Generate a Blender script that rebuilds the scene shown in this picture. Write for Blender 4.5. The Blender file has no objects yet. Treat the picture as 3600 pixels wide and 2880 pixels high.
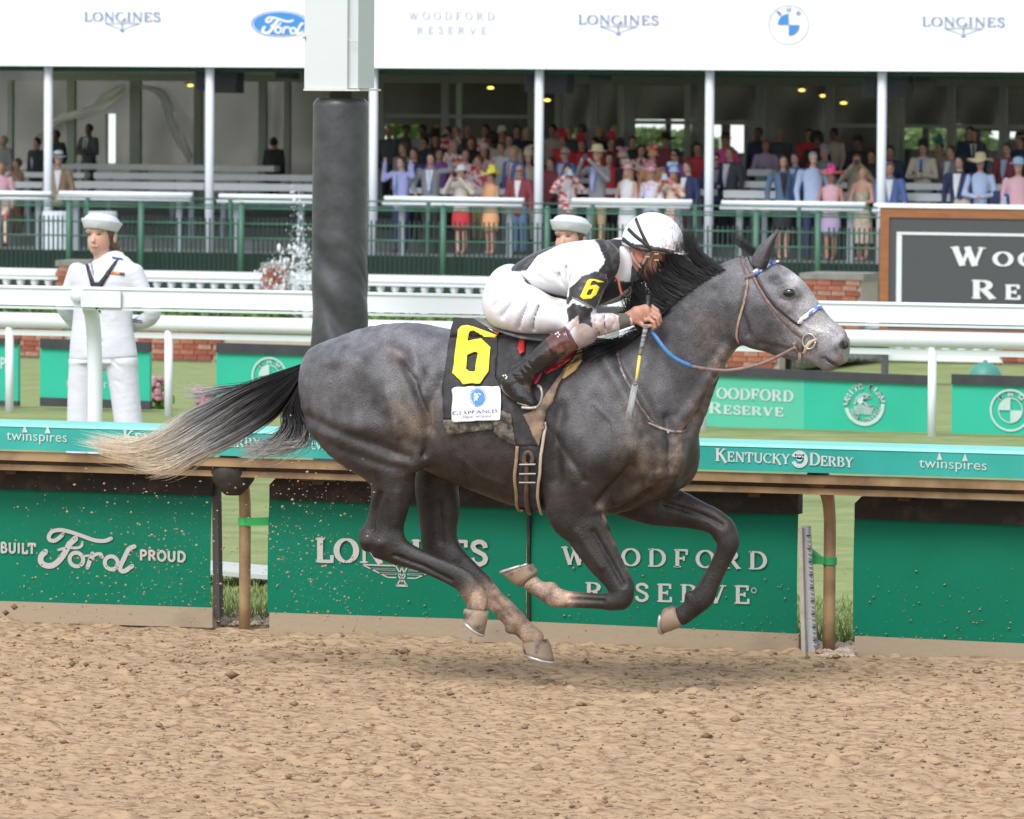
import bpy, bmesh, math, random
import numpy as np
from mathutils import Vector, Matrix
from mathutils.bvhtree import BVHTree

random.seed(7); rng = np.random.default_rng(7)
sc = bpy.context.scene
COL = sc.collection
R = math.radians

# ------------------------------------------------------------------ camera, world, sun, exposure
PW, PH = 2156.0, 1724.8            # working coordinates of the photograph (3600x2880 shown at this size)
FPX = 13000.0                      # focal length in those pixels
H_CAM = 2.83
YAW, PITCH, ROLL = R(19.7), math.atan((PH / 2 - 150) / FPX), 0.0062
fwd = Vector((-math.sin(YAW) * math.cos(PITCH), math.cos(YAW) * math.cos(PITCH), -math.sin(PITCH)))
right0 = Vector((math.cos(YAW), math.sin(YAW), 0.0))
up0 = right0.cross(fwd)
c_, s_ = math.cos(ROLL), math.sin(ROLL)
RIGHT = right0 * c_ + up0 * s_
UP = up0 * c_ - right0 * s_
CAMLOC = Vector((0, 0, H_CAM))
cam_data = bpy.data.cameras.new('camera'); cam = bpy.data.objects.new('camera', cam_data); COL.objects.link(cam)
m_ = Matrix((RIGHT, UP, -fwd)).transposed().to_4x4(); m_.translation = CAMLOC
cam.matrix_world = m_
cam_data.sensor_width = 36.0; cam_data.sensor_fit = 'HORIZONTAL'
cam_data.lens = FPX / PW * 36.0
cam_data.clip_start = 0.5; cam_data.clip_end = 4000
cam_data.dof.use_dof = True; cam_data.dof.focus_distance = 28.2; cam_data.dof.aperture_fstop = 12.0
sc.camera = cam

world = bpy.data.worlds.new("World"); sc.world = world; world.use_nodes = True
nt = world.node_tree; bgn = nt.nodes['Background']
sky = nt.nodes.new('ShaderNodeTexSky'); sky.sky_type = 'NISHITA'; sky.sun_disc = False
SUN_EL, SUN_AZ = R(50), R(188)
sky.sun_elevation = SUN_EL; sky.sun_rotation = SUN_AZ
sky.air_density = 1.0; sky.dust_density = 1.0; sky.ozone_density = 1.0
hs = nt.nodes.new('ShaderNodeHueSaturation'); hs.inputs['Saturation'].default_value = 0.36   # overcast: a greyed sky
nt.links.new(sky.outputs[0], hs.inputs['Color']); nt.links.new(hs.outputs[0], bgn.inputs[0])
bgn.inputs[1].default_value = 0.15
sl = bpy.data.lights.new('sun', 'SUN'); sl.energy = 1.5; sl.angle = R(26); sl.color = (1.0, 0.975, 0.95)
so = bpy.data.objects.new('sun', sl); COL.objects.link(so)
# sun_rotation is measured clockwise from +Y: direction towards the sun
sd = Vector((math.sin(SUN_AZ) * math.cos(SUN_EL), math.cos(SUN_AZ) * math.cos(SUN_EL), math.sin(SUN_EL)))
so.rotation_euler = sd.to_track_quat('Z', 'Y').to_euler()
vs = sc.view_settings
vs.view_transform = 'Standard'; vs.look = 'None'; vs.gamma = 1.0; vs.use_curve_mapping = False
vs.exposure = 0.86
sc.render.engine = 'CYCLES'
try:
    sc.cycles.max_bounces = 6; sc.cycles.transparent_max_bounces = 8; sc.cycles.use_denoising = True
except Exception: pass

# ------------------------------------------------------------------ photograph -> place
CW = np.array(CAMLOC); RW = np.array(RIGHT); UW = np.array(UP); FW = np.array(fwd)
def ray(u, v): return FW * FPX + RW * (u - PW / 2) - UW * (v - PH / 2)
def P(u, v, Y):
    """point of the upright plane y=Y that stands behind pixel (u, v)"""
    d = ray(u, v); t = Y / d[1]
    return Vector(CW + d * t)
def G(u, v, z=0.0):
    d = ray(u, v); t = (z - H_CAM) / d[2]
    return Vector(CW + d * t)
def proj(p):
    p = np.asarray(p, float) - CW
    zz = p @ FW
    return (p @ RW) / zz * FPX + PW / 2, PH / 2 - (p @ UW) / zz * FPX
CY = math.cos(YAW)
def YS(s):                         # plane for a scale of s pixels a metre
    return FPX / s * CY

# ------------------------------------------------------------------ materials
def lin(c):
    c = c / 255.0 if c > 1 else c
    return c / 12.92 if c <= 0.04045 else ((c + 0.055) / 1.055) ** 2.4
MATS = {}
def mat(name, color, rough=0.6, var=0.12, scale=6.0, bump=0.0, bscale=40.0, metal=0.0, spec=0.5, vcol=None, color2=None,
        emit=None, trans=0.0, stretch=None, coat=0.0, thr=None, sheen=0.0, detail=4.0):
    """procedural material: colour broken up by noise between color and color2 (or a darker tone), optional bump"""
    if name in MATS: return MATS[name]
    m = bpy.data.materials.new(name); m.use_nodes = True; t = m.node_tree; b = t.nodes['Principled BSDF']
    N = t.nodes.new; L = t.links.new
    tc = N('ShaderNodeTexCoord'); mp = N('ShaderNodeMapping'); L(tc.outputs['Object'], mp.inputs[0])
    if stretch: mp.inputs['Scale'].default_value = stretch
    nz = N('ShaderNodeTexNoise'); nz.inputs['Scale'].default_value = scale; nz.inputs['Detail'].default_value = detail
    L(mp.outputs[0], nz.inputs['Vector'])
    rp = N('ShaderNodeMapRange'); rp.inputs[1].default_value = (thr[0] if thr else 0.3); rp.inputs[2].default_value = (thr[1] if thr else 0.7)
    L(nz.outputs[0], rp.inputs[0])
    mx = N('ShaderNodeMix'); mx.data_type = 'RGBA'
    L(rp.outputs[0], mx.inputs[0])
    c1 = tuple(color) + (1,); c2 = tuple(color2) + (1,) if color2 else tuple(x * (1 - var) for x in color) + (1,)
    mx.inputs[6].default_value = c1; mx.inputs[7].default_value = c2
    out = mx.outputs[2]
    if vcol:
        at = N('ShaderNodeAttribute'); at.attribute_name = vcol
        ml = N('ShaderNodeMix'); ml.data_type = 'RGBA'; ml.blend_type = 'MULTIPLY'; ml.inputs[0].default_value = 1.0
        L(at.outputs['Color'], ml.inputs[6]); L(out, ml.inputs[7]); out = ml.outputs[2]
    L(out, b.inputs['Base Color'])
    b.inputs['Roughness'].default_value = rough; b.inputs['Metallic'].default_value = metal
    b.inputs['Specular IOR Level'].default_value = spec
    b.inputs['Coat Weight'].default_value = coat
    if trans: b.inputs['Transmission Weight'].default_value = trans
    if sheen: b.inputs['Sheen Weight'].default_value = sheen
    if emit:
        b.inputs['Emission Color'].default_value = tuple(emit[0]) + (1,); b.inputs['Emission Strength'].default_value = emit[1]
    if bump:
        n2 = N('ShaderNodeTexNoise'); n2.inputs['Scale'].default_value = bscale; n2.inputs['Detail'].default_value = 5
        L(mp.outputs[0], n2.inputs['Vector'])
        bp = N('ShaderNodeBump'); bp.inputs['Strength'].default_value = 1.0; bp.inputs['Distance'].default_value = bump
        L(n2.outputs[0], bp.inputs['Height']); L(bp.outputs[0], b.inputs['Normal'])
    MATS[name] = m
    return m

# ------------------------------------------------------------------ objects
def link(name, me, m, parent=None, smooth=False):
    o = bpy.data.objects.new(name, me); COL.objects.link(o)
    if m is not None and not me.materials: me.materials.append(m)
    if parent is not None: o.parent = parent
    if smooth and len(me.polygons): me.polygons.foreach_set('use_smooth', [True] * len(me.polygons))
    return o
def mesh(name, v, f, m, parent=None, smooth=False, cols=None):
    me = bpy.data.meshes.new(name)
    v = np.asarray(v, float)
    if parent is not None and parent.type == 'EMPTY': v = v - np.array(parent.location)
    me.from_pydata(v.tolist() if len(v) else [], [], f if isinstance(f, list) else f.tolist()); me.update()
    if cols is not None:
        a = me.color_attributes.new('Col', 'FLOAT_COLOR', 'POINT')
        cc = np.ones((len(v), 4), np.float32); cc[:, :3] = cols
        a.data.foreach_set('color', cc.ravel())
    return link(name, me, m, parent, smooth)
def thing(name, label, cat, loc, group=None):
    o = bpy.data.objects.new(name, None); COL.objects.link(o); o.location = loc; o.empty_display_size = 0.1
    o['label'] = label; o['category'] = cat
    if group: o['group'] = group
    bpy.context.view_layer.update()
    return o
def tag(o, label, cat=None, group=None, kind=None):
    if label: o['label'] = label
    if cat: o['category'] = cat
    if group: o['group'] = group
    if kind: o['kind'] = kind
    return o
def copy_obj(o, parent=None, loc=None):
    c = o.copy(); COL.objects.link(c); c.parent = parent
    if loc is not None: c.location = loc
    for ch in o.children:
        if ch.name in bpy.data.objects: copy_obj(ch, c)
    return c

class MB:
    """collects polygons for one mesh"""
    def __init__(s): s.v = []; s.f = []
    def add(s, v, f):
        n = len(s.v); s.v += [tuple(x) for x in v]; s.f += [tuple(i + n for i in q) for q in f]; return s
    def box(s, x0, x1, y0, y1, z0, z1, rot=None, c=None, ch=0.0):
        v = [(x, y, z) for x in (x0, x1) for y in (y0, y1) for z in (z0, z1)]
        if rot is not None: v = [tuple(rot @ (Vector(p) - c) + c) for p in v]
        return s.add(v, [(0, 1, 3, 2), (4, 6, 7, 5), (0, 4, 5, 1), (2, 3, 7, 6), (0, 2, 6, 4), (1, 5, 7, 3)])
    def bar(s, a, b, w, h, up=(0, 0, 1)):
        """box along a->b, w across, h along up"""
        a = Vector(a); b = Vector(b); t = (b - a).normalized(); u = Vector(up)
        l = t.cross(u).normalized(); u = l.cross(t).normalized()
        v = []
        for p in (a, b):
            for q in ((-1, -1), (1, -1), (1, 1), (-1, 1)): v.append(p + l * (q[0] * w / 2) + u * (q[1] * h / 2))
        return s.add(v, [(3, 2, 1, 0), (4, 5, 6, 7), (0, 1, 5, 4), (1, 2, 6, 5), (2, 3, 7, 6), (3, 0, 4, 7)])
    def tube(s, pts, r, n=10, cap=True, flat=1.0):
        pts = [Vector(p) for p in pts]; rr = r if hasattr(r, '__len__') else [r] * len(pts)
        v = []; f = []; k = len(pts); ref = None
        for i, p in enumerate(pts):
            t = (pts[min(i + 1, k - 1)] - pts[max(i - 1, 0)]).normalized()
            if ref is None: ref = Vector((0, 1, 0)) if abs(t.y) < 0.9 else Vector((1, 0, 0))
            a = (ref - t * ref.dot(t)).normalized(); b = t.cross(a); ref = a
            for j in range(n):
                g = 2 * math.pi * j / n
                v.append(p + a * (math.cos(g) * rr[i] * flat) + b * (math.sin(g) * rr[i]))
        for i in range(k - 1):
            for j in range(n):
                q = (j + 1) % n; f.append((i * n + j, i * n + q, (i + 1) * n + q, (i + 1) * n + j))
        if cap: f += [tuple(range(n))[::-1], tuple(range((k - 1) * n, k * n))]
        return s.add(v, f)
    def lathe(s, prof, c, n=16):
        """prof: (r, z) pairs about a vertical axis through c"""
        v = []; f = []; k = len(prof)
        for r, z in prof:
            for j in range(n):
                g = 2 * math.pi * j / n; v.append((c[0] + r * math.cos(g), c[1] + r * math.sin(g), c[2] + z))
        for i in range(k - 1):
            for j in range(n):
                q = (j + 1) % n; f.append((i * n + j, i * n + q, (i + 1) * n + q, (i + 1) * n + j))
        f += [tuple(range(n))[::-1], tuple(range((k - 1) * n, k * n))]
        return s.add(v, f)
    def prism(s, poly, off):
        """planar polygon (3D points) thickened by vector off"""
        n = len(poly); off = Vector(off); v = [Vector(p) for p in poly] + [Vector(p) + off for p in poly]
        return s.add(v, [tuple(range(n)), tuple(range(n, 2 * n))[::-1]] + [(i, i + n, (i + 1) % n + n, (i + 1) % n)[::-1] for i in range(n)])
    def ball(s, c, r, n=8, sc=(1, 1, 1)):
        prof = []; v = []; f = []
        m = n // 2 + 1
        for i in range(m):
            a = math.pi * i / (m - 1)
            for j in range(n):
                g = 2 * math.pi * j / n
                v.append((c[0] + r * sc[0] * math.sin(a) * math.cos(g), c[1] + r * sc[1] * math.sin(a) * math.sin(g), c[2] + r * sc[2] * math.cos(a)))
        for i in range(m - 1):
            for j in range(n):
                q = (j + 1) % n; f.append((i * n + j, (i + 1) * n + j, (i + 1) * n + q, i * n + q))
        return s.add(v, f)
    def build(s, name, m, parent=None, smooth=False): return mesh(name, s.v, s.f, m, parent, smooth)

# ------------------------------------------------------------------ implicit surfaces for bodies and clothes
class Field:
    def __init__(s, lo, hi, h):
        s.lo = np.array(lo, np.float32); s.h = h
        s.n = np.ceil((np.array(hi) - s.lo) / h).astype(int) + 1
        s.a = np.full(s.n, 0.3, np.float32)
    def _win(s, lo, hi):
        i0 = np.maximum(((np.array(lo) - s.lo) / s.h).astype(int), 0)
        i1 = np.minimum(((np.array(hi) - s.lo) / s.h).astype(int) + 2, s.n)
        if (i1 <= i0).any(): return None, None
        g = [s.lo[k] + s.h * np.arange(i0[k], i1[k], dtype=np.float32) for k in range(3)]
        return tuple(slice(i0[k], i1[k]) for k in range(3)), (g[0][:, None, None], g[1][None, :, None], g[2][None, None, :])
    def put(s, sl, d, k, op):
        a = s.a[sl]
        if op == 'sub':
            d = -d; hh = np.maximum(k - np.abs(a - d), 0) / k if k > 0 else 0
            s.a[sl] = np.maximum(a, d) + (hh * hh * k / 4 if k > 0 else 0)
        else:
            hh = np.maximum(k - np.abs(a - d), 0) / k if k > 0 else 0
            s.a[sl] = np.minimum(a, d) - (hh * hh * k / 4 if k > 0 else 0)
    def seg(s, A, B, a0, b0, a1, b1, k=0.03, lat=(0, 1, 0), c0=None, c1=None, op='add'):
        A = np.array(A, float); B = np.array(B, float); T = B - A; Ln = np.linalg.norm(T) + 1e-9; T = T / Ln
        L = np.array(lat, float); L = L - T * (L @ T); L /= np.linalg.norm(L) + 1e-9; M = np.cross(T, L)
        c0 = min(a0, b0) if c0 is None else c0; c1 = min(a1, b1) if c1 is None else c1
        r = max(a0, a1, b0, b1, c0, c1) + k + 3 * s.h
        sl, g = s._win(np.minimum(A, B) - r, np.maximum(A, B) + r)
        if sl is None: return
        X = g[0] - A[0]; Y = g[1] - A[1]; Z = g[2] - A[2]
        e = X * T[0] + Y * T[1] + Z * T[2]
        q = X * M[0] + Y * M[1] + Z * M[2]
        l = X * L[0] + Y * L[1] + Z * L[2]
        t = np.clip(e / Ln, 0, 1)
        over = e - t * Ln
        a = a0 + (a1 - a0) * t; b = b0 + (b1 - b0) * t; c = c0 + (c1 - c0) * t
        x = q / a; y = l / b; z = over / c
        k0 = np.sqrt(x * x + y * y + z * z); k1 = np.sqrt((x / a) ** 2 + (y / b) ** 2 + (z / c) ** 2) + 1e-6
        d = np.where(k0 < 0.05, -np.minimum(a, b), k0 * (k0 - 1) / k1)
        s.put(sl, d.astype(np.float32), k, op)
    def chain(s, nodes, k=0.03, lat=(0, 1, 0), cap=None, sub=4, ends=None):
        """nodes: (point, a in plane, b lateral), threaded smoothly and joined to the rest with blend k"""
        arr = np.array([list(p) + [a, b] for p, a, b in nodes], float)
        if len(arr) > 2 and sub > 1: arr = catmull(arr, (len(arr) - 1) * sub + 1)
        arr[:, 3:] = np.maximum(arr[:, 3:], .003)
        keep = s.a; lo_ = np.array(s.lo); r = arr[:, 3:].max() + k + 4 * s.h
        i0 = np.maximum(((arr[:, :3].min(0) - r - s.lo) / s.h).astype(int), 0); i1 = np.minimum(((arr[:, :3].max(0) + r - s.lo) / s.h).astype(int) + 2, s.n)
        if (i1 <= i0).any(): return
        s.a = np.full(i1 - i0, .3, np.float32); n0 = s.n; s.n = i1 - i0; s.lo = s.lo + (i0 * s.h).astype(np.float32)
        m = len(arr) - 1
        for i in range(m):
            p, q = arr[i], arr[i + 1]; cm = min(p[3], p[4]) * .9; cn = min(q[3], q[4]) * .9
            c0 = (cap if i == 0 and cap else cm); c1 = (cap if i == m - 1 and cap else cn)
            if 0 < i: c0 = min(c0, .6 * cm + 0)
            s.seg(p[:3], q[:3], p[3], p[4], q[3], q[4], 0.004, lat, c0, c1)
        d = s.a; s.a = keep; s.n = n0; s.lo = lo_
        s.put(tuple(slice(i0[j], i1[j]) for j in range(3)), d, k, 'add')
    def blob(s, c, r, k=0.03, rot=0.0, op='add', R3=None):
        """ellipsoid radii r, turned by rot in the XZ plane"""
        c = np.array(c, float); rm = max(r) + k + 3 * s.h
        sl, g = s._win(c - rm, c + rm)
        if sl is None: return
        X = g[0] - c[0]; Y = g[1] - c[1]; Z = g[2] - c[2]
        if R3 is not None:
            M = np.array(R3); x = X * M[0][0] + Y * M[1][0] + Z * M[2][0]; y = X * M[0][1] + Y * M[1][1] + Z * M[2][1]; z = X * M[0][2] + Y * M[1][2] + Z * M[2][2]
        else:
            co, si = math.cos(rot), math.sin(rot); x = X * co + Z * si; z = -X * si + Z * co; y = Y
        x, y, z = x / r[0], y / r[1], z / r[2]
        k0 = np.sqrt(x * x + y * y + z * z); k1 = np.sqrt((x / r[0]) ** 2 + (y / r[1]) ** 2 + (z / r[2]) ** 2) + 1e-6
        d = np.where(k0 < 0.05, -min(r), k0 * (k0 - 1) / k1)
        s.put(sl, d.astype(np.float32), k, op)
    def halfspace(s, p, n):
        """cut away everything on the +n side of p"""
        sl, g = s._win(s.lo, s.lo + s.h * s.n)
        d = (g[0] - p[0]) * n[0] + (g[1] - p[1]) * n[1] + (g[2] - p[2]) * n[2]
        s.a[sl] = np.maximum(s.a[sl], d)
    def mesh(s, smooth=1):
        a = s.a; a[0] = a[-1] = 1; a[:, 0] = a[:, -1] = 1; a[:, :, 0] = a[:, :, -1] = 1
        S = a < 0
        nx, ny, nz = a.shape
        cnt = np.zeros((nx - 1, ny - 1, nz - 1), np.int8)
        for dx in (0, 1):
            for dy in (0, 1):
                for dz in (0, 1): cnt += S[dx:nx - 1 + dx, dy:ny - 1 + dy, dz:nz - 1 + dz]
        act = (cnt > 0) & (cnt < 8); idx = np.argwhere(act)
        if not len(idx): return np.zeros((0, 3)), np.zeros((0, 4), int)
        vid = np.full(act.shape, -1, np.int64); vid[act] = np.arange(len(idx))
        acc = np.zeros((len(idx), 3)); w = np.zeros(len(idx))
        cr = [(x, y, z) for x in (0, 1) for y in (0, 1) for z in (0, 1)]
        val = {c: a[idx[:, 0] + c[0], idx[:, 1] + c[1], idx[:, 2] + c[2]] for c in cr}
        for ax in range(3):
            for c in cr:
                if c[ax]: continue
                d = list(c); d[ax] = 1; d = tuple(d); v0, v1 = val[c], val[d]
                m = (v0 < 0) != (v1 < 0); t = np.where(m, v0 / np.where(m, v0 - v1, 1), 0)
                pt = np.array(c, float)[None, :].repeat(len(idx), 0); pt[:, ax] += t
                acc[m] += pt[m]; w += m
        V = (idx + acc / w[:, None]) * s.h + s.lo
        F = []
        for ax in range(3):
            b = [slice(None)] * 3; c = [slice(None)] * 3; b[ax] = slice(0, -1); c[ax] = slice(1, None)
            s0, s1 = S[tuple(b)], S[tuple(c)]
            o1, o2 = [k for k in range(3) if k != ax]
            e = np.argwhere(s0 != s1); e = e[(e[:, o1] > 0) & (e[:, o2] > 0) & (e[:, o1] < act.shape[o1]) & (e[:, o2] < act.shape[o2])]
            fl = s0[tuple(e.T)]
            def at(d1, d2):
                q = e.copy(); q[:, o1] += d1; q[:, o2] += d2; return vid[tuple(q.T)]
            Q = np.stack([at(-1, -1), at(0, -1), at(0, 0), at(-1, 0)], 1)
            if ax == 1: fl = ~fl
            Q[~fl] = Q[~fl][:, ::-1]
            F.append(Q)
        F = np.concatenate(F); F = F[(F >= 0).all(1)]
        for _ in range(smooth):
            sm = np.zeros_like(V); ct = np.zeros(len(V))
            for i in range(4):
                j = F[:, i]; l = F[:, (i + 1) % 4]
                for kx in range(3):
                    sm[:, kx] += np.bincount(j, V[l, kx], len(V)) + np.bincount(l, V[j, kx], len(V))
                ct += np.bincount(j, minlength=len(V)) + np.bincount(l, minlength=len(V))
            V = V * 0.5 + 0.5 * sm / np.maximum(ct, 1)[:, None]
        return V, F
def fast_mesh(name, V, F, m, parent=None, cols=None, smooth=True):
    """quads from numpy arrays"""
    me = bpy.data.meshes.new(name)
    V = np.asarray(V, np.float64)
    if parent is not None and parent.type == 'EMPTY': V = V - np.array(parent.location)
    F = np.asarray(F, np.int32); k = F.shape[1]
    me.vertices.add(len(V)); me.vertices.foreach_set('co', V.astype(np.float32).ravel())
    me.loops.add(F.size); me.loops.foreach_set('vertex_index', F.ravel())
    me.polygons.add(len(F)); me.polygons.foreach_set('loop_start', np.arange(0, F.size, k, dtype=np.int32))
    me.polygons.foreach_set('loop_total', np.full(len(F), k, np.int32))
    if smooth: me.polygons.foreach_set('use_smooth', np.ones(len(F), bool))
    me.update(calc_edges=True); me.validate()
    if cols is not None:
        a = me.color_attributes.new('Col', 'FLOAT_COLOR', 'POINT')
        cc = np.ones((len(V), 4), np.float32); cc[:, :3] = cols
        a.data.foreach_set('color', cc.ravel())
    return link(name, me, m, parent)
def in_poly(u, v, poly):
    inside = np.zeros(len(u), bool); n = len(poly)
    for i in range(n):
        x0, y0 = poly[i]; x1, y1 = poly[(i + 1) % n]
        if y0 == y1: continue
        c = ((y0 > v) != (y1 > v)) & (u < (x1 - x0) * (v - y0) / (y1 - y0) + x0)
        inside ^= c
    return inside
def vnoise(p, scale, seed=0, octaves=3):
    """cheap smooth value noise on points (n,3) -> about -1..1"""
    r = np.random.default_rng(seed); out = np.zeros(len(p)); amp = 1.0; tot = 0
    T = r.random((32, 32, 32)) * 2 - 1
    for o in range(octaves):
        q = p * scale; i = np.floor(q).astype(int); f = q - i; f = f * f * (3 - 2 * f)
        val = 0
        for dx in (0, 1):
            for dy in (0, 1):
                for dz in (0, 1):
                    w = (f[:, 0] if dx else 1 - f[:, 0]) * (f[:, 1] if dy else 1 - f[:, 1]) * (f[:, 2] if dz else 1 - f[:, 2])
                    val = val + w * T[(i[:, 0] + dx) % 32, (i[:, 1] + dy) % 32, (i[:, 2] + dz) % 32]
        out += amp * val; tot += amp; amp *= 0.5; scale *= 2.03
    return out / tot
def hair(name, strands, radii, cols, m, parent=None, sides=3):
    """strands (n,k,3); radii (n,k) ; cols (n,k,3) -> one mesh of thin tapered locks"""
    S = np.asarray(strands, float); n, k, _ = S.shape
    T = np.gradient(S, axis=1); T /= np.linalg.norm(T, axis=2, keepdims=True) + 1e-9
    ref = np.array([0.13, 1, 0.21]); A = np.cross(T, ref); A /= np.linalg.norm(A, axis=2, keepdims=True) + 1e-9; B = np.cross(T, A)
    V = np.zeros((n, k, sides, 3))
    for j in range(sides):
        g = 2 * math.pi * j / sides
        V[:, :, j] = S + (A * math.cos(g) + B * math.sin(g)) * radii[:, :, None]
    C = np.repeat(np.asarray(cols)[:, :, None, :], sides, 2)
    base = np.arange(n)[:, None, None] * k * sides
    ii = np.arange(k - 1)[None, :, None] * sides; jj = np.arange(sides)[None, None, :]; jn = (jj + 1) % sides
    F = np.stack([base + ii + jj, base + ii + jn, base + ii + sides + jn, base + ii + sides + jj], -1).reshape(-1, 4)
    return fast_mesh(name, V.reshape(-1, 3), F, m, parent, C.reshape(-1, 3))
def catmull(pts, n):
    p = np.asarray(pts, float); p = np.vstack([2 * p[0] - p[1], p, 2 * p[-1] - p[-2]]); m = len(p) - 3
    t = np.linspace(0, m - 1e-6, n); i = t.astype(int); f = (t - i)[:, None]
    a, b, c, d = p[i], p[i + 1], p[i + 2], p[i + 3]
    return 0.5 * ((2 * b) + (-a + c) * f + (2 * a - 5 * b + 4 * c - d) * f ** 2 + (-a + 3 * b - 3 * c + d) * f ** 3)
# ------------------------------------------------------------------ lettering
# serif capitals on a 0..1 high box: strokes (points, thick?) and serifs; sans and script are drawn the same way
def arc(cx, cy, rx, ry, a0, a1, n=14):
    return [(cx + rx * math.cos(R(a0 + (a1 - a0) * i / n)), cy + ry * math.sin(R(a0 + (a1 - a0) * i / n))) for i in range(n + 1)]
GL = {  # width, [(points, weight 1 thick .5 thin)], serif feet [(x, y, halfwidth)]
 'L': (.72, [([(.2, 0), (.2, 1)], 1), ([(.2, .03), (.66, .03)], .6), ([(.66, 0), (.66, .28)], .6)], [(.2, 0, .17), (.2, 1, .17)]),
 'O': (.95, [(arc(.48, .5, .38, .47, 0, 360, 28), 0)], []),
 'N': (1.0, [([(.2, 0), (.2, 1)], .55), ([(.2, 1), (.82, 0)], 1), ([(.82, 0), (.82, 1)], .55)], [(.2, 0, .16), (.2, 1, .13), (.82, 1, .16)]),
 'G': (.95, [(arc(.48, .5, .38, .47, 50, 345, 24), 0), ([(.84, .05), (.84, .42)], .9)], [(.8, .42, .17)]),
 'I': (.42, [([(.21, 0), (.21, 1)], 1)], [(.21, 0, .17), (.21, 1, .17)]),
 'E': (.78, [([(.2, 0), (.2, 1)], 1), ([(.2, .03), (.7, .03)], .6), ([(.2, .97), (.66, .97)], .6), ([(.2, .5), (.52, .5)], .6), ([(.7, 0), (.7, .26)], .6), ([(.66, .74), (.66, 1)], .6), ([(.52, .38), (.52, .62)], .5)], [(.14, 0, .1), (.14, 1, .1)]),
 'S': (.7, [([(.6, .74), (.58, .86), (.46, .96), (.32, .97), (.17, .9), (.13, .76), (.2, .62), (.38, .52), (.54, .43), (.62, .28), (.57, .12), (.42, .03), (.28, .03), (.14, .12), (.1, .27)], .8)], []),
 'W': (1.3, [([(.14, 1), (.42, 0)], 1), ([(.42, 0), (.66, .95)], .55), ([(.6, 1), (.88, 0)], 1), ([(.88, 0), (1.14, 1)], .55)], [(.15, 1, .17), (.62, 1, .14), (1.14, 1, .15)]),
 'D': (.92, [([(.2, 0), (.2, 1)], 1), ([(.2, .97), (.4, .97)] + arc(.4, .5, .42, .47, 90, -90, 16) + [(.2, .03)], 0)], [(.13, 0, .1), (.13, 1, .1)]),
 'F': (.74, [([(.2, 0), (.2, 1)], 1), ([(.2, .97), (.66, .97)], .6), ([(.2, .5), (.52, .5)], .6), ([(.66, .72), (.66, 1)], .6), ([(.52, .38), (.52, .62)], .5)], [(.2, 0, .18), (.14, 1, .1)]),
 'R': (.92, [([(.2, 0), (.2, 1)], 1), ([(.2, .97), (.42, .97)] + arc(.42, .74, .26, .23, 90, -90, 12) + [(.2, .51)], 0), ([(.46, .5), (.78, .02)], 1)], [(.2, 0, .18), (.13, 1, .1), (.82, 0, .1)]),
 'V': (.95, [([(.14, 1), (.47, 0)], 1), ([(.47, 0), (.8, 1)], .55)], [(.15, 1, .17), (.8, 1, .15)]),
 'K': (.92, [([(.2, 0), (.2, 1)], 1), ([(.2, .42), (.72, 1)], .6), ([(.4, .62), (.84, -.12)], 1)], [(.2, 0, .17), (.2, 1, .17), (.72, 1, .14)]),
 'T': (.85, [([(.42, 0), (.42, 1)], 1), ([(.06, .97), (.78, .97)], .6), ([(.06, .72), (.06, 1)], .55), ([(.78, .72), (.78, 1)], .55)], [(.42, 0, .17)]),
 'U': (.95, [([(.2, 1), (.2, .3)] + arc(.48, .3, .28, .27, 180, 360, 12) + [(.76, 1)], .8)], [(.2, 1, .16), (.76, 1, .14)]),
 'C': (.85, [(arc(.48, .5, .38, .47, 48, 312, 22), 0), ([(.74, .72), (.74, .92)], .6)], []),
 'Y': (.9, [([(.14, 1), (.44, .48)], 1), ([(.44, .48), (.76, 1)], .55), ([(.44, .5), (.44, 0)], 1)], [(.14, 1, .15), (.76, 1, .14), (.44, 0, .17)]),
 'B': (.85, [([(.2, 0), (.2, 1)], 1), ([(.2, .97), (.4, .97)] + arc(.4, .75, .24, .22, 90, -90, 10) + [(.2, .53)], 0), ([(.2, .53), (.44, .53)] + arc(.44, .28, .28, .25, 90, -90, 10) + [(.2, .03)], 0)], [(.13, 0, .1), (.13, 1, .1)]),
 'A': (.95, [([(.12, 0), (.45, 1)], .55), ([(.45, 1), (.8, 0)], 1), ([(.24, .34), (.66, .34)], .55)], [(.12, 0, .14), (.8, 0, .15)]),
 'P': (.8, [([(.2, 0), (.2, 1)], 1), ([(.2, .97), (.42, .97)] + arc(.42, .72, .28, .25, 90, -90, 12) + [(.2, .47)], 0)], [(.2, 0, .17), (.13, 1, .1)]),
 'M': (1.15, [([(.16, 0), (.18, 1)], .6), ([(.18, 1), (.56, .1)], 1), ([(.56, .1), (.96, 1)], .6), ([(.96, 1), (.98, 0)], 1)], [(.16, 0, .12), (.98, 0, .14)]),
 'Z': (.8, [([(.12, .97), (.68, .97)], .6), ([(.68, .97), (.12, .03)], 1), ([(.12, .03), (.7, .03)], .6)], []),
 'H': (1.0, [([(.2, 0), (.2, 1)], 1), ([(.8, 0), (.8, 1)], 1), ([(.2, .5), (.8, .5)], .5)], [(.2, 0, .15), (.2, 1, .15), (.8, 0, .15), (.8, 1, .15)]),
}
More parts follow.
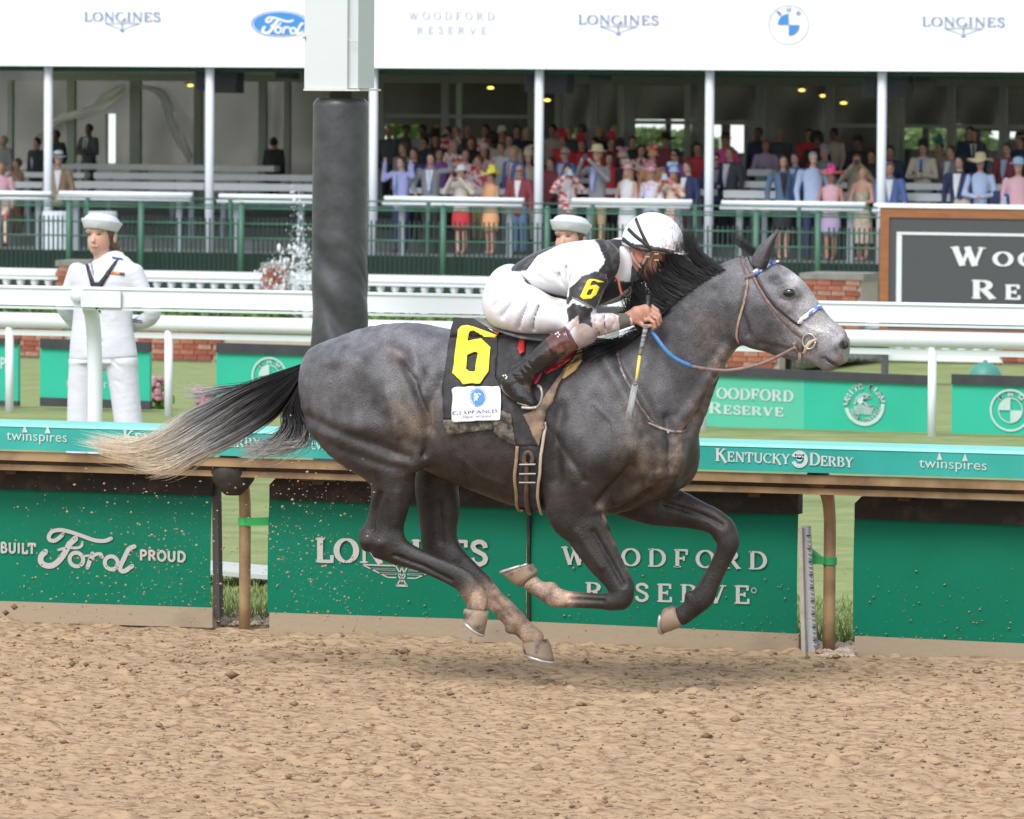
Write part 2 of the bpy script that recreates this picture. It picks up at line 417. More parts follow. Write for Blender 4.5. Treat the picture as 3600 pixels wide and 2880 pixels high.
def stroke(pts, w):
    """polyline -> list of quads/discs as 2D polygons; w a number or a function of the direction"""
    out = []
    for (x0, y0), (x1, y1) in zip(pts[:-1], pts[1:]):
        dx, dy = x1 - x0, y1 - y0; l = math.hypot(dx, dy)
        if l < 1e-6: continue
        ww = w(dx / l, dy / l) if callable(w) else w
        nx, ny = -dy / l * ww / 2, dx / l * ww / 2; ex, ey = dx / l * ww * .12, dy / l * ww * .12
        out.append([(x0 + nx - ex, y0 + ny - ey), (x1 + nx + ex, y1 + ny + ey), (x1 - nx + ex, y1 - ny + ey), (x0 - nx - ex, y0 - ny - ey)])
    return out
def text_polys(txt, bold=.17, track=.0, sans=False, small=None):
    x = 0; polys = []
    for ci, ch in enumerate(txt):
        if ch == ' ': x += .45; continue
        s = 1.0
        if small is not None and ci not in small: s = .78
        wd, st, sf = GL[ch]
        for pts, wt in st:
            if sans: wf = bold
            elif wt == 0: wf = lambda a, b: bold * (.38 + .62 * abs(b) ** 1.2)
            else: wf = bold * wt
            for q in stroke(pts, wf): polys.append([(x + a * s, b * s) for a, b in q])
        if not sans:
            for sx, sy, hw in sf:
                t = .06; y0, y1 = (0, t) if sy < .5 else (sy - t, sy)
                polys.append([(x + (sx - hw) * s, y0 * s), (x + (sx + hw) * s, y0 * s), (x + (sx + hw) * s, y1 * s), (x + (sx - hw) * s, y1 * s)])
        x += (wd + track) * s
    return polys, x - track
def font_polys(txt, extra=0.0):
    """built-in sans face as triangles in a box of cap height 1"""
    cu = bpy.data.curves.new('lettering', 'FONT'); cu.body = txt; cu.offset = extra; cu.space_character = 1.05
    ob = bpy.data.objects.new('lettering', cu); COL.objects.link(ob)
    me = bpy.data.meshes.new_from_object(ob)
    bpy.data.objects.remove(ob); bpy.data.curves.remove(cu)
    v = np.array([x.co[:2] for x in me.vertices]); sc_ = 1 / .69
    v[:, 0] -= v[:, 0].min(); v *= sc_
    polys = [[tuple(v[i]) for i in p.vertices] for p in me.polygons]; bpy.data.meshes.remove(me)
    return polys, v[:, 0].max()
def lay(polys, width, ul, vl, ur, vr, hpx, Y, name, m, parent, lift=0.006, to3=None, layer=0):
    """lay 2D polygons so that x 0..width runs from pixel (ul,vl) to (ur,vr), height hpx pixels, on the plane y=Y"""
    A = P(ul, vl, Y); B = P(ur, vr, Y); T = P(ul, vl - hpx, Y); up = T - A; ax = (B - A) / width
    v = []; f = []
    for i, q in enumerate(polys):
        n = len(v); dy = -lift - 0.0002 * (i % 5)
        for x, y in q: v.append(A + ax * x + up * y + Vector((0, dy, 0)))
        f.append(tuple(range(n, n + len(q))))
    return mesh(name, v, f, m, parent)
def disc(cx, cy, r, n=32, a0=0, a1=360):
    pts = [(cx + r * math.cos(R(a0 + (a1 - a0) * i / n)), cy + r * math.sin(R(a0 + (a1 - a0) * i / n))) for i in range(n + 1)]
    return [[(cx, cy), pts[i], pts[i + 1]] for i in range(n)]
def ring(cx, cy, r0, r1, n=40, a0=0, a1=360):
    o = []
    for i in range(n):
        a, b = R(a0 + (a1 - a0) * i / n), R(a0 + (a1 - a0) * (i + 1) / n)
        o.append([(cx + r0 * math.cos(a), cy + r0 * math.sin(a)), (cx + r1 * math.cos(a), cy + r1 * math.sin(a)), (cx + r1 * math.cos(b), cy + r1 * math.sin(b)), (cx + r0 * math.cos(b), cy + r0 * math.sin(b))])
    return o
def xf(polys, s, dx, dy, rot=0):
    c, si = math.cos(rot), math.sin(rot)
    return [[((x * c - y * si) * s + dx, (x * si + y * c) * s + dy) for x, y in q] for q in polys]
def on_circle(txt, cx, cy, r, a_mid, size, step, sans=True, bold=.2, inward=False):
    o = []
    n = len(txt)
    for i, ch in enumerate(txt):
        if ch == ' ': continue
        a = a_mid - (i - (n - 1) / 2) * step * (-1 if inward else 1)
        pol, w = text_polys(ch, bold, sans=sans)
        rot = R(a) - math.pi / 2 + (math.pi if inward else 0)
        pol = xf(pol, size, -w * size / 2, 0)
        o += xf(pol, 1, cx + r * math.cos(R(a)), cy + r * math.sin(R(a)), rot)
    return o
WING = []  # the winged emblem under the watchmaker's name, in units of its width (x -1..1, y down from 0)
for i, (w0, w1) in enumerate(((.98, .16), (.76, .16), (.54, .14))):
    y = -.02 - i * .1
    for sgn in (-1, 1):
        WING += stroke([(sgn * w0, y), (sgn * w1, y)], .035)
        WING += stroke([(sgn * w0, y), (sgn * (w0 - .2), y - .09)], .03) + stroke([(sgn * (w0 - .2), y - .09), (sgn * w1, y - .09)], .03)
WING += stroke([(-.16, 0), (.16, 0)], .04) + stroke([(-.16, 0), (.12, -.5)], .03) + stroke([(.16, 0), (-.12, -.5)], .03) + stroke([(-.14, -.5), (.14, -.5)], .05) + stroke([(0, -.05), (-.08, -.25), (0, -.42), (.08, -.25), (0, -.05)], .03)
SCRIPT = [  # the flowing four-letter car maker's script: pixel strokes on a 600x270 box, weight
 ([(450, 50), (410, 66), (350, 66), (270, 42), (200, 22), (140, 12), (90, 22), (66, 50), (70, 76), (100, 80), (128, 62), (150, 40)], 22),
 ([(230, 60), (215, 75), (190, 100), (165, 150), (130, 200), (90, 232), (45, 236), (16, 214), (18, 180), (44, 150)], 32),
 ([(125, 135), (180, 120), (240, 118), (268, 104), (272, 82)], 15),
 (arc(236, 190, 42, 42, 60, 420, 22), 22),
 ([(272, 168), (320, 160), (336, 150)], 12),
 ([(336, 148), (322, 185), (305, 236)], 24), ([(322, 190), (350, 156), (384, 148), (396, 168)], 18),
 (arc(452, 200, 40, 40, 40, 400, 22), 22),
 ([(594, 92), (560, 110), (530, 170), (505, 230), (530, 248), (580, 214)], 25),
]
def script_polys():
    o = []
    for pts, w in SCRIPT:
        c = catmull(pts, max(20, len(pts) * 5))
        o += stroke([(x / 600, (260 - y) / 600) for x, y in c], w / 600 * 1.1)
        for x, y in (c[0], c[-1]): o += disc(x / 600, (260 - y) / 600, w / 1200 * 1.05, 10)
    return o
YH = YS(460.0)                     # plane the horse gallops in
# ------------------------------------------------------------------ ground, lawn
KX = .72
rgb = lambda r, g, b: (lin(r) * KX, lin(g) * KX, lin(b) * KX)
M_SAND = mat('track sand', (.395, .282, .176), .95, scale=34, color2=(.235, .150, .085), bump=.010, bscale=70, thr=(.50, .64), spec=.12, stretch=(.4, 1, 1), detail=9)
def terrain_z(x, y):
    """the track is flat, the infield falls away gently behind the turf rail"""
    return np.interp(y, [0, YS(424) + .6, YS(305), YS(242), YS(150), YS(140), 400], [0, 0, -.06, -.25, -1.36, -1.38, -1.42])
YR = YS(424.0)                                  # plane of the near rail's posts and boards
def fbm2(x, y, sc_, seed, oc=4):
    p = np.stack([x.ravel() * sc_, y.ravel() * sc_, np.zeros(x.size) + .37], 1); return vnoise(p, 1.0, seed, oc).reshape(x.shape)
def grid_ground(name, xs, ys, zf, m):
    X, Y = np.meshgrid(xs, ys, indexing='ij'); Z = zf(X, Y); n, k = X.shape
    V = np.stack([X, Y, Z], -1).reshape(-1, 3); i = np.arange((n - 1) * k).reshape(n - 1, k)[:, :-1].ravel()
    return fast_mesh(name, V, np.stack([i, i + k, i + k + 1, i + 1], 1), m)
def track_z(X, Y):
    fade = np.clip((YR + .22 - Y) / .35, 0, 1)
    q = .55
    z = .016 * fbm2(X * q, Y, 1.6, 41, 3) + .030 * np.maximum(fbm2(X * q, Y, 9, 42, 4), -.10) + .017 * fbm2(X * q, Y, 30, 43, 3) + .07 * np.maximum(fbm2(X * q, Y, 14, 45, 2) - .38, 0)
    h = np.minimum(fbm2(X * q, Y, 5.5, 44, 2) + .30, 0) * .05
    return (z + h) * fade - .004
xs = np.concatenate([[-900, -100, -30], np.arange(-13.2, -6.1, .0125), [-2, 20, 400]]); ys = np.concatenate([[-30, 0, 12, 19], np.arange(21.2, YR + .5, .0125), [YR + .55]])
ground = grid_ground('track_ground', xs, ys, track_z, M_SAND); tag(ground, None, kind='structure')
M_LAWN = mat('mown lawn', rgb(132, 152, 92), .9, scale=2.6, color2=rgb(168, 178, 120), bump=.01, bscale=50, spec=.2, detail=8)
ys = np.concatenate([np.arange(YR + .55, 60, 1.2), np.arange(60, 150, 6), [400, 1500]]); xs = np.concatenate([[-1500, -300], np.arange(-80, 10, 4.0), [300, 1200]]); ys = np.sort(np.concatenate([ys, [YS(150), YS(140)]]))
lawn = grid_ground('lawn', xs, ys, lambda X, Y: terrain_z(X, Y), M_LAWN); tag(lawn, None, kind='structure')
# grass blades on the strip seen between the boards
r = np.random.default_rng(3); n = 12000
gx = r.uniform(-13.8, -7.0, n); gy = YR + .5 + 2.6 * r.random(n) ** 1.6; gz = terrain_z(gx, gy); hgt = r.uniform(.02, .06, n) * (1 + .5 * (gy < YR + 1.6)); an = r.uniform(0, 6.28, n)
b0 = np.stack([gx, gy, gz], 1); dx = np.stack([np.cos(an), np.sin(an), np.zeros(n)], 1) * .005; tip = b0 + np.stack([r.normal(0, .02, n), r.normal(0, .02, n), hgt], 1); mid = (b0 + tip) / 2 + dx * 0
V = np.stack([b0 - dx, b0 + dx, mid + dx * .7, mid - dx * .7, tip], 1).reshape(-1, 3); i = np.arange(n) * 5
F4 = [(a, a + 1, a + 2, a + 3) for a in i.tolist()] + [(a + 3, a + 2, a + 4) for a in i.tolist()]
M_BLADE = mat('grass blades', rgb(120, 142, 80), .7, scale=1.5, color2=rgb(156, 170, 110), spec=.2)
tag(mesh('grass', V, F4, M_BLADE), 'loose green grass growing behind the low boards', 'grass', kind='stuff')
# clods lying on the sand and dirt thrown up behind the horse
def clods(name, pts, sizes, m, label, seed=1, flat=.6):
    r = np.random.default_rng(seed); base = np.array([(1, 0, 0), (-1, 0, 0), (0, 1, 0), (0, -1, 0), (0, 0, 1), (0, 0, -1)], float)
    T = np.array([(0, 2, 4), (2, 1, 4), (1, 3, 4), (3, 0, 4), (2, 0, 5), (1, 2, 5), (3, 1, 5), (0, 3, 5)])
    n = len(pts); V = base[None] * r.uniform(.6, 1.3, (n, 6, 1)) * np.array([1.2, 1, flat]); an = r.uniform(0, 6.28, n); c, s = np.cos(an), np.sin(an)
    X = V[..., 0] * c[:, None] - V[..., 1] * s[:, None]; Yy = V[..., 0] * s[:, None] + V[..., 1] * c[:, None]
    V = np.stack([X, Yy, V[..., 2]], -1) * np.asarray(sizes)[:, None, None] + np.asarray(pts)[:, None, :]
    F = (T[None] + (np.arange(n) * 6)[:, None, None]).reshape(-1, 3)
    return tag(fast_mesh(name, V.reshape(-1, 3), F, m, smooth=False), label, 'dirt', kind='stuff')
M_CLOD = mat('damp clods', (.12, .078, .045), .95, scale=9, color2=(.27, .19, .115), thr=(.36, .56), spec=.1)
r = np.random.default_rng(9); n = 4200; px = r.uniform(-13.2, -6.2, n); py = r.uniform(21.5, YR - .12, n); sz = .004 + .012 * r.random(n) ** 3 + .018 * (r.random(n) > .985)
clods('dirt_clods', np.stack([px, py, track_z(px[:, None], py[:, None])[:, 0] + sz * .25], 1), sz, M_CLOD, 'damp brown clods scattered over the harrowed sand', 2)
r = np.random.default_rng(19); n = 9000; px = r.uniform(-13.2, -6.2, n); py = r.uniform(21.5, YR - .3, n); sz = .005 + .016 * r.random(n) ** 3
clods('sand_lumps', np.stack([px, py, track_z(px[:, None], py[:, None])[:, 0] + sz * .1], 1), sz, M_SAND, 'small sandy lumps of the churned racing track', 8, .5)
M_FLECK = mat('flying sand', (.40, .29, .19), .9, scale=20, color2=(.28, .2, .13))
pp = []; ss = []; r = np.random.default_rng(12)
for i in range(1500):
    q = r.random()
    if q < .45: u, v = r.normal(330, 140), r.normal(1180, 90)
    elif q < .8: u, v = r.normal(655, 70), r.normal(1150, 110)
    else: u, v = r.uniform(0, 800), r.uniform(980, 1330)
    if v > 1420 or u > 980: continue
    pp.append(P(u, v, YH - r.uniform(-.5, .8))); ss.append(.0016 + .0075 * r.random() ** 4)
big_ = []; bs_ = []
for u, v, s in ((152, 1398, .02), (180, 1398, .018), (430, 1395, .016), (487, 1420, .032), (455, 1372, .010), (468, 1385, .012), (478, 1396, .012), (443, 1365, .008), (442, 1350, .01), (12, 1290, .022), (30, 1278, .02), (210, 1405, .012), (228, 1452, .018)):
    big_.append(P(u, v, YH - .4)); bs_.append(s)
clods('thrown_clods', np.array(big_), np.array(bs_), M_CLOD, 'brown clods thrown up from the track behind the horse', 6, .8)
r = np.random.default_rng(91); mp_ = [P(u, v, YR - .058 - .004 * r.random()) for u, v in zip(r.uniform(-20, 2160, 900), 1345 - 150 * r.uniform(0, 1, 900) ** 1.7)]
mp_ = [p - Vector((0, 0, 0)) for p in mp_]
clods('mud_specks', np.array(mp_) + np.array([0, 0, .0]), .0015 + .006 * r.random(900) ** 4, M_FLECK, 'dried mud specks stuck along the bottom of the low green banners', 17, .8)
clods('flying_dirt', np.array(pp), np.array(ss), M_FLECK, 'sand flecks kicked up in the air behind the hooves', 5, .8)
# ------------------------------------------------------------------ the galloping horse

def pair_chain(pairs, dy, Y0=YH):
    """outline pairs (u1,v1,u2,v2,b) -> chain nodes with the half thickness measured across the limb"""
    pts = [(P(a, b, Y0 + dy), P(c, d, Y0 + dy), w) for a, b, c, d, w in pairs]
    cs = [(p + q) / 2 for p, q, w in pts]; out = []
    for i, (p, q, w) in enumerate(pts):
        t = (cs[min(i + 1, len(cs) - 1)] - cs[max(i - 1, 0)]).normalized()
        hlf = (p - q) / 2; a = (hlf - t * hlf.dot(t)).length
        out.append((cs[i], max(a, .01), w))
    return out
M_SKIN = mat('horse coat', (1.26, 1.26, 1.30), .42, scale=150, color2=(.72, .71, .72), vcol='Col', bump=.003, bscale=150, spec=.40, sheen=.0, detail=8, thr=(.36, .64))
lo = P(590, 1430, YH - .5); hi = P(1830, 470, YH + .5)
F_ = Field((lo.x - .05, YH - .40, lo.z - .02), (hi.x + .05, YH + .40, hi.z + .05), .0078)
TR = [(690, 742, 690, 880, .19), (755, 692, 757, 925, .25), (840, 676, 840, 965, .27), (910, 684, 910, 985, .275), (980, 696, 980, 1022, .285),
      (1050, 704, 1050, 1048, .295), (1120, 708, 1120, 1072, .295), (1190, 708, 1190, 1083, .275), (1260, 712, 1262, 1088, .25), (1335, 735, 1335, 1066, .225), (1395, 790, 1392, 1030, .19)]
F_.chain(pair_chain(TR, 0), k=.04, cap=.07)
# croup and buttocks
F_.blob(P(708, 800, YH), (.20, .23, .18), .05)
# chest front, pair of pectoral masses
for dy in (-.10, .10):
    F_.blob(P(1392 + (30 if dy > 0 else 0), 955, YH + dy), (.115, .10, .165), .05)
F_.blob(P(1375, 1010, YH), (.12, .12, .09), .05)
# neck
NK = [(1275, 706, 1405, 1010, .185), (1328, 686, 1440, 938, .15), (1382, 646, 1460, 880, .118), (1428, 614, 1484, 824, .102), (1470, 583, 1518, 766, .09), (1515, 556, 1544, 736, .084), (1555, 541, 1562, 720, .08), (1592, 538, 1580, 718, .078)]
F_.chain(pair_chain(NK, 0), k=.05, cap=.05)
# shoulder masses
for dy in (-.15, .15):
    F_.seg(P(1235, 790, YH + dy * .75), P(1330, 940, YH + dy), .17, .085, .14, .10, .07)
    F_.seg(P(1330, 930, YH + dy), P(1215, 1015, YH + dy), .12, .10, .13, .105, .06)
# head
HD = [(1585, 540, 1566, 708, .078), (1620, 545, 1585, 734, .092), (1656, 566, 1612, 748, .098), (1688, 602, 1642, 758, .088), (1717, 636, 1674, 762, .066),
      (1744, 667, 1706, 764, .054), (1772, 690, 1726, 774, .052), (1792, 714, 1745, 778, .053)]
F_.chain(pair_chain(HD, 0), k=.03, cap=.03)
F_.blob(P(1783, 738, YH), (.040, .056, .060), .03, rot=-.7)               # muzzle
F_.blob(P(1740, 768, YH), (.038, .040, .028), .015, rot=-.5)              # lower lip and chin
for dy in (-1, 1):
    F_.blob(P(1594, 672, YH + dy * .050), (.125, .042, .130), .04)         # cheek
    F_.blob(P(1658, 612, YH + dy * .076), (.055, .030, .040), .03, rot=-.6)   # brow
    F_.blob(P(1778, 727, YH + dy * .050), (.038, .020, .040), .02, rot=-.5)   # nostril flare
    F_.blob(P(1776, 727, YH + dy * .078), (.024, .026, .030), .006, rot=-.9, op='sub')
    continue
    # ear
    e0 = P(1603, 545, YH + dy * .055); e1 = P(1615, 520, YH + dy * .062); e2 = P(1637 if dy < 0 else 1630, 488, YH + dy * .06)
    F_.seg(e0, e1, .040, .024, .034, .022, .02); F_.seg(e1, e2, .034, .022, .005, .005, .015)
    F_.seg(P(1619, 532, YH + dy * .085), P(1634, 497, YH + dy * .075), .018, .022, .004, .008, .004, op='sub')
F_.seg(P(1738, 752, YH), P(1772, 775, YH), .0024, .2, .0030, .2, .006, op='sub')   # mouth line
# near hind leg
NHL = [(665, 790, 838, 735, .12), (632, 846, 880, 850, .13), (664, 898, 886, 912, .13), (724, 946, 886, 960, .11), (775, 994, 876, 1012, .085),
       (782, 1050, 863, 1056, .062), (772, 1098, 852, 1095, .045), (758, 1138, 853, 1134, .043)]
F_.chain(pair_chain(NHL, -.145), k=.035, cap=.05)
F_.chain(pair_chain([(766, 1160, 850, 1120, .043), (800, 1174, 880, 1150, .038), (844, 1188, 915, 1168, .032), (890, 1207, 948, 1183, .028), (925, 1222, 975, 1194, .028),
                     (957, 1238, 1002, 1210, .031), (972, 1252, 1012, 1226, .034), (985, 1264, 1020, 1240, .030), (983, 1284, 1027, 1272, .032)], -.145), k=.02, cap=.035)
F_.seg(P(768, 1124, YH - .145), P(775, 1150, YH - .145), .028, .026, .03, .028, .02)   # point of the hock
F_.blob(P(984, 1253, YH - .145), (.028, .026, .03), .015)
F_.blob(P(868, 960, YH - .19), (.075, .05, .075), .05)                        # stifle
# far hind leg
F_.chain(pair_chain([(885, 930, 1000, 930, .10), (874, 1010, 966, 1005, .085), (880, 1070, 967, 1066, .060), (886, 1120, 961, 1119, .047), (889, 1160, 970, 1156, .043), (905, 1190, 985, 1176, .040)], .13), k=.03, cap=.05)
F_.chain(pair_chain([(905, 1190, 980, 1160, .04), (950, 1222, 1010, 1192, .033), (990, 1250, 1036, 1220, .028), (1024, 1276, 1060, 1252, .027), (1046, 1300, 1084, 1274, .028),
                     (1068, 1321, 1105, 1296, .034), (1083, 1334, 1118, 1312, .030), (1094, 1344, 1136, 1327, .031), (1102, 1354, 1150, 1342, .033)], .13), k=.02, cap=.035)
F_.blob(P(1075, 1325, YH + .13), (.028, .026, .024), .015)
# near foreleg, folded
F_.chain(pair_chain([(1150, 1000, 1300, 985, .10), (1146, 1050, 1284, 1036, .092), (1152, 1086, 1270, 1068, .078), (1180, 1116, 1282, 1098, .064), (1204, 1148, 1295, 1136, .052),
                     (1229, 1182, 1311, 1172, .044), (1254, 1208, 1326, 1204, .040), (1280, 1236, 1337, 1234, .043), (1292, 1262, 1333, 1256, .043)], -.165), k=.03, cap=.045)
F_.chain(pair_chain([(1306, 1252, 1312, 1285, .043), (1284, 1249, 1284, 1286, .038), (1255, 1249, 1253, 1282, .030), (1205, 1245, 1203, 1280, .027), (1174, 1237, 1170, 1279, .031),
                     (1156, 1230, 1152, 1271, .034), (1140, 1224, 1130, 1257, .030), (1128, 1212, 1108, 1243, .032)], -.165), k=.02, cap=.03)
F_.blob(P(1160, 1234, YH - .165), (.032, .026, .02), .015)
# far foreleg, reaching
F_.chain(pair_chain([(1325, 1000, 1290, 1082, .08), (1380, 1018, 1353, 1102, .068), (1430, 1030, 1404, 1108, .056), (1480, 1056, 1455, 1113, .047), (1522, 1078, 1488, 1119, .042),
                     (1548, 1106, 1504, 1130, .042)], .15), k=.03, cap=.04)
F_.chain(pair_chain([(1540, 1095, 1500, 1125, .042), (1556, 1132, 1508, 1144, .043), (1550, 1160, 1504, 1165, .038), (1530, 1202, 1489, 1197, .028), (1515, 1234, 1473, 1222, .028), (1506, 1262, 1456, 1250, .033),
                     (1490, 1280, 1444, 1264, .033), (1465, 1301, 1435, 1272, .030), (1444, 1316, 1424, 1280, .032)], .15), k=.02, cap=.035)
F_.blob(P(1452, 1256, YH + .15), (.024, .026, .028), .015)
V, Fc = F_.mesh(3)
# surface relief: creases and swells drawn on the near flank
e0 = V[Fc[:, 2]] - V[Fc[:, 0]]; e1 = V[Fc[:, 3]] - V[Fc[:, 1]]; fn = np.cross(e0, e1); Nv = np.zeros_like(V)
for i in range(4): np.add.at(Nv, Fc[:, i], fn)
Nv /= np.linalg.norm(Nv, axis=1, keepdims=True) + 1e-12
cen = V.mean(0)
if (Nv * (V - cen)).sum(1).mean() < 0: Nv = -Nv; Fc = Fc[:, ::-1]
U_, W_ = proj(V)
near = np.clip(-Nv[:, 1] * 1.5 + .2, 0, 1)
def dist_line(pts):
    d = np.full(len(U_), 1e9)
    for (x0, y0), (x1, y1) in zip(pts[:-1], pts[1:]):
        dx, dy = x1 - x0, y1 - y0; t = np.clip(((U_ - x0) * dx + (W_ - y0) * dy) / (dx * dx + dy * dy), 0, 1)
        d = np.minimum(d, np.hypot(U_ - x0 - t * dx, W_ - y0 - t * dy))
    return d
REL = [([(850, 770), (868, 800), (882, 838), (893, 875), (896, 925), (893, 958)], 7, -.016), ([(640, 880), (700, 905), (760, 925), (820, 948), (858, 962)], 13, -.012),
       ([(665, 925), (720, 950), (790, 975), (850, 990)], 10, -.006), ([(700, 900), (780, 900), (850, 905)], 26, .012),
       ([(836, 745), (850, 752)], 18, .016), ([(868, 745), (878, 790)], 16, -.014), ([(720, 745), (800, 800), (850, 860)], 30, .010),
       ([(800, 1040), (786, 1080), (782, 1115)], 6, -.010), ([(838, 1040), (836, 1100)], 10, .004), ([(768, 1142), (800, 1146)], 12, .006),
       ([(1265, 745), (1320, 840), (1365, 925)], 14, .010), ([(1295, 735), (1350, 830), (1390, 900)], 12, -.010), ([(1225, 930), (1250, 960)], 45, .022),
       ([(1180, 860), (1168, 940), (1170, 1010)], 16, -.014), ([(1330, 985), (1290, 1030), (1262, 1060)], 12, -.014), ([(1375, 960), (1372, 985)], 26, .018),
       ([(1404, 880), (1412, 930), (1408, 985)], 9, -.012), ([(1300, 1060), (1360, 1020), (1395, 990)], 10, .008), ([(1275, 1085), (1330, 1060), (1370, 1030)], 7, -.010),
       ([(1556, 745), (1505, 830), (1450, 905)], 9, -.014), ([(1530, 735), (1480, 820), (1430, 890)], 12, .010), ([(1440, 700), (1500, 660), (1545, 620)], 30, .006),
       ([(1570, 610), (1562, 660), (1575, 705)], 6, -.008), ([(1632, 588), (1640, 592)], 11, -.010), ([(1648, 640), (1690, 680), (1712, 706)], 6, .006), ([(1668, 660), (1720, 715)], 9, -.005),
       ([(1738, 690), (1765, 712)], 8, -.005), ([(1600, 725), (1660, 738), (1700, 742)], 7, -.006),
       ([(830, 1170), (890, 1192), (950, 1222)], 4, -.006), ([(1270, 1265), (1200, 1262)], 4, -.006), ([(1250, 1120), (1290, 1190), (1312, 1230)], 6, -.008), ([(1215, 1120), (1265, 1195)], 8, .005),
       ([(1505, 1145), (1470, 1230)], 4, -.004), ([(1400, 1060), (1480, 1085), (1520, 1105)], 6, -.007), ([(925, 1060), (930, 1140)], 7, -.006), ([(1040, 1265), (1075, 1300)], 4, -.004),
       ([(1000, 860), (1090, 840)], 60, .004), ([(930, 800), (905, 850), (900, 900)], 14, -.012), ([(1450, 640), (1500, 610)], 7, -.003), ([(1615, 640), (1640, 675), (1650, 715)], 2.5, .004), ([(1665, 650), (1700, 690), (1730, 700)], 2.2, .0035), ([(1690, 665), (1715, 720)], 2.2, .003),
       ([(1645, 602), (1660, 597), (1676, 606)], 3.5, .006), ([(1644, 630), (1660, 634), (1674, 628)], 3, -.003), ([(1250, 850), (1290, 890), (1300, 960)], 3, .003), ([(1150, 900), (1200, 960), (1230, 1010)], 8, -.006), ([(1350, 880), (1330, 960)], 9, .006),
       ([(700, 780), (690, 840), (700, 900)], 14, -.007), ([(760, 760), (740, 830), (760, 900)], 18, .008), ([(820, 830), (840, 880), (838, 930)], 14, .010), ([(965, 960), (1010, 1000), (1060, 1020)], 5, .003), ([(1000, 780), (1010, 900)], 10, -.003), ([(960, 800), (975, 930)], 10, .003)]
for i in range(9):
    x = 886 + i * 5; REL.append(([(x, 775 + i * 5), (x + 8, 815 + i * 3), (x + 22, 848)], 1.8, -.0028))
D = np.zeros(len(V))
for pts, w, dep in REL: D += 1.9 * dep * np.exp(-(dist_line(pts) / w) ** 2)
V = V + Nv * (D * near)[:, None]
V = V + Nv * (vnoise(V, 14, 3, 2) * .0018)[:, None]
# coat colour (a steel grey: pale face, dark points, mud on the pasterns)
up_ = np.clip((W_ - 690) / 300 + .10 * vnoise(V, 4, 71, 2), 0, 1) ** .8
base = np.array([.135, .135, .145]) * (1 - up_)[:, None] + np.array([.026, .0208, .018]) * up_[:, None]  # paler back: coat tone together with sky light put into the colour
def paint(col, w): global base; base = base * (1 - w[:, None]) + np.array(col) * w[:, None]
def gb(u, v, ru, rv=None): rv = rv or ru; return np.exp(-(((U_ - u) / ru) ** 2 + ((W_ - v) / rv) ** 2))
nzp = vnoise(V, 9, 11, 3); nz2 = vnoise(V, 30, 12, 2)
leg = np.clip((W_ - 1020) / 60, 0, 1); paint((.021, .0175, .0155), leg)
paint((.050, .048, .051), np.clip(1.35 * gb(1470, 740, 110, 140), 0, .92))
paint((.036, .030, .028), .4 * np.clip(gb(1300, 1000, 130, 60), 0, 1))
paint((.19, .148, .11), np.clip((gb(868, 880, 34, 60) + gb(835, 745, 22, 18) + .7 * gb(1350, 940, 40, 90) + .9 * gb(905, 895, 12, 30)) * (.55 + .9 * nzp), 0, .8))
paint((.21, .155, .11), np.clip((np.exp(-(dist_line([(1530, 745), (1490, 830), (1440, 900), (1425, 950)]) / 16) ** 2) + .8 * np.exp(-(dist_line([(1265, 1070), (1300, 1130), (1330, 1200)]) / 12) ** 2)
      + .7 * gb(1390, 990, 40, 34) + .4 * gb(1500, 700, 30, 60)) * (.5 + 1.0 * nz2), 0, .75))
mud = np.clip((np.exp(-(dist_line([(1045, 1262), (1100, 1315), (1150, 1360)]) / 34) ** 2) * 1.3 + np.exp(-(dist_line([(1000, 1265), (1005, 1300)]) / 26) ** 2) * 1.2
      + np.exp(-(dist_line([(1185, 1262), (1150, 1245), (1100, 1220)]) / 26) ** 2) * 1.5) * (.75 + .5 * nz2), 0, 1)
paint((.36, .25, .175), mud * .92)
paint((.22, .215, .215), np.clip((W_ < 800) * (U_ > 1580) * np.clip((U_ - 1615 + (W_ - 640) * -.15) / 60, 0, 1), 0, 1) * .95)
paint((.042, .040, .042), np.clip(1.4 * gb(1596, 685, 44, 55), 0, .95))
paint((.44, .435, .43), np.clip(gb(1672, 590, 12, 20) + gb(1735, 690, 34, 14) * .8 + gb(1700, 640, 18, 14) * .7, 0, .85))  # white highlights painted on the forehead and along the nose
paint((.045, .042, .045), np.clip(gb(1632, 588, 20, 16) * .8 + gb(1790, 750, 10, 22) * .3 + gb(1745, 765, 22, 12) * .5, 0, 1))
paint((.03, .028, .03), np.clip(gb(1660, 618, 14, 10) * 1.3 + gb(1776, 727, 11, 10) * 1.6 + np.exp(-(dist_line([(1738, 752), (1770, 775)]) / 1.6) ** 2), 0, 1))
dap = vnoise(V, 22, 15, 2)
base *= np.clip(1 + .45 * nzp + .30 * nz2 + .42 * dap, .35, 1.9)[:, None]
horse = thing('horse', 'dark steel grey racehorse at full gallop with all four hooves off the sand', 'horse', (float(P(1050, 1000, YH).x), YH, 0.0))
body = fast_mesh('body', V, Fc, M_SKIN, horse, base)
bvh_h = BVHTree.FromPolygons(V.tolist(), Fc.tolist())
def surf(u, v, bvh=bvh_h, off=.006, Y=YH, fb=-.02):
    d = Vector(ray(u, v)).normalized(); hit = bvh.ray_cast(CAMLOC, d)
    if hit[0] is None: return P(u, v, Y + fb)
    n = hit[1]
    if n.dot(d) > 0: n = -n
    return hit[0] + n * off
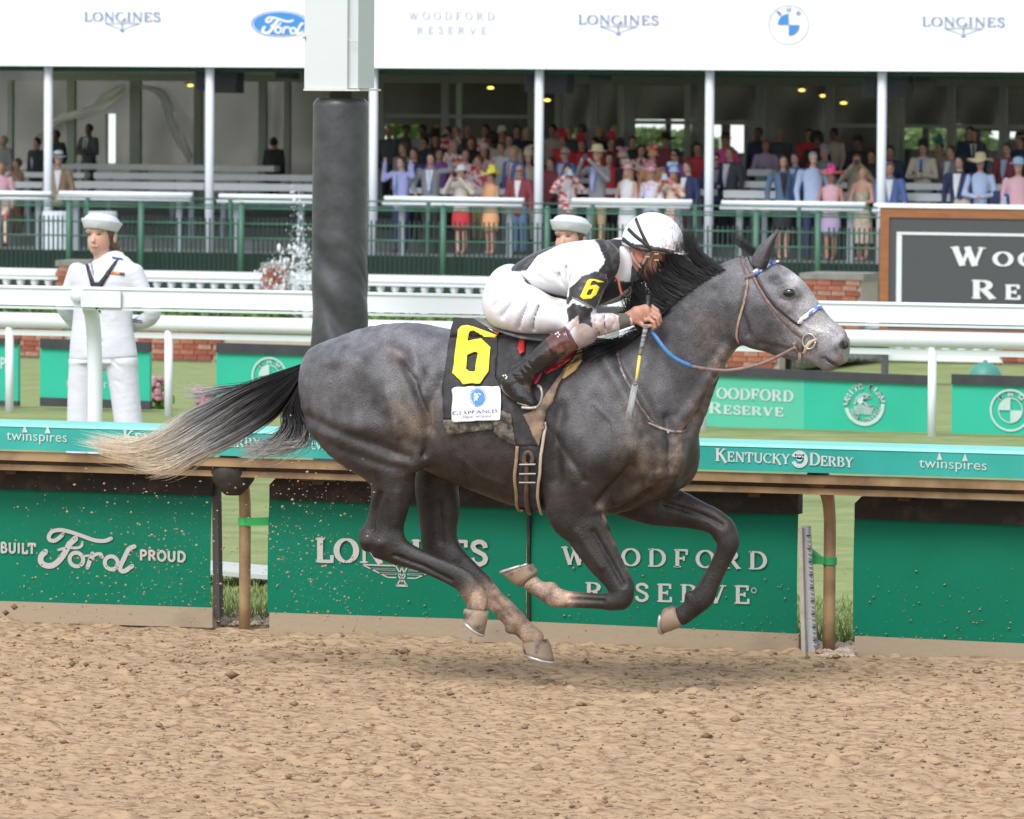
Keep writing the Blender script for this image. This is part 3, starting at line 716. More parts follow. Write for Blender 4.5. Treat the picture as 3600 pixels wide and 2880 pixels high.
# hooves with bright racing plates
M_HOOF = mat('hoof horn', (.27, .195, .135), .6, scale=11, color2=(.05, .045, .045), bump=.002, bscale=30, thr=(.50, .60))
M_SHOE = mat('racing plate aluminium', (.62, .62, .62), .35, var=.3, scale=30, metal=.6)
M_BLACKGLOSS = mat('horse eye', (.008, .006, .005), .06, var=.2, spec=.8)
def hoof(cb, cf, sh, st, b, dy, sole=False):
    Yp = YH + dy; cb, cf, sh, st = [P(a, c, Yp) for a, c in (cb, cf, sh, st)]; n = 20; k = 5; v = []; f = []
    for i in range(k):
        t = i / (k - 1); q0 = cb.lerp(sh, t); q1 = cf.lerp(st, t); c = (q0 + q1) / 2; ax = (q1 - q0) / 2; bb = b * (.70 + .32 * t)
        for j in range(n):
            g = 2 * math.pi * j / n; v.append(c + ax * math.cos(g) * (.88 if i == 0 else 1) + Vector((0, bb * math.sin(g), 0)))
    for i in range(k - 1):
        for j in range(n): q = (j + 1) % n; f.append((i * n + j, (i + 1) * n + j, (i + 1) * n + q, i * n + q))
    f += [tuple(range(n)), tuple(range((k - 1) * n, k * n))[::-1]]
    h = mesh('hoof', v, f, M_HOOF, horse, True)
    ax = (st - sh) / 2; c = (st + sh) / 2; nrm = (c - (cb + cf) / 2).normalized(); pts = []
    for j in range(17):
        g = R(-125 + 250 * j / 16); pts.append(c + ax * math.cos(g) * .93 + Vector((0, b * .98 * math.sin(g), 0)) + nrm * .005)
    m = MB(); m.tube(pts, .0075, 6); s_ = m.build('shoe', M_SHOE, None, True); s_.parent = h; s_.matrix_parent_inverse = Matrix.Translation(-horse.location)
hoof((976, 1281), (1031, 1287), (977, 1300), (1018, 1337), .052, -.145)
hoof((1099, 1354), (1156, 1345), (1104, 1374), (1167, 1394), .055, .13)
hoof((1134, 1204), (1093, 1238), (1120, 1187), (1055, 1207), .052, -.165)
hoof((1421, 1274), (1438, 1319), (1399, 1281), (1395, 1335), .052, .15)
# eye
for dy in (-1, 1):
    e = surf(1660, 617, off=-.011) if dy < 0 else Vector((P(1660, 617, YH).x, 2 * YH - surf(1660, 617, off=-.011).y, P(1660, 617, YH).z))
    m = MB(); m.ball(e, .0235, 16, (1.25, .8, .9)); m.build('eye', M_BLACKGLOSS, horse, True)
for dy in (-1,):
    e = surf(1777, 727, off=-.002); m = MB(); m.ball(e, .021, 14, (1.15, .35, .85)); m.build('nostril', mat('dark nostril', (.020, .012, .012), .6), horse, True)
# mane, forelock, tail
M_HAIR = mat('horse hair', (1, 1, 1), .42, scale=60, color2=(.7, .7, .7), vcol='Col', spec=.4)
def flow(n, k, guides, spread, dark, light, lightat, rad, jit=.012, seed=1, dys=(-.03, .03), curl=.0):
    """guides: list of pixel polylines with equal intent; strands are blends between neighbouring guides"""
    r = np.random.default_rng(seed); Gd = [catmull([np.array(P(u, v, YH)) for u, v in g], k) for g in guides]; S = np.zeros((n, k, 3)); C = np.zeros((n, k, 3)); Rr = np.zeros((n, k))
    t = np.linspace(0, 1, k)
    for i in range(n):
        x = r.random() * (len(Gd) - 1) if len(Gd) > 1 else 0; a = min(int(x), max(len(Gd) - 2, 0)); fx = x - a
        g = Gd[a] * (1 - fx) + Gd[min(a + 1, len(Gd) - 1)] * fx
        ln = .66 + .34 * r.random() ** .35
        ti = np.clip(t * ln, 0, 1) * (k - 1); i0 = ti.astype(int).clip(0, k - 2); ff = (ti - i0)[:, None]
        g = g[i0] * (1 - ff) + g[i0 + 1] * ff
        o = r.normal(0, 1, 3); clump = np.array([math.sin(x * 23), math.cos(x * 31), math.sin(x * 41 + 1)])
        w = (t ** 1.1)[:, None]
        off = (o * np.array([1, 1.1, 1]) * jit + clump * jit * .8) * w * spread
        ph = r.random() * 6.28; off = off + np.stack([np.sin(t * 7 + ph), np.cos(t * 5 + ph), np.sin(t * 6 + ph * 2)], 1) * curl * w
        S[i] = g + off + np.array([0, dys[0] + (dys[1] - dys[0]) * r.random(), 0])
        Rr[i] = rad * (.7 + .6 * r.random()) * np.clip(1.12 - t ** 4, .2, 1)
        m_ = np.clip((t * ln - lightat) / .30 + r.normal(0, .22), 0, 1)[:, None]; sil = np.array([.58, .58, .59]); m2 = np.clip((t * ln - lightat - .22) / .3, 0, 1)[:, None]
        C[i] = (np.array(dark) * (1 - m_) + (sil * (1 - m2) + np.array(light) * m2) * m_) * (.7 + .6 * r.random())
    return S, Rr, C
tg = [[(652, 762), (590, 785), (520, 812), (455, 845), (405, 872), (360, 905), (300, 935), (245, 938), (175, 926)],
      [(650, 768), (598, 800), (535, 835), (475, 872), (425, 905), (370, 938), (310, 955), (255, 948), (195, 930)],
      [(648, 776), (605, 815), (550, 860), (490, 900), (440, 930), (395, 958), (350, 975), (305, 968), (262, 950)],
      [(645, 785), (615, 835), (570, 880), (515, 915), (460, 940), (410, 962), (385, 980), (360, 992), (335, 1000)]]
S1, R1, C1 = flow(1900, 22, tg, 1.0, (.010, .010, .011), (.95, .82, .64), .25, .0014, .020, 5, (-.06, .06), .012)
S2, R2, C2 = flow(420, 22, [[(646, 785), (625, 830), (600, 865), (600, 895), (575, 925), (540, 945), (520, 950), (505, 945), (500, 940)], [(642, 800), (636, 835), (640, 868), (652, 895), (655, 915), (645, 935), (620, 940), (600, 945), (590, 945)]], 1.2, (.02, .02, .022), (.45, .42, .38), .4, .0013, .02, 6, (-.05, .04), .012)
S3, R3_, C3 = flow(70, 22, [[(610, 790), (570, 802), (530, 812), (495, 820), (460, 826), (430, 832), (410, 830), (395, 828), (380, 826)]], 1.0, (.02, .02, .022), (.5, .47, .42), .35, .0013, .02, 8, (-.03, .03), .01)
S = np.concatenate([S1, S2, S3]); hair('tail', S, np.concatenate([R1, R2, R3_]), np.concatenate([C1, C2, C3]), M_HAIR, horse)
dk = (.010, .010, .012); dl = (.035, .034, .038)
crest = catmull([(1238, 728), (1290, 712), (1345, 696), (1392, 656), (1436, 624), (1480, 592), (1530, 562)], 60)
def locks(n, k, seed, i0, i1, f, rad, jit=.012, ys=(-.02, .03)):
    r = np.random.default_rng(seed); S = np.zeros((n, k, 3)); C = np.zeros((n, k, 3)); Rr = np.zeros((n, k)); t = np.linspace(0, 1, k)
    for i in range(n):
        a = i0 + (i1 - i0) * r.random(); j = int(a * 59); u, v = crest[j]
        cl = math.floor(a * 26) / 26
        pts = f(u + r.normal(0, 2), v + r.normal(0, 2), a, cl, r)
        y = ys[0] + (ys[1] - ys[0]) * r.random()
        g = catmull([np.array(P(p[0], p[1], YH + y + (p[2] if len(p) > 2 else 0))) for p in pts], k)
        S[i] = g + (r.normal(0, jit, 3))[None, :] * (t ** 1.3)[:, None]
        Rr[i] = rad * (.6 + .8 * r.random()) * np.clip(1.03 - t ** 2.4, .12, 1)
        C[i] = (np.array(dk) + (np.array(dl) - np.array(dk)) * r.random())
    return S, Rr, C
def f_up(u, v, a, cl, r):
    uc, vc = crest[int(min(cl + .015, .999) * 59)]; uc += (u - uc) * .25; vc += (v - vc) * .25
    q = np.random.default_rng(int(cl * 1000) + 5); h = (58 + 55 * q.random()) * (.42 + .75 * a if a < .7 else 1.0) * (.75 + .3 * r.random())
    lean = (-58 - 46 * q.random()) * (1.15 - .75 * max(0, a - .45)) * (.3 + .7 * min(1, max(0, (a - .38) / .34))); cx = 30 * (q.random() - .4); j = r.normal(0, 2.6, 2); h *= .95
    return [(u, v + 3), (u + lean * .30 + j[0], v - h * .12), ((u + uc) / 2 + lean * .72 + j[0], (v + vc) / 2 - h * .42), (uc + lean * .95 + cx * .4 + j[0], vc - h * .80 + j[1]), (uc + lean * .9 + cx + j[0] * 1.8, vc - h * 1.18 + j[1] * 2)]
def f_down(u, v, a, cl, r):
    k = .6 + .9 * r.random(); o = []
    for du, dv in ((0, 0), (-10, 8), (-24, 17), (-42, 27), (-62, 40)):
        uu, vv = u + du * k, v + 4 + dv * k + (2 * math.sin(cl * 70) if du else 0); p = surf(uu, vv, off=.012 + .02 * r.random()); o.append((uu, vv, p.y - YH))
    return o
a1 = locks(2600, 14, 21, .36, 1.0, f_up, .0017, .017, (-.06, .03))
a2 = locks(520, 14, 22, .04, .58, f_down, .0018, .022, (-.02, .01))
def f_fore(u, v, a, cl, r):
    u, v = 1600 + r.normal(0, 5), 540 + r.normal(0, 3); q = r.random()
    return [(u, v), (u - 14, v - 12), (u - 28 - 10 * q, v - 24), (u - 38 - 14 * q, v - 34 - 12 * r.random()), (u - 34 - 24 * q, v - 44 - 22 * r.random())]
a3 = locks(70, 12, 23, 0, 1, f_fore, .0011, .022)
S = np.concatenate([a1[0], a2[0]]); hair('mane', S, np.concatenate([a1[1], a2[1]]), np.concatenate([a1[2], a2[2]]), M_HAIR, horse)
hair('forelock', *a3, M_HAIR, horse)
for dy, tip_, m1 in ((-1, (1638, 487), (1622, 512)), (1, (1628, 492), (1614, 514))):
    f = Field((P(1570, 560, YH + .2).x - .02, YH - .12, P(1600, 570, YH).z), (P(1660, 470, YH - .2).x, YH + .12, P(1600, 470, YH).z), .0036)
    y = lambda q: YH + dy * q
    f.chain([(P(1598, 560, y(.050)), .036, .026), (P(1603, 543, y(.056)), .038, .028), (P(1612, 524, y(.062)), .031, .024), (P(1624, 506, y(.064)), .018, .015), (P(*tip_, y(.060)), .0035, .0035)], k=.005, cap=.01)
    f.chain([(P(1618, 542, y(.092)), .014, .020), (P(1624, 522, y(.088)), .013, .020), (P(1632, 503, y(.080)), .006, .010)], k=.004) if False else None
    f.seg(P(1616, 545, y(.088)), P(1625, 520, y(.086)), .015, .022, .011, .020, .004, op='sub'); f.seg(P(1625, 520, y(.086)), P(*tip_, y(.072)), .011, .020, .003, .006, .004, op='sub')
    Ve, Fe = f.mesh(1); ue, we = proj(Ve); rim = np.clip((ue - (1598 + (560 - we) * .45)) / 10, 0, 1)[:, None]
    ce = np.array([.085, .085, .092]) * (1 - rim) + np.array([.03, .028, .028]) * rim; fast_mesh('ear', Ve, Fe, M_SKIN, horse, ce)
# ------------------------------------------------------------------ helpers for tack and cloth that lie on a body
def pc(pairs, Y0=YH):
    """outline pairs with a depth for each: (u1,v1,u2,v2,b,dy)"""
    pts = [(P(a, b, Y0 + dy), P(c, d, Y0 + dy), w) for a, b, c, d, w, dy in pairs]; cs = [(p + q) / 2 for p, q, w in pts]; out = []
    for i, (p, q, w) in enumerate(pts):
        t = (cs[min(i + 1, len(cs) - 1)] - cs[max(i - 1, 0)]).normalized(); hl = (p - q) / 2
        out.append((cs[i], max((hl - t * hl.dot(t)).length, .01), w))
    return out
def T2(x, y): return (1006.1 + x / 4, 431.2 + y / 4)
def T3(x, y): return (898.3 + x / 4, 646.8 + y / 4)
def T1(x, y): return (1347.5 + x / 4, 467.1 + y / 4)
def T6(x, y): return (598.9 + x / 4, 646.8 + y / 4)
def drape(name, polys, m, parent, bvh, off=.008, thick=.004, step=7, wr=0.0, Y=YH, smooth=True, fb=-.10, vmin=None):
    """cut pixel outlines into small faces and lay them on a body as thin cloth"""
    bm = bmesh.new()
    for poly in polys:
        vs = [bm.verts.new((u, v, 0)) for u, v in poly]
        try: bm.faces.new(vs)
        except ValueError: pass
    bmesh.ops.triangulate(bm, faces=[f for f in bm.faces if len(f.verts) > 4])
    us = [v.co.x for v in bm.verts]; ws = [v.co.y for v in bm.verts]
    for ax, lo_, hi_ in ((0, min(us), max(us)), (1, min(ws), max(ws))):
        x = lo_ + step
        while x < hi_:
            co = (x, 0, 0) if ax == 0 else (0, x, 0); no = (1, 0, 0) if ax == 0 else (0, 1, 0)
            bmesh.ops.bisect_plane(bm, geom=bm.verts[:] + bm.edges[:] + bm.faces[:], plane_co=co, plane_no=no); x += step
    bmesh.ops.remove_doubles(bm, verts=bm.verts, dist=.01)
    for v in bm.verts:
        u, w = v.co.x, v.co.y
        if vmin is not None and w < vmin: v.co = P(u, w, surf(u, vmin, bvh, off, Y, fb).y - (vmin - w) * -.0006 - off * .6); continue
        p = surf(u, w, bvh, off + (wr * math.sin(u * .21 + w * .05) * math.sin(w * .12 + 1) if wr else 0), Y, fb); v.co = p
    if thick:
        bmesh.ops.recalc_face_normals(bm, faces=bm.faces)
        g = bmesh.ops.extrude_face_region(bm, geom=bm.faces[:])
        for v in [e for e in g['geom'] if isinstance(e, bmesh.types.BMVert)]: v.co.y += thick
        bmesh.ops.recalc_face_normals(bm, faces=bm.faces)
    me = bpy.data.meshes.new(name); 
    if parent is not None: bmesh.ops.translate(bm, vec=-parent.location, verts=bm.verts)
    bm.to_mesh(me); bm.free()
    return link(name, me, m, parent, smooth)
def strap(name, uvs, r, m, parent, bvh=bvh_h, off=.004, flat=.45, n=None, Y=YH, dys=None, sides=8):
    c = catmull(uvs, n or len(uvs) * 7)
    if dys is not None:
        d = catmull([(x, 0) for x in dys], len(c)); pts = [P(a, b, Y + k[0]) for (a, b), k in zip(c, d)]
    else: pts = [surf(a, b, bvh, off, Y) for a, b in c]
    m_ = MB(); m_.tube(pts, r, sides, flat=flat); return m_.build(name, m, parent, True)
def field_for(pts, pad, h):
    a = np.array([tuple(p) for p in pts]); y0, y1 = a[:, 1].min(), a[:, 1].max()
    uv = [proj(p) for p in a]; us = [q[0] for q in uv]; ws = [q[1] for q in uv]
    a = np.array([tuple(P(u, w, y)) for u in (min(us), max(us)) for w in (min(ws), max(ws)) for y in (y0, y1)])
    return Field(a.min(0) - pad, a.max(0) + pad, h)

# ------------------------------------------------------------------ jockey
M_WHITE = mat('white silks', (.70, .70, .73), .5, var=.05, scale=9, bump=.010, bscale=7, vcol='Col', spec=.4, sheen=.2)
M_BREECH = mat('white breeches', (.68, .68, .72), .55, var=.06, scale=9, bump=.016, bscale=8, vcol='Col', stretch=(1, 1, .45))
M_FLESH = mat('skin', (.40, .205, .145), .5, scale=30, color2=(.31, .15, .10), vcol='Col')
M_BOOT = mat('patent boot', (1, 1, 1), .12, scale=22, color2=(.85, .85, .85), vcol='Col', bump=.016, bscale=15, spec=.5, coat=.35)
M_SHELL = mat('white helmet cover', (.78, .78, .80), .32, var=.05, scale=12, vcol='Col', bump=.001)
M_BLACK = mat('black cloth', (.018, .018, .020), .75, scale=25, color2=(.05, .048, .045), bump=.003, bscale=60, thr=(.45, .75), sheen=.1)
M_BLEATH = mat('black strap', (.015, .015, .016), .45, scale=30, color2=(.06, .055, .05), thr=(.5, .75))
M_YEL = mat('yellow numeral', (.86, .72, .03), .55, var=.08, scale=10, color2=(.70, .56, .04), thr=(.55, .8))
jk = thing('person', 'jockey in white and black silks crouched over the horse, muddy sleeve with a yellow 6', 'person', P(1120, 690, YH))
def col_const(V, c): return np.ones((len(V), 3)) * np.array(c)
def garment(name, F, m, painter, parent=jk, smooth=1, bvhout=False):
    V, Q = F.mesh(smooth); u, w = proj(V)
    c = col_const(V, (1, 1, 1))
    if painter: c = painter(V, u, w, c)
    o = fast_mesh(name, V, Q, m, parent, c)
    return (o, BVHTree.FromPolygons(V.tolist(), Q.tolist())) if bvhout else o
# head, neck and hands: one skin
hd = field_for([P(1300, 440, YH - .22), P(1410, 610, YH + .2)], .06, .006)
hd.blob(P(1371, 522, YH), (.098, .078, .105), .02, rot=-.3)
hd.blob(P(1381, 556, YH), (.060, .062, .085), .03, rot=.25)
hd.seg(P(1344, 556, YH), P(1371, 588, YH), .035, .052, .026, .032, .03)
hd.seg(P(1372, 584, YH), P(1376, 592, YH), .026, .028, .018, .020, .015)
hd.seg(P(1394, 553, YH), P(1402, 571, YH), .014, .014, .019, .018, .012)            # nose
hd.seg(P(1388, 580, YH), P(1391, 586, YH), .012, .024, .012, .022, .01)              # lips
hd.seg(P(1393, 540, YH), P(1392, 546, YH), .02, .055, .02, .05, .015)                # brow
for dy in (-1, 1):
    hd.blob(P(1391, 556, YH + dy * .034), (.016, .014, .014), .008, op='sub')
    hd.blob(P(1345, 541, YH + dy * .080), (.022, .010, .033), .008, rot=.3)          # ear
    hd.blob(P(1347, 540, YH + dy * .092), (.011, .008, .018), .004, rot=.3, op='sub')
hd.seg(P(1312, 543, YH), P(1350, 560, YH), .062, .062, .055, .058, .03)
def p_head(V, u, w, c):
    d = (in_poly(u, w, [(1362, 560), (1402, 575), (1380, 604), (1352, 586)]))
    c[d] *= np.array([.72, .70, .72]); k = np.hypot(u - 1345, w - 541) < 9; c[k] *= np.array([1.2, .75, .62])
    return c * (1 + .12 * vnoise(V, 60, 5, 2))[:, None]
head = garment('head', hd, M_FLESH, p_head)
for dy in (-1, 1): mb = MB(); mb.ball(P(1390, 556, YH + dy * .033), .012, 10); mb.build('eye', mat('eye', (.05, .03, .02), .1), jk, True)
def hand(dyc, mir=1, ox=0, oy=0):
    f = field_for([P(1318 + ox, 632 + oy, YH + dyc - .09), P(1396 + ox, 696 + oy, YH + dyc + .09)], .02, .0034)
    q = lambda u, v, dy: P(u + ox, v + oy, YH + dyc + dy * mir)
    f.seg(q(1322, 672, 0), q(1342, 663, 0), .032, .024, .038, .021, .015); f.seg(q(1342, 663, 0), q(1364, 656, -.004), .038, .021, .036, .018, .012)
    kn = [(1372, 645, .020), (1374, 654, .006), (1372, 663, -.008), (1367, 672, -.020)]
    for i, (u, v, dy) in enumerate(kn):
        ln = (1.0, 1.1, 1.0, .8)[i]; m1 = (u + 13 * ln, v + 9 * ln, dy - .006); m2 = (u + 15 * ln, v + 21 * ln, dy - .002); m3 = (u + 9 * ln, v + 28 * ln, dy + .012)
        f.seg(q(u - 8, v + 2, dy), q(u, v, dy), .011, .011, .0105, .0105, .004); f.seg(q(u, v, dy), q(*m1), .0102, .0102, .0092, .0092, .002)
        f.seg(q(*m1), q(*m2), .0092, .0092, .0085, .0085, .001); f.seg(q(*m2), q(*m3), .0085, .0085, .007, .007, .001)
    f.seg(q(1345, 678, -.004), q(1358, 687, -.012), .014, .014, .011, .011, .008); f.seg(q(1358, 687, -.012), q(1371, 686, -.02), .011, .011, .009, .009, .003)
    return garment('hand', f, M_FLESH, lambda V, u, w, c: c * (1.12 + .22 * vnoise(V, 90, 6, 2))[:, None])
hand(-.175); hand(.10, -1, 10, -6)
# silks
sh = field_for([P(1060, 480, YH - .36), P(1350, 730, YH + .36)], .05, .0065)
sh.chain(pc([(1078, 562, 1108, 612, .12, 0), (1105, 545, 1124, 616, .145, 0), (1140, 527, 1152, 622, .165, 0), (1185, 513, 1192, 630, .18, 0), (1228, 506, 1238, 640, .195, 0), (1268, 507, 1286, 640, .19, 0), (1300, 520, 1318, 612, .13, 0)]), k=.03, cap=.03)
for s in (-1, 1):
    sh.blob(P(1262, 548, YH + s * .155), (.10, .075, .095), .05)
sh.chain(pc([(1218, 535, 1294, 560, .085, -.17), (1203, 585, 1272, 603, .078, -.235), (1194, 636, 1256, 646, .064, -.275), (1193, 688, 1240, 668, .052, -.285)]), k=.03)
sh.chain(pc([(1198, 672, 1212, 707, .050, -.285), (1246, 661, 1249, 710, .050, -.27), (1290, 659, 1290, 699, .043, -.215), (1326, 660, 1322, 688, .032, -.175)]), k=.015)
sh.chain(pc([(1240, 540, 1300, 560, .08, .17), (1235, 600, 1290, 610, .07, .24), (1225, 655, 1268, 660, .055, .26)]), k=.03)
sh.chain(pc([(1235, 650, 1240, 690, .05, .26), (1290, 645, 1290, 684, .042, .18), (1335, 648, 1332, 676, .032, .10)]), k=.015)
sh.seg(P(1305, 535, YH), P(1325, 548, YH), .075, .075, .062, .066, .02)       # stand collar
# folds in the cloth
for a, b in (((1190, 560), (1196, 625)), ((1175, 575), (1185, 632)), ((1215, 560), (1196, 600)), ((1130, 580), (1160, 610)), ((1150, 560), (1180, 600))):
    sh.seg(P(*a, YH - .19), P(*b, YH - .21), .006, .03, .004, .03, .012, op='sub')
for a, b in (((1256, 672), (1262, 704)), ((1270, 668), (1276, 700)), ((1284, 664), (1290, 696)), ((1298, 662), (1304, 694))):
    sh.seg(P(*a, YH - .28), P(*b, YH - .27), .0035, .03, .0035, .03, .008, op='sub')
BLK = (.025, .025, .028)
SH_BLACK = [[T2(*p) for p in q] for q in (
    [(250, 560), (280, 500), (460, 380), (700, 330), (620, 370), (500, 430), (405, 560)], [(960, 270), (1260, 300), (1250, 360), (1200, 450), (1150, 480), (1060, 510), (1070, 460), (1010, 330)],
    [(1010, 560), (1060, 500), (1150, 440), (1215, 440), (1180, 560), (1150, 640), (1290, 650), (1290, 790), (1180, 930), (1000, 860), (1080, 660), (1075, 600)],
    [(370, 590), (480, 700), (600, 745), (770, 780), (770, 840), (560, 790), (440, 720)], [(790, 690), (870, 610), (800, 790), (760, 850), (770, 700)],
    [(800, 830), (975, 875), (960, 905), (850, 930), (735, 1010), (745, 880)], [(850, 930), (950, 905), (972, 1125), (862, 1120)])]
SH_PATCH = [T2(*p) for p in [(1000, 560), (1068, 585), (1084, 650), (988, 878), (798, 780), (870, 605)]]
SH_WHITE = [[T2(*p) for p in q] for q in ([(1010, 850), (1180, 775), (1270, 700), (1285, 730), (1190, 805), (1030, 870)], [(1195, 480), (1240, 480), (1270, 640), (1195, 625)], [(1195, 350), (1250, 350), (1250, 420), (1200, 500)])]
def p_shirt(V, u, w, c):
    nz = vnoise(V, 34, 8, 3); nf = V[:, 1] < YH + .06
    for q in SH_BLACK: c[in_poly(u, w, q) & nf] = BLK
    for q in SH_WHITE: c[in_poly(u, w, q) & nf] = (1, 1, 1)
    k = in_poly(u, w, SH_PATCH) & nf; c[k] = (.045, .045, .048)
    mu = np.clip((u - 1192) / 20, 0, 1) * np.clip((w - 655) / 12, 0, 1) * np.clip(.8 + nz * 1.2, 0, 1) * nf
    lt = c[:, 0] > .5
    c[lt] = c[lt] * (1 - mu[lt, None] * .8) + np.array([.46, .28, .18]) * mu[lt, None] * .8
    dk = ~lt; c[dk] += np.clip(nz[dk] - .05, 0, 1)[:, None] * np.array([.22, .20, .17])
    b = in_poly(u, w, [T2(1180, 900), T2(1280, 890), T2(1290, 1060), T2(1195, 1060)]); c[b] = (.16, .15, .12)
    e = in_poly(u, w, [T2(1285, 890), T2(1330, 890), T2(1330, 1060), T2(1290, 1060)]); c[e] = (.9, .8, .74)
    return c
shirt, bvh_s = garment('silks', sh, M_WHITE, p_shirt, bvhout=True)
# breeches
br = field_for([P(1010, 560, YH - .36), P(1260, 730, YH + .36)], .06, .0068)
for s in (-1, 1):
    br.blob(P(1067, 630, YH + s * .07), (.100, .11, .135), .04, rot=.2)
    dy = [s * .10, s * .14, s * .20, s * .25, s * .285]
    br.chain(pc([(1082, 582, 1046, 688, .11, dy[0]), (1108, 597, 1098, 702, .10, dy[1]), (1150, 622, 1146, 703, .088, dy[2]), (1196, 634, 1190, 702, .070, dy[3]), (1240, 676, 1226, 722, .052, dy[4])]), k=.03)
    br.seg(P(1232, 700, YH + dy[4]), P(1210, 715, YH + dy[4]), .055, .05, .05, .045, .03)
br.seg(P(1075, 590, YH), P(1108, 590, YH), .075, .14, .055, .14, .03)
for a, b in (((1088, 622), (1052, 668)), ((1112, 632), (1088, 692)), ((1062, 602), (1036, 648)), ((1134, 645), (1122, 694))):
    br.seg(P(*a, YH - .26), P(*b, YH - .235), .004, .03, .002, .03, .028, op='sub')
def p_br(V, u, w, c):
    nz = vnoise(V, 26, 9, 3); nf = V[:, 1] < YH
    mu = np.clip(np.exp(-(((u - 1178) / 34) ** 2 + ((w - 632) / 18) ** 2)) * 1.2 * (nz * 1.4 + .5), 0, .8) * nf
    c = c * (1 - mu[:, None]) + np.array([.55, .40, .24]) * mu[:, None]
    k = np.clip((u - 1203) / 12, 0, 1) * (w > 670) * (.8 + .3 * nz); k = np.clip(k, 0, .95)
    c = c * (1 - k[:, None]) + np.array([.34, .22, .15]) * k[:, None]
    return c
garment('breeches', br, M_BREECH, p_br)
# boots
for s, ex in ((-1, 0), (1, 0)):
    d = s * .31
    bt = field_for([P(1040, 680, YH + d - .08), P(1240, 862, YH + d + .08)], .04, .0055)
    bt.chain(pc([(1186, 689, 1222, 731, .056, d), (1149, 713, 1191, 750, .060, d), (1116, 743, 1158, 772, .054, d), (1091, 764, 1135, 787, .046, d), (1074, 776, 1120, 808, .043, d)]), k=.02, cap=.012)
    bt.chain(pc([(1049, 794, 1106, 784, .038, d), (1056, 818, 1118, 808, .043, d), (1082, 842, 1124, 826, .043, d), (1108, 856, 1131, 843, .034, d)]), k=.015)
    for a, b in (((1098, 770), (1120, 795)), ((1090, 776), (1108, 803)), ((1106, 760), (1128, 785))):
        bt.seg(P(*a, YH + d - .058), P(*b, YH + d - .052), .004, .012, .003, .012, .014, op='sub')
    cuff = [T2(*p) for p in [(566, 1130), (700, 1010), (745, 1030), (805, 1150), (900, 1200), (900, 1260), (632, 1236)]]
    def p_b(V, u, w, c):
        nz = vnoise(V, 30, 10, 3); c[:] = (.012, .012, .013); k = in_poly(u, w, cuff); c[k] = (.10, .028, .030)
        m = np.clip((nz + .25) * 1.6, 0, 1) * np.clip(np.exp(-(((u - 1190) / 32) ** 2 + ((w - 738) / 16) ** 2)) + .8 * np.exp(-(((u - 1116) / 10) ** 2 + ((w - 812) / 16) ** 2)), 0, 1)
        c = c * (1 - m[:, None]) + np.array([.24, .16, .10]) * m[:, None]
        return c
    boot, bvh_b = garment('boot', bt, M_BOOT, p_b, bvhout=True)
    if s < 0:
        m = MB(); m.tube([surf(*T2(330, 1668), bvh_b, -.004), surf(*T2(400, 1690), bvh_b, .0), surf(*T2(470, 1700), bvh_b, .0)], .006, 6); q = m.build('sole_edge', mat('boot sole', (.25, .24, .22), .8), None, True); q.parent = boot; q.matrix_parent_inverse = Matrix.Translation(-jk.location)
# helmet
hm = field_for([P(1300, 440, YH - .15), P(1450, 545, YH + .15)], .04, .0055)
hm.blob(P(1374, 512, YH), (.144, .118, .140), .01, rot=-.12)
a_ = P(1308, 514, YH); b_ = P(1442, 538, YH); nn = np.array([(b_ - a_).z, 0, -(b_ - a_).x]); nn = nn / np.linalg.norm(nn)
hm.halfspace(np.array(a_), nn if nn[2] < 0 else -nn)
hm.seg(P(1425, 530, YH), P(1443, 536, YH), .008, .085, .006, .05, .012)
def p_hm(V, u, w, c):
    nz = vnoise(V, 70, 13, 3); m = np.clip((nz - .12) * 3, 0, 1) * np.exp(-(((u - 1410) / 26) ** 2 + ((w - 510) / 26) ** 2)); c = c * (1 - m[:, None]) + np.array([.42, .27, .22]) * m[:, None]
    band = in_poly(u, w, [T2(*p) for p in [(1200, 285), (1320, 330), (1440, 345), (1560, 365), (1760, 415), (1760, 400), (1600, 400), (1440, 380), (1330, 362), (1215, 312)]])
    c[band] = (.05, .048, .045); return c
helmet, bvh_m = garment('helmet', hm, M_SHELL, p_hm, bvhout=True)
for pts in ([(1330, 120), (1370, 215), (1420, 320), (1460, 385)], [(1268, 205), (1330, 265), (1400, 320), (1455, 380)], [(1222, 285), (1300, 345), (1380, 372), (1455, 385)], [(1455, 370), (1560, 385), (1650, 400)]):
    strap('strap', [T2(*p) for p in pts], .0085, M_BLEATH, jk, bvh_m, .002, .35)
strap('chin_strap', [T2(*p) for p in [(1460, 385), (1420, 440), (1385, 500), (1370, 520), (1310, 450), (1290, 400)]], .008, mat('worn grey strap', (.20, .18, .16), .7, scale=40, color2=(.38, .33, .28)), jk, Y=YH, dys=[-.10, -.088, -.075, -.075, -.085, -.085], flat=.4)
strap('chin_strap', [T2(*p) for p in [(1385, 500), (1370, 560), (1345, 615), (1365, 640)]], .011, M_BLEATH, jk, Y=YH, dys=[-.078, -.066, -.05, -.03], flat=.4)
for x, y in ((1428, 412), (1505, 440)):
    mb = MB(); c = P(*T2(x, y), YH - .094); 
    for a, b in (((-.011, -.014), (.011, -.014)), ((.011, -.014), (.011, .014)), ((.011, .014), (-.011, .014)), ((-.011, .014), (-.011, -.014))): mb.bar(c + Vector((a[0], 0, a[1])), c + Vector((b[0], 0, b[1])), .004, .004)
    mb.build('buckle', mat('brass buckle', (.75, .62, .30), .3, metal=.8, var=.2), jk)
gg = field_for([P(1380, 535, YH - .08), P(1412, 575, YH + .08)], .03, .006)
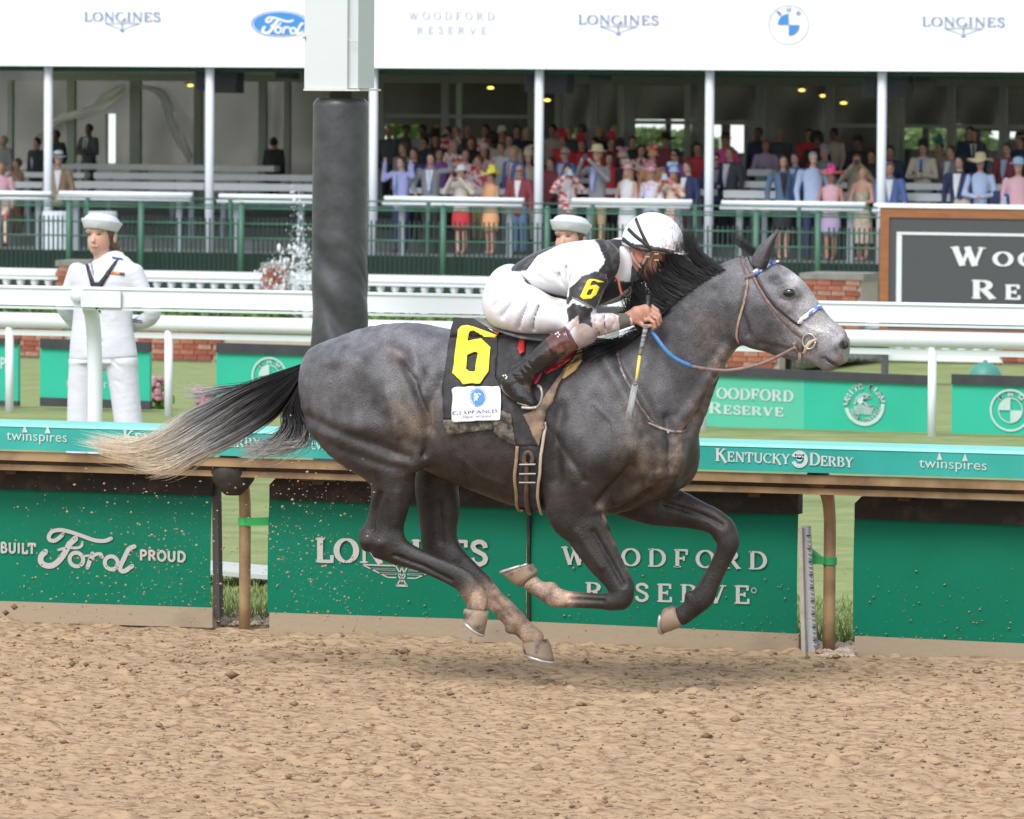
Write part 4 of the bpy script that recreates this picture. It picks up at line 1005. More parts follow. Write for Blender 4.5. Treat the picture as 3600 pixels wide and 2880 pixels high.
gg.seg(P(1392, 546, YH), P(1396, 560, YH), .024, .066, .022, .062, .01); garment('goggles', gg, mat('smoked goggles', (.02, .018, .018), .12, var=.3, coat=.5), None)
strap('neck_gaiter', [T2(*p) for p in [(1240, 470), (1290, 560), (1320, 630)]], .05, M_BLACK, jk, Y=YH, dys=[-.02, -.02, -.01], flat=1.2, sides=14)
# slung goggles under the throat and the armband numeral
strap('spare_goggles', [T2(*p) for p in [(1160, 600), (1200, 700), (1215, 760), (1260, 775), (1290, 740), (1285, 690)]], .007, M_BLEATH, jk, Y=YH, dys=[-.2, -.2, -.2, -.19, -.18, -.18])
strap('spare_goggles_cord', [T2(*p) for p in [(1160, 600), (1185, 640), (1195, 700), (1215, 765)]], .006, mat('russet cord', (.35, .09, .05), .6), jk, Y=YH, dys=[-.205, -.207, -.208, -.205])
SIX = [[(262, 190), (290, 158), (340, 150), (400, 165), (400, 200), (365, 203), (352, 225)], [(400, 165), (592, 235), (575, 258), (480, 250), (458, 215), (400, 200)], [(262, 190), (352, 225), (350, 325), (352, 435), (345, 545), (235, 585), (250, 400)],
       [(350, 325), (465, 308), (547, 378), (443, 420), (420, 412), (352, 435)], [(547, 378), (535, 560), (433, 550), (443, 420)], [(235, 585), (345, 545), (365, 567), (415, 565), (433, 550), (535, 560), (470, 660), (320, 666)]]
def six_at(x, y, sx, sy, sk): return [[(x + (a - 410) * sx + (b - 410) * sk, y + (b - 410) * sy + (a - 410) * sk * .25) for a, b in q] for q in SIX]
cx, cy = T2(957, 710)
drape('numeral', six_at(cx, cy, .105, .083, -.030), M_YEL, jk, bvh_s, .005, .002, 4, fb=-.31)
drape('armband_edge', [[T2(*p) for p in q] for q in ([(798, 776), (988, 872), (984, 882), (796, 786)], [(1068, 585), (1074, 585), (1090, 650), (992, 878), (986, 876), (1083, 650)])], mat('armband piping', (.20, .20, .20), .7), jk, bvh_s, .004, .003, 5, fb=-.3)
STAR = [[(0, 0), (math.cos(a) * 2.6, math.sin(a) * 2.6), (math.cos(a + .63) * 1.1, math.sin(a + .63) * 1.1)] for a in [k * 1.2566 for k in range(5)]] + [[(0, 0), (math.cos(a + .63) * 1.1, math.sin(a + .63) * 1.1), (math.cos(a + 1.2566) * 2.6, math.sin(a + 1.2566) * 2.6)] for a in [k * 1.2566 for k in range(5)]]
pol = []
for x, y in ((660, 1090), (678, 1080), (690, 1096), (676, 1112), (218, 1440), (236, 1436), (246, 1450), (240, 1462)):
    c = T2(x, y); pol += [[(c[0] + a, c[1] + b) for a, b in q] for q in STAR]
near_boot = [o for o in jk.children if o.name.startswith('boot')][0]
dr = drape('star', pol, mat('white star transfer', (.8, .8, .8), .5), None, BVHTree.FromPolygons([list(near_boot.matrix_basis @ v.co + jk.location) for v in near_boot.data.vertices], [list(p.vertices) for p in near_boot.data.polygons]), .003, 0, 50); dr.parent = jk; dr.matrix_parent_inverse = Matrix.Translation(-jk.location)

# ------------------------------------------------------------------ saddle, cloths, girth
M_RED = mat('red saddle leather', (.50, .012, .022), .3, scale=18, color2=(.36, .02, .02), coat=.4)
M_GREYL = mat('grey saddle seat', (.16, .165, .16), .45, scale=12, color2=(.30, .30, .28), thr=(.45, .7))
M_TANL = mat('tan foam pad', (.62, .42, .16), .7, scale=14, color2=(.50, .33, .13))
M_MUDDY = mat('muddy hide', (.30, .21, .14), .8, scale=16, color2=(.10, .085, .07), thr=(.4, .65), bump=.004, bscale=40)
M_CLOTH = mat('black number cloth', (.020, .020, .022), .7, scale=16, color2=(.045, .045, .045), bump=.005, bscale=14, thr=(.45, .8))
M_DIRTY = mat('black cloth caked with mud', (.030, .028, .025), .85, scale=26, color2=(.16, .14, .11), thr=(.42, .62), bump=.004)
cl = thing('saddle_cloth', 'black racing number cloth with a big yellow 6 over a white panel, under the saddle', 'saddle cloth', P(1000, 700, YH - .2))
rear = [T6(*p) for p in [(1430, 85), (1600, 100), (1800, 240), (1795, 420), (1782, 600), (1836, 690), (1836, 860), (1828, 945), (1350, 945), (1345, 860), (1350, 700), (1370, 450), (1400, 180)]]
drape('cloth', [rear], M_CLOTH, cl, bvh_h, .018, .006, 8, .004, vmin=716)
drape('cloth_hem', [[T6(*p) for p in [(1350, 943), (1828, 943), (1815, 975), (1770, 1030), (1600, 1045), (1385, 1070), (1362, 1000)]]], M_DIRTY, cl, bvh_h, .018, .006, 8, .006)
drape('numeral', [[T3(*p) for p in q] for q in SIX], M_YEL, cl, bvh_h, .0290, .0015, 7, .004, vmin=716)
WP = [T3(*p) for p in [(240, 700), (255, 688), (430, 683), (620, 683), (636, 700), (640, 820), (632, 945), (618, 950), (430, 955), (255, 962), (240, 948)]]
M_PANEL = mat('white panel', (.82, .82, .84), .5, var=.04, scale=8)
drape('panel', [WP], M_PANEL, cl, bvh_h, .0262, .0015, 8, .004)
M_BLUEP = mat('blue print', (.07, .24, .58), .6, var=.1, scale=20)
M_NAVYP = mat('navy print', (.05, .07, .26), .6, var=.1, scale=20)
gx, gy = T3(445, 768)
drape('roundel', [[(gx + x * 15.5, gy - y * 16.5) for x, y in q] for q in disc(0, 0, 1, 28)], M_BLUEP, cl, bvh_h, .0300, 0, 60, .004)
drape('roundel_rim', [[(gx + x * 18.2, gy - y * 19.2) for x, y in q] for q in ring(0, 0, .94, 1, 36)], M_BLUEP, cl, bvh_h, .0300, 0, 60, .004)
curl = stroke([(x, y) for x, y in catmull([(-.62, .1), (-.3, .5), (-.05, .42), (-.25, .05), (-.5, -.1), (-.5, .25), (-.1, .2), (0, .1), (-.1, -.35), (-.4, -.62), (-.5, -.4), (-.1, -.1), (.1, 0)], 50)], .12) + stroke([(x, y) for x, y in catmull([(.55, .35), (.35, .5), (.1, .35), (.3, .1), (.1, -.15), (.2, -.45), (.5, -.35), (.62, -.1)], 30)], .12) + stroke([(.1, .02), (.35, .05)], .1)
drape('monogram', [[(gx + x * 14, gy - y * 14) for x, y in q] for q in curl], M_PANEL, cl, bvh_h, .0312, 0, 60, .004)
pl, w_ = font_polys('GE APPLIANCES', 0)
ax, ay = T3(250, 905); bx, by = T3(613, 888)
drape('lettering', [[(ax + (bx - ax) * x / w_, ay + (by - ay) * x / w_ - y * 7.0) for x, y in q] for q in pl], M_NAVYP, cl, bvh_h, .0306, 0, 60, .004)
pl, w_ = font_polys('a Haier company', 0)
ax, ay = T3(300, 932); bx, by = T3(565, 922)
drape('lettering', [[(ax + (bx - ax) * x / w_, ay + (by - ay) * x / w_ - y * 5.6) for x, y in q] for q in pl], M_NAVYP, cl, bvh_h, .0306, 0, 60, .004)
sd = thing('saddle', 'light racing saddle with red leather flaps and a tan pad, under the jockey', 'saddle', P(1120, 720, YH - .2))
drape('underpad', [[T3(*p) for p in [(612, 205), (900, 250), (1290, 330), (1340, 400), (1200, 520), (1000, 760), (930, 880), (960, 1165), (770, 1165), (640, 1100), (575, 1030), (635, 950), (640, 690), (585, 600), (600, 240)]]], M_BLACK, sd, bvh_h, .012, .006, 9, .003)
drape('cloth_corner', [[T3(*p) for p in [(640, 870), (720, 900), (760, 1160), (640, 1110), (575, 1040), (580, 1020), (632, 950)]]], M_DIRTY, sd, bvh_h, .0205, .004, 8, .004)
st = field_for([P(995, 660, YH - .2), P(1250, 745, YH + .2)], .05, .008)
st.chain(pc([(1001, 668, 1006, 676, .04, 0), (1022, 675, 1025, 686, .07, 0), (1060, 687, 1064, 700, .11, 0), (1120, 700, 1124, 716, .16, 0), (1180, 706, 1184, 724, .15, 0)]), k=.01, cap=.01)
garment('seat', st, M_GREYL, None, sd)
drape('trim', [[T3(*p) for p in [(548, 190), (700, 232), (842, 262), (842, 300), (700, 272), (575, 225)]], [T3(*p) for p in [(795, 295), (838, 300), (832, 420), (800, 440), (780, 390)]]], M_RED, sd, bvh_h, .034, .010, 8)
drape('flap', [[T3(*p) for p in [(1000, 580), (1010, 500), (1110, 440), (1290, 345), (1280, 390), (1220, 480), (1120, 540), (1020, 582)]]], M_RED, sd, bvh_h, .030, .012, 8)
drape('stirrup_leather', [[T3(*p) for p in [(905, 680), (925, 590), (960, 530), (1010, 510), (990, 580), (945, 670)]], [T3(*p) for p in [(1030, 550), (1080, 440), (1095, 450), (1070, 530), (1045, 556)]]], mat('crimson strap', (.36, .012, .03), .4, var=.3, scale=30), sd, bvh_h, .046, .008, 6)
drape('pad', [[T3(*p) for p in [(1150, 612), (1200, 520), (1290, 400), (1318, 372), (1330, 400), (1318, 470), (1262, 545), (1165, 616)]]], M_TANL, sd, bvh_h, .026, .016, 8)
drape('pad_lining', [[T3(*p) for p in [(1290, 345), (1350, 350), (1356, 385), (1335, 430), (1325, 395)]]], mat('pale blue felt', (.22, .30, .33), .8), sd, bvh_h, .018, .010, 6)
drape('hide_strap', [[T3(*p) for p in [(1215, 470), (1230, 500), (1150, 610), (1120, 660), (1060, 790), (1010, 870), (985, 1000), (950, 1165), (905, 1090), (870, 1000), (820, 905), (930, 860), (1010, 740), (1100, 620)]]], M_MUDDY, sd, bvh_h, .022, .006, 8, .003)
girth = thing('girth', 'black elastic girth with tan edges and buckle strap round the belly', 'girth', P(1115, 1000, YH - .25))
drape('band', [[T3(*p) for p in [(765, 1150), (985, 1150), (968, 1300), (955, 1500), (968, 1700), (900, 1722), (790, 1700), (765, 1400)]]], M_BLACK, girth, bvh_h, .010, .005, 9)
strap('edge', [T3(*p) for p in [(772, 1165), (762, 1300), (750, 1420), (765, 1560), (768, 1650), (790, 1692), (815, 1680)]], .0085, mat('tan binding', (.38, .25, .15), .7, scale=20, color2=(.22, .15, .09)), girth, bvh_h, .016, .5)
strap('edge', [T3(*p) for p in [(995, 960), (985, 1100), (965, 1250), (958, 1390), (945, 1500), (948, 1620), (970, 1718)]], .0075, mat('pale binding', (.50, .42, .34), .6), girth, bvh_h, .016, .5)
M_BRN = mat('dark brown leather', (.075, .045, .035), .5, scale=30, color2=(.13, .085, .06))
strap('buckle_strap', [T3(*p) for p in [(890, 1320), (900, 1260), (875, 1215), (840, 1225), (832, 1290), (850, 1320), (852, 1450), (850, 1600), (872, 1700), (905, 1722)]], .0105, M_BRN, girth, bvh_h, .022, .5)
for y in (1310, 1385, 1455):
    m = MB(); m.tube([surf(*T3(795, y), off=.026), surf(*T3(930, y), off=.026)], .0055, 6)
    m.build('buckle', mat('dull steel', (.16, .15, .14), .4, metal=.7), girth)
stir = thing('stirrup', 'small pale metal stirrup iron at the toe of the boot', 'stirrup', P(1135, 840, YH - .31))
strap('iron', [T3(*p) for p in [(938, 665), (960, 680), (972, 740), (955, 810), (925, 842), (870, 850), (800, 845)]], .0075, mat('stirrup metal', (.45, .42, .38), .45, metal=.5, var=.3), stir, Y=YH, dys=[-.30, -.345, -.355, -.355, -.345, -.355, -.355], flat=.8)
# breast girth (thin martingale round the chest), reins, bridle, whip
mt = thing('breast_strap', 'thin dark strap slung from the withers round the chest of the horse', 'strap', P(1350, 850, YH - .2))
strap('strap', [(1298, 739), (1308, 782), (1328, 822), (1345, 855), (1361, 879), (1373, 892), (1395, 903), (1418, 909), (1437, 909), (1450, 902)], .0065, mat('worn strap', (.12, .10, .085), .6, scale=60, color2=(.40, .36, .30), thr=(.5, .7)), mt, bvh_h, .005)
strap('strap_end', [(1362, 893), (1385, 903), (1410, 912)], .004, MATS['pale binding'], mt, bvh_h, .012)
rn = thing('reins', 'reins running from the bit back to the hands, blue rubber grip then brown leather', 'reins', P(1500, 770, YH - .12))
rd = [-.17, -.175, -.185, -.19, -.18, -.165, -.14, -.12, -.10, -.095, -.09]
rv = [(1366, 683), (1374, 700), (1384, 714), (1402, 738), (1425, 757), (1455, 771), (1487, 777), (1535, 780), (1585, 771), (1625, 757), (1676, 731)]
i_ = 6
strap('grip', rv[:i_], .0105, mat('blue rubber rein', (.03, .13, .32), .45, scale=50, color2=(.06, .20, .40)), rn, Y=YH, dys=rd[:i_], flat=.6)
strap('leather', rv[i_ - 1:], .0080, mat('brown rein leather', (.13, .085, .075), .55, scale=60, color2=(.24, .17, .15)), rn, Y=YH, dys=rd[i_ - 1:], flat=.6)
bd = thing('bridle', 'brown leather bridle with blue and white wrapped browband and noseband on the grey head', 'bridle', P(1640, 640, YH - .1))
M_BRL = mat('bridle leather', (.10, .058, .050), .5, scale=50, color2=(.20, .14, .12))
def bs(name, pts, r, m, off=.004): return strap(name, [T1(*p) for p in pts], r, m, bd, bvh_h, off, .5)
bs('crownpiece', [(836, 285), (850, 340), (880, 420), (905, 490)], .0072, M_BRL); bs('crownpiece', [(870, 290), (890, 350), (925, 420), (960, 470)], .0072, M_BRL)
bs('crownpiece', [(905, 290), (930, 350), (960, 410), (985, 465)], .0058, M_BLEATH)
bs('throatlatch', [(905, 480), (905, 560), (880, 660), (845, 780), (822, 900), (818, 970), (835, 1018)], .0062, mat('tan strap', (.24, .15, .10), .6, scale=40, color2=(.36, .27, .2)))
bs('cheekpiece', [(955, 470), (1010, 570), (1080, 680), (1160, 780), (1240, 860), (1300, 920), (1375, 972)], .0078, M_BRL)
bs('cheekpiece', [(985, 465), (1050, 580), (1120, 680), (1210, 770), (1290, 840), (1348, 875)], .0058, M_BLEATH, .007)
bs('keeper', [(885, 478), (925, 462), (970, 448)], .010, M_BRL, .006)
M_WRAP = mat('white and blue wrap', (.80, .76, .66), .5, scale=9, color2=(.10, .20, .62), thr=(.47, .53), stretch=(5, 1, 5))
bs('browband', [(965, 442), (1010, 410), (1070, 378), (1120, 350), (1150, 335), (1168, 335)], .0135, M_WRAP, .008)
bs('noseband', [(1345, 850), (1360, 825), (1410, 785), (1460, 745), (1500, 722), (1522, 730)], .0105, M_WRAP, .006)
mb = MB(); c0 = surf(*T1(1425, 1005), off=.012)
pts = [c0 + Vector((.030 * math.cos(a), 0, .034 * math.sin(a))) for a in [k * math.pi / 12 for k in range(25)]]; mb.tube(pts, .0042, 6); mb.build('bit_ring', mat('bit metal', (.55, .54, .52), .3, metal=.8, var=.2), bd, True)
bs('bit_guard', [(1300, 1010), (1330, 1080), (1350, 1110), (1345, 1160), (1330, 1185)], .009, MATS['worn grey strap'], .014)
bs('bit_guard', [(1380, 1090), (1420, 1030), (1470, 985)], .008, mat('rope tan', (.55, .42, .28), .8), .016)
bs('rein_loop', [(1300, 1060), (1315, 1010), (1350, 1040), (1360, 1090), (1320, 1090)], .010, M_BRL, .014)
wh = thing('whip', 'riding whip with wrapped grey grip, yellow band and flat flap, held in the hand', 'whip', P(1345, 750, YH - .24))
def wseg(name, a, b, d0, d1, r0, r1, m, flat=1):
    q = MB(); q.tube([P(*a, YH + d0), P(*b, YH + d1)], [r0, r1], 10, flat=flat); return q.build(name, m, wh, True)
M_GRIP = mat('wrapped grip', (.10, .105, .10), .6, scale=30, color2=(.32, .33, .30), stretch=(.3, .3, 6), thr=(.45, .6))
wseg('handle', (1366, 622), (1361, 684), -.165, -.19, .014, .012, M_BLEATH); wseg('grip', (1361, 684), (1347, 749), -.19, -.25, .012, .009, M_GRIP)
wseg('band', (1347, 749), (1340, 799), -.25, -.29, .0075, .0070, mat('yellow band', (.78, .66, .12), .5, var=.1)); wseg('shaft', (1340, 799), (1337, 812), -.29, -.30, .0075, .012, M_GRIP)
wseg('flap', (1337, 810), (1323, 884), -.30, -.34, .016, .017, mat('grey flap', (.16, .175, .18), .6, scale=40, color2=(.35, .36, .34), stretch=(3, 3, .4)), .35)
# ------------------------------------------------------------------ near rail: posts, gooseneck arms, covered top
X_L, X_R = -14.6, -5.6
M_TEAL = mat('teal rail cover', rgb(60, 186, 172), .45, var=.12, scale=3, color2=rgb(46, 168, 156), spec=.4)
M_TEALHL = mat('pale teal top', rgb(140, 226, 214), .45, var=.1, scale=3)  # highlight along the cover's top, put into a paler teal
M_TAN = mat('dusty tan metal', rgb(176, 146, 104), .6, scale=5, color2=rgb(120, 92, 62), thr=(.4, .7))
M_TAND = mat('dusty brown metal', rgb(112, 84, 54), .7, scale=8, color2=rgb(72, 54, 36))
M_PRINT = mat('white print', (.50, .56, .54), .6, var=.25, scale=14, color2=(.32, .46, .43), thr=(.5, .75))
YC = YR - .30                                   # front face of the cover
zt = lambda u, v, Y: P(u, v, Y).z
z_top, z_f0, z_f1 = zt(1900, 938, YC), zt(1900, 951, YC), zt(1900, 1001, YC)
rail = thing('safety_rail', 'near track rail with teal printed cover over tan arms and posts', 'rail', (-10.5, YR, 0))
def prof_x(name, prof, m, parent, x0=X_L, x1=X_R, segs=30, smooth=False):
    """(y, z) outline swept along the rail"""
    v = []; f = []; n = len(prof)
    for i in range(segs + 1):
        x = x0 + (x1 - x0) * i / segs; v += [(x, y, z) for y, z in prof]
    for i in range(segs):
        for j in range(n): q = (j + 1) % n; f.append((i * n + j, i * n + q, (i + 1) * n + q, (i + 1) * n + j))
    f += [tuple(range(n))[::-1], tuple(range(segs * n, segs * n + n))]
    return mesh(name, v, f, m, parent, smooth)
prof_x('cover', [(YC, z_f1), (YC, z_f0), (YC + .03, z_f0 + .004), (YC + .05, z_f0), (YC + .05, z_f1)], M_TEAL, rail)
prof_x('cover_top', [(YC - .004, z_f0 + .002), (YC + .006, z_f0 + .018), (YC + .03, z_top - .002), (YC + .09, z_top + .004), (YC + .24, z_top - .01), (YC + .24, z_f0 - .02), (YC + .052, z_f0 - .004), (YC + .02, z_f0 + .006)], M_TEALHL, rail)
zb = lambda v: zt(1900, v, YC + .05)
prof_x('channel', [(YC + .02, zb(1005)), (YC + .02, zb(1024)), (YC + .06, zb(1024)), (YC + .06, zb(1005))], M_TAN, rail)
prof_x('channel', [(YC + .075, zb(1024)), (YC + .075, zb(1034)), (YC + .12, zb(1034)), (YC + .12, zb(1024))], M_TAND, rail)
prof_x('channel', [(YC + .055, zb(1034)), (YC + .055, zb(1047)), (YC + .11, zb(1047)), (YC + .11, zb(1034))], M_TAN, rail)
def gpost(u, v):
    b = P(u, v, YR); x = b.x; m = MB(); zc = zb(1010)
    pts = [(x, YR, -.03), (x, YR, .5), (x, YR - .005, .66), (x, YR - .04, .76), (x, YR - .12, zc - .035), (x, YR - .22, zc - .005)]
    pts = [tuple(q) for q in catmull(pts, 16)]
    m.tube(pts, [.030] * 8 + [.031, .033, .036, .040, .045, .050, .055, .058], 14); return m.build('post', M_TAN, rail, True), x
_, x1p = gpost(515, 1316); _, x2p = gpost(1745, 1384); gpost(1745 + 1190, 1445)
# black rubber boot over the left arm
m = MB(); c = Vector((x1p, YR - .16, zb(1020) - .035))
v = []; 
prof = [(.115, .03), (.12, -.01), (.105, -.05), (.075, -.09), (.045, -.12), (.036, -.125)]
m.lathe([(a, b) for a, b in prof], c, 16); boot_o = m.build('rubber_boot', mat('black rubber', (.020, .018, .016), .8, scale=14, color2=(.05, .04, .03)), rail, True)
# print on the cover
def tf(txt, u0, u1, v0, v1, h, Y, m, parent, serif=True, bold=.17, track=.12, small=None, lift=.006, name='lettering', extra=.01):
    if not serif and txt.isupper(): pl, w = text_polys(txt, .24, .06, sans=True)
    else: pl, w = text_polys(txt, bold, track, small=small) if serif else font_polys(txt, 0)
    if serif and h >= 30:          # big letters: each its own piece
        x = 0
        for i, ch in enumerate(txt):
            k = .78 if small is not None and i not in small else 1.0; q, wc = text_polys(ch, bold)
            lay([[(x + a * k, b * k) for a, b in z] for z in q], w, u0, v0, u1, v1, h, Y, 'letter', m, parent, lift); x += (GL[ch][0] + track) * k
        return
    o = lay(pl, w, u0, v0, u1, v1, h, Y, name, m, parent, lift); o['kind'] = 'stuff'; return o
tf('KENTUCKY', 1506, 1665, 970, 977, 26, YC, M_PRINT, rail, True, .2, .0, (0,))
tf('DERBY', 1704, 1798, 979, 984, 26, YC, M_PRINT, rail, True, .2, .0, (0,))
def crest_at(u, v, rr, Y):
    pl = ring(0, 0, .55, 1, 24, 200, 520) + ring(0, .1, .0, .35, 12) + stroke([(-.5, .55), (-.2, .1), (.2, .1), (.5, .55)], .2); A = P(u, v, Y); k = rr / 424.0
    return mesh('emblem', [A + Vector((x * k, -.006, y * k)) for q in pl for x, y in q], [tuple(range(i * 0 + s, s + len(q))) for s, q, i in [(sum(len(z) for z in pl[:j]), pl[j], j) for j in range(len(pl))]], M_PRINT, rail)
crest_at(1684, 967, 18, YC)
tf('KENTUCKY', 259, 418, 932, 937, 26, YC, M_PRINT, rail, True, .2, .0, (0,)); tf('DERBY', 457, 551, 939, 943, 26, YC, M_PRINT, rail, True, .2, .0, (0,)); crest_at(437, 924, 18, YC)
for u0, v0, u1, v1 in ((1936, 984, 2078, 990), (15, 926, 142, 931), (655, 946, 784, 951)):
    tf('twinspires', u0, u1, v0, v1, 21, YC, M_PRINT, rail, False, extra=.03)
    for t in (.3, .68):
        u = u0 + (u1 - u0) * t; v = v0 + (v1 - v0) * t - 17; a, b, c2 = P(u - 6, v, YC), P(u + 6, v, YC), P(u, v - 17, YC)
        mesh('spire', [Vector(q) + Vector((0, -.006, 0)) for q in (a, b, c2)], [(0, 1, 2)], M_PRINT, rail)
# straps on the posts
m = MB(); m.lathe([(.033, -.02), (.036, -.018), (.036, .018), (.033, .02)], (x1p, YR, zt(515, 1098, YR)), 14); m.bar(P(518, 1099, YR - .03), P(568, 1097, YR + .02), .02, .04)
tag(m.build('strap', mat('bright green webbing', (.03, .52, .12), .5)), 'bright green webbing strap tied round the rail post left of the horse', 'strap')
m = MB(); m.lathe([(.033, -.02), (.036, -.018), (.036, .018), (.033, .02)], (x2p, YR, zt(1743, 1181, YR)), 14); m.bar(P(1738, 1180, YR - .03), P(1693, 1181, YR - .01), .02, .035); m.bar(P(1728, 1178, YR - .02), P(1706, 1160, YR), .03, .02)
tag(m.build('strap', mat('dark green webbing', (.02, .25, .07), .5)), 'dark green webbing strap round the rail post and grey folded barrier', 'strap')
# ------------------------------------------------------------------ low advertising boards
M_GRN = mat('emerald banner', (.001, .150, .085), .6, scale=1.6, color2=(.0015, .120, .064), spec=.16, bump=.008, bscale=2.2)
M_PAD = mat('brown black padding', (.022, .016, .013), .9, scale=10, color2=(.065, .045, .034), thr=(.5, .8), bump=.004)
M_KICK = mat('muddy kick board', rgb(176, 158, 134), .9, scale=2.5, color2=rgb(118, 102, 84), stretch=(.6, 1, 1.2), thr=(.5, .8), bump=.002)
M_LET = mat('grey white lettering', (.42, .40, .375), .6, var=.08, scale=12)
def board(u0, u1, vt0, vt1, vg0, vg1, vk0, vk1, vb0, vb1, label, chamfer=False, Y=YR - .03):
    c = P((u0 + u1) / 2, vb0, Y); o = thing('advertising_board', label, 'banner', (c.x, Y, 0), 'low boards hung under the near rail')
    def strip(name, va0, va1, vb0_, vb1_, th, m, yo=0, cut=0):
        a, b, c_, d = P(u0, va0, Y + yo), P(u1, va1, Y + yo), P(u1, vb1_, Y + yo), P(u0, vb0_, Y + yo)
        b = Vector((c_.x, b.y, b.z)); a = Vector((d.x, a.y, a.z)); q = MB()
        if cut: poly = [a + Vector((.035, 0, 0)), b, c_, d, a - Vector((0, 0, .035))]
        else: poly = [a, b, c_, d]
        q.prism([tuple(p) for p in poly], (0, th, 0)); return q.build(name, m, o)
    strip('top_pad', vt0, vt1, vg0, vg1, .07, M_PAD, -.035, chamfer)
    # the banner itself: a slightly slack sheet
    a, b, c_, d = P(u0, vg0 - 2, Y), P(u1, vg1 - 2, Y), P(u1, vk1, Y), P(u0, vk0, Y); n, k = 24, 10; v = []; f = []
    for i in range(n + 1):
        for j in range(k + 1):
            s, t = i / n, j / k; p = a.lerp(b, s).lerp(d.lerp(c_, s), t); p.y += -.012 * math.sin(math.pi * t) + .002 * math.sin(9 * s) * math.sin(3 * t) - .02 * t; v.append(p)
    for i in range(n):
        for j in range(k): f.append((i * (k + 1) + j, i * (k + 1) + j + 1, (i + 1) * (k + 1) + j + 1, (i + 1) * (k + 1) + j))
    mesh('sheet', v, f, M_GRN, o, True)
    strip('kick_board', vk0, vk1, vb0, vb1, .05, M_KICK, -.03)
    return o
B1 = board(-60, 447, 987, 999, 1028, 1044, 1264, 1280, 1307, 1322, 'muddy green banner reading Ford between BUILT and PROUD, left of the horse')
q = MB(); q.prism([P(446, 998, YR - .04), P(458, 1002, YR - .04), P(462, 1300, YR - .04), P(449, 1298, YR - .04)], (0, .05, 0)); q.build('side_pad', mat('grey padding', (.05, .045, .042), .8), B1)
B2 = board(567, 1111, 1006, 1029, 1052, 1071, 1290, 1308, 1334, 1356, 'green banner reading LONGINES over a winged emblem, behind the hind legs', True)
B3 = board(1114, 1681, 1029, 1040, 1071, 1083, 1309, 1335, 1356, 1381, 'green banner reading WOODFORD RESERVE behind the forelegs')
B4 = board(1799, 2300, 1045, 1062, 1092, 1112, 1339, 1362, 1386, 1404, 'plain green banner without lettering at the right end', True)
q = MB(); q.prism([P(1109, 1071, YR - .07), P(1115, 1071, YR - .07), P(1115, 1350, YR - .07), P(1109, 1350, YR - .07)], (0, .03, 0)); q.build('seam', M_PAD, B2)
YL = YR - .053
tf('LONGINES', 664, 1028, 1183, 1190, 50, YL, M_LET, B2, bold=.23, track=.02)
A = P(847, 1190, YL); k = 87 / 424
mesh('emblem', [A + Vector((x * k / CY, -.006, y * k)) for q in WING for x, y in q], [tuple(range(4 * i, 4 * i + 4)) for i in range(len(WING))], M_LET, B2)
tf('WOODFORD', 1183, 1616, 1188, 1199, 37, YL, M_LET, B3, bold=.19, track=.35); tf('RESERVE', 1232, 1580, 1263, 1271, 37, YL, M_LET, B3, bold=.19, track=.35)
q = ring(0, 0, .75, 1, 18); A = P(1588, 1243, YL); mesh('registered_mark', [A + Vector((x * .014, -.006, y * .014)) for z in q for x, y in z], [tuple(range(4 * i, 4 * i + 4)) for i in range(len(q))], M_LET, B3)
tf('BUILT', 1, 76, 1163, 1166, 21, YL, M_LET, B1, False, extra=.05); tf('PROUD', 294, 392, 1179, 1183, 21, YL, M_LET, B1, False, extra=.05)
sp = script_polys(); lay(sp, 1.0, 82, 1198, 286, 1208, 204, YL, 'script_lettering', M_LET, B1)
# mounting brackets between rail and boards
for i, u in enumerate((25, 672, 1590, 1905)):
    v = 985 + 60 * u / 2156 + (4 if u > 600 else 0); q = MB(); a = P(u, v, YR - .08); q.box(a.x - .09, a.x + .09, a.y - .03, a.y + .03, a.z - .012, a.z + .012); q.box(a.x - .03, a.x + .03, a.y - .02, a.y + .04, a.z - .03, a.z + .03)
    br_ = q.build('bracket', M_TAND, rail)
# grey folded barrier leaning at the end of the third board
fb = thing('folded_barrier', 'grey slotted plastic barrier legs standing on end beside the rail post', 'barrier', P(1705, 1380, YR))
M_GP = mat('grey plastic', (.42, .43, .44), .6, scale=30, color2=(.34, .35, .37), stretch=(1, 1, 8), bump=.002, bscale=60)
M_GPD = mat('weathered plastic', (.30, .27, .23), .7, scale=12, color2=(.42, .38, .33))
q = MB(); q.bar(P(1697, 1108, YR - .05), P(1712, 1378, YR - .05), .035, .05, (0, 1, 0)); q.build('leg', M_GP, fb)
q = MB(); q.bar(P(1687, 1112, YR - .09), P(1694, 1380, YR - .09), .02, .04, (0, 1, 0)); q.build('leg', M_GPD, fb)
for i in range(26):
    t = .05 + i * .036; u, v = 1702 + 15 * t, 1115 + 255 * t; q = MB(); a = P(u, v, YR - .08); q.box(a.x - .010, a.x + .010, a.y - .004, a.y, a.z - .003, a.z + .003); q.build('slot', M_GPD if i % 3 else M_BLACK, fb)
q = MB(); q.box(-.5, .5, -.25, .25, -.012, .012); wb = q.build('board', mat('white painted board', (.50, .52, .49), .6)); wb.location = G(548, 1205, .05) + Vector((.06, 0, 0)); wb.rotation_euler = (.02, .07, .25)
tag(wb, 'white board lying on the grass behind the rail post, between the banners', 'board')
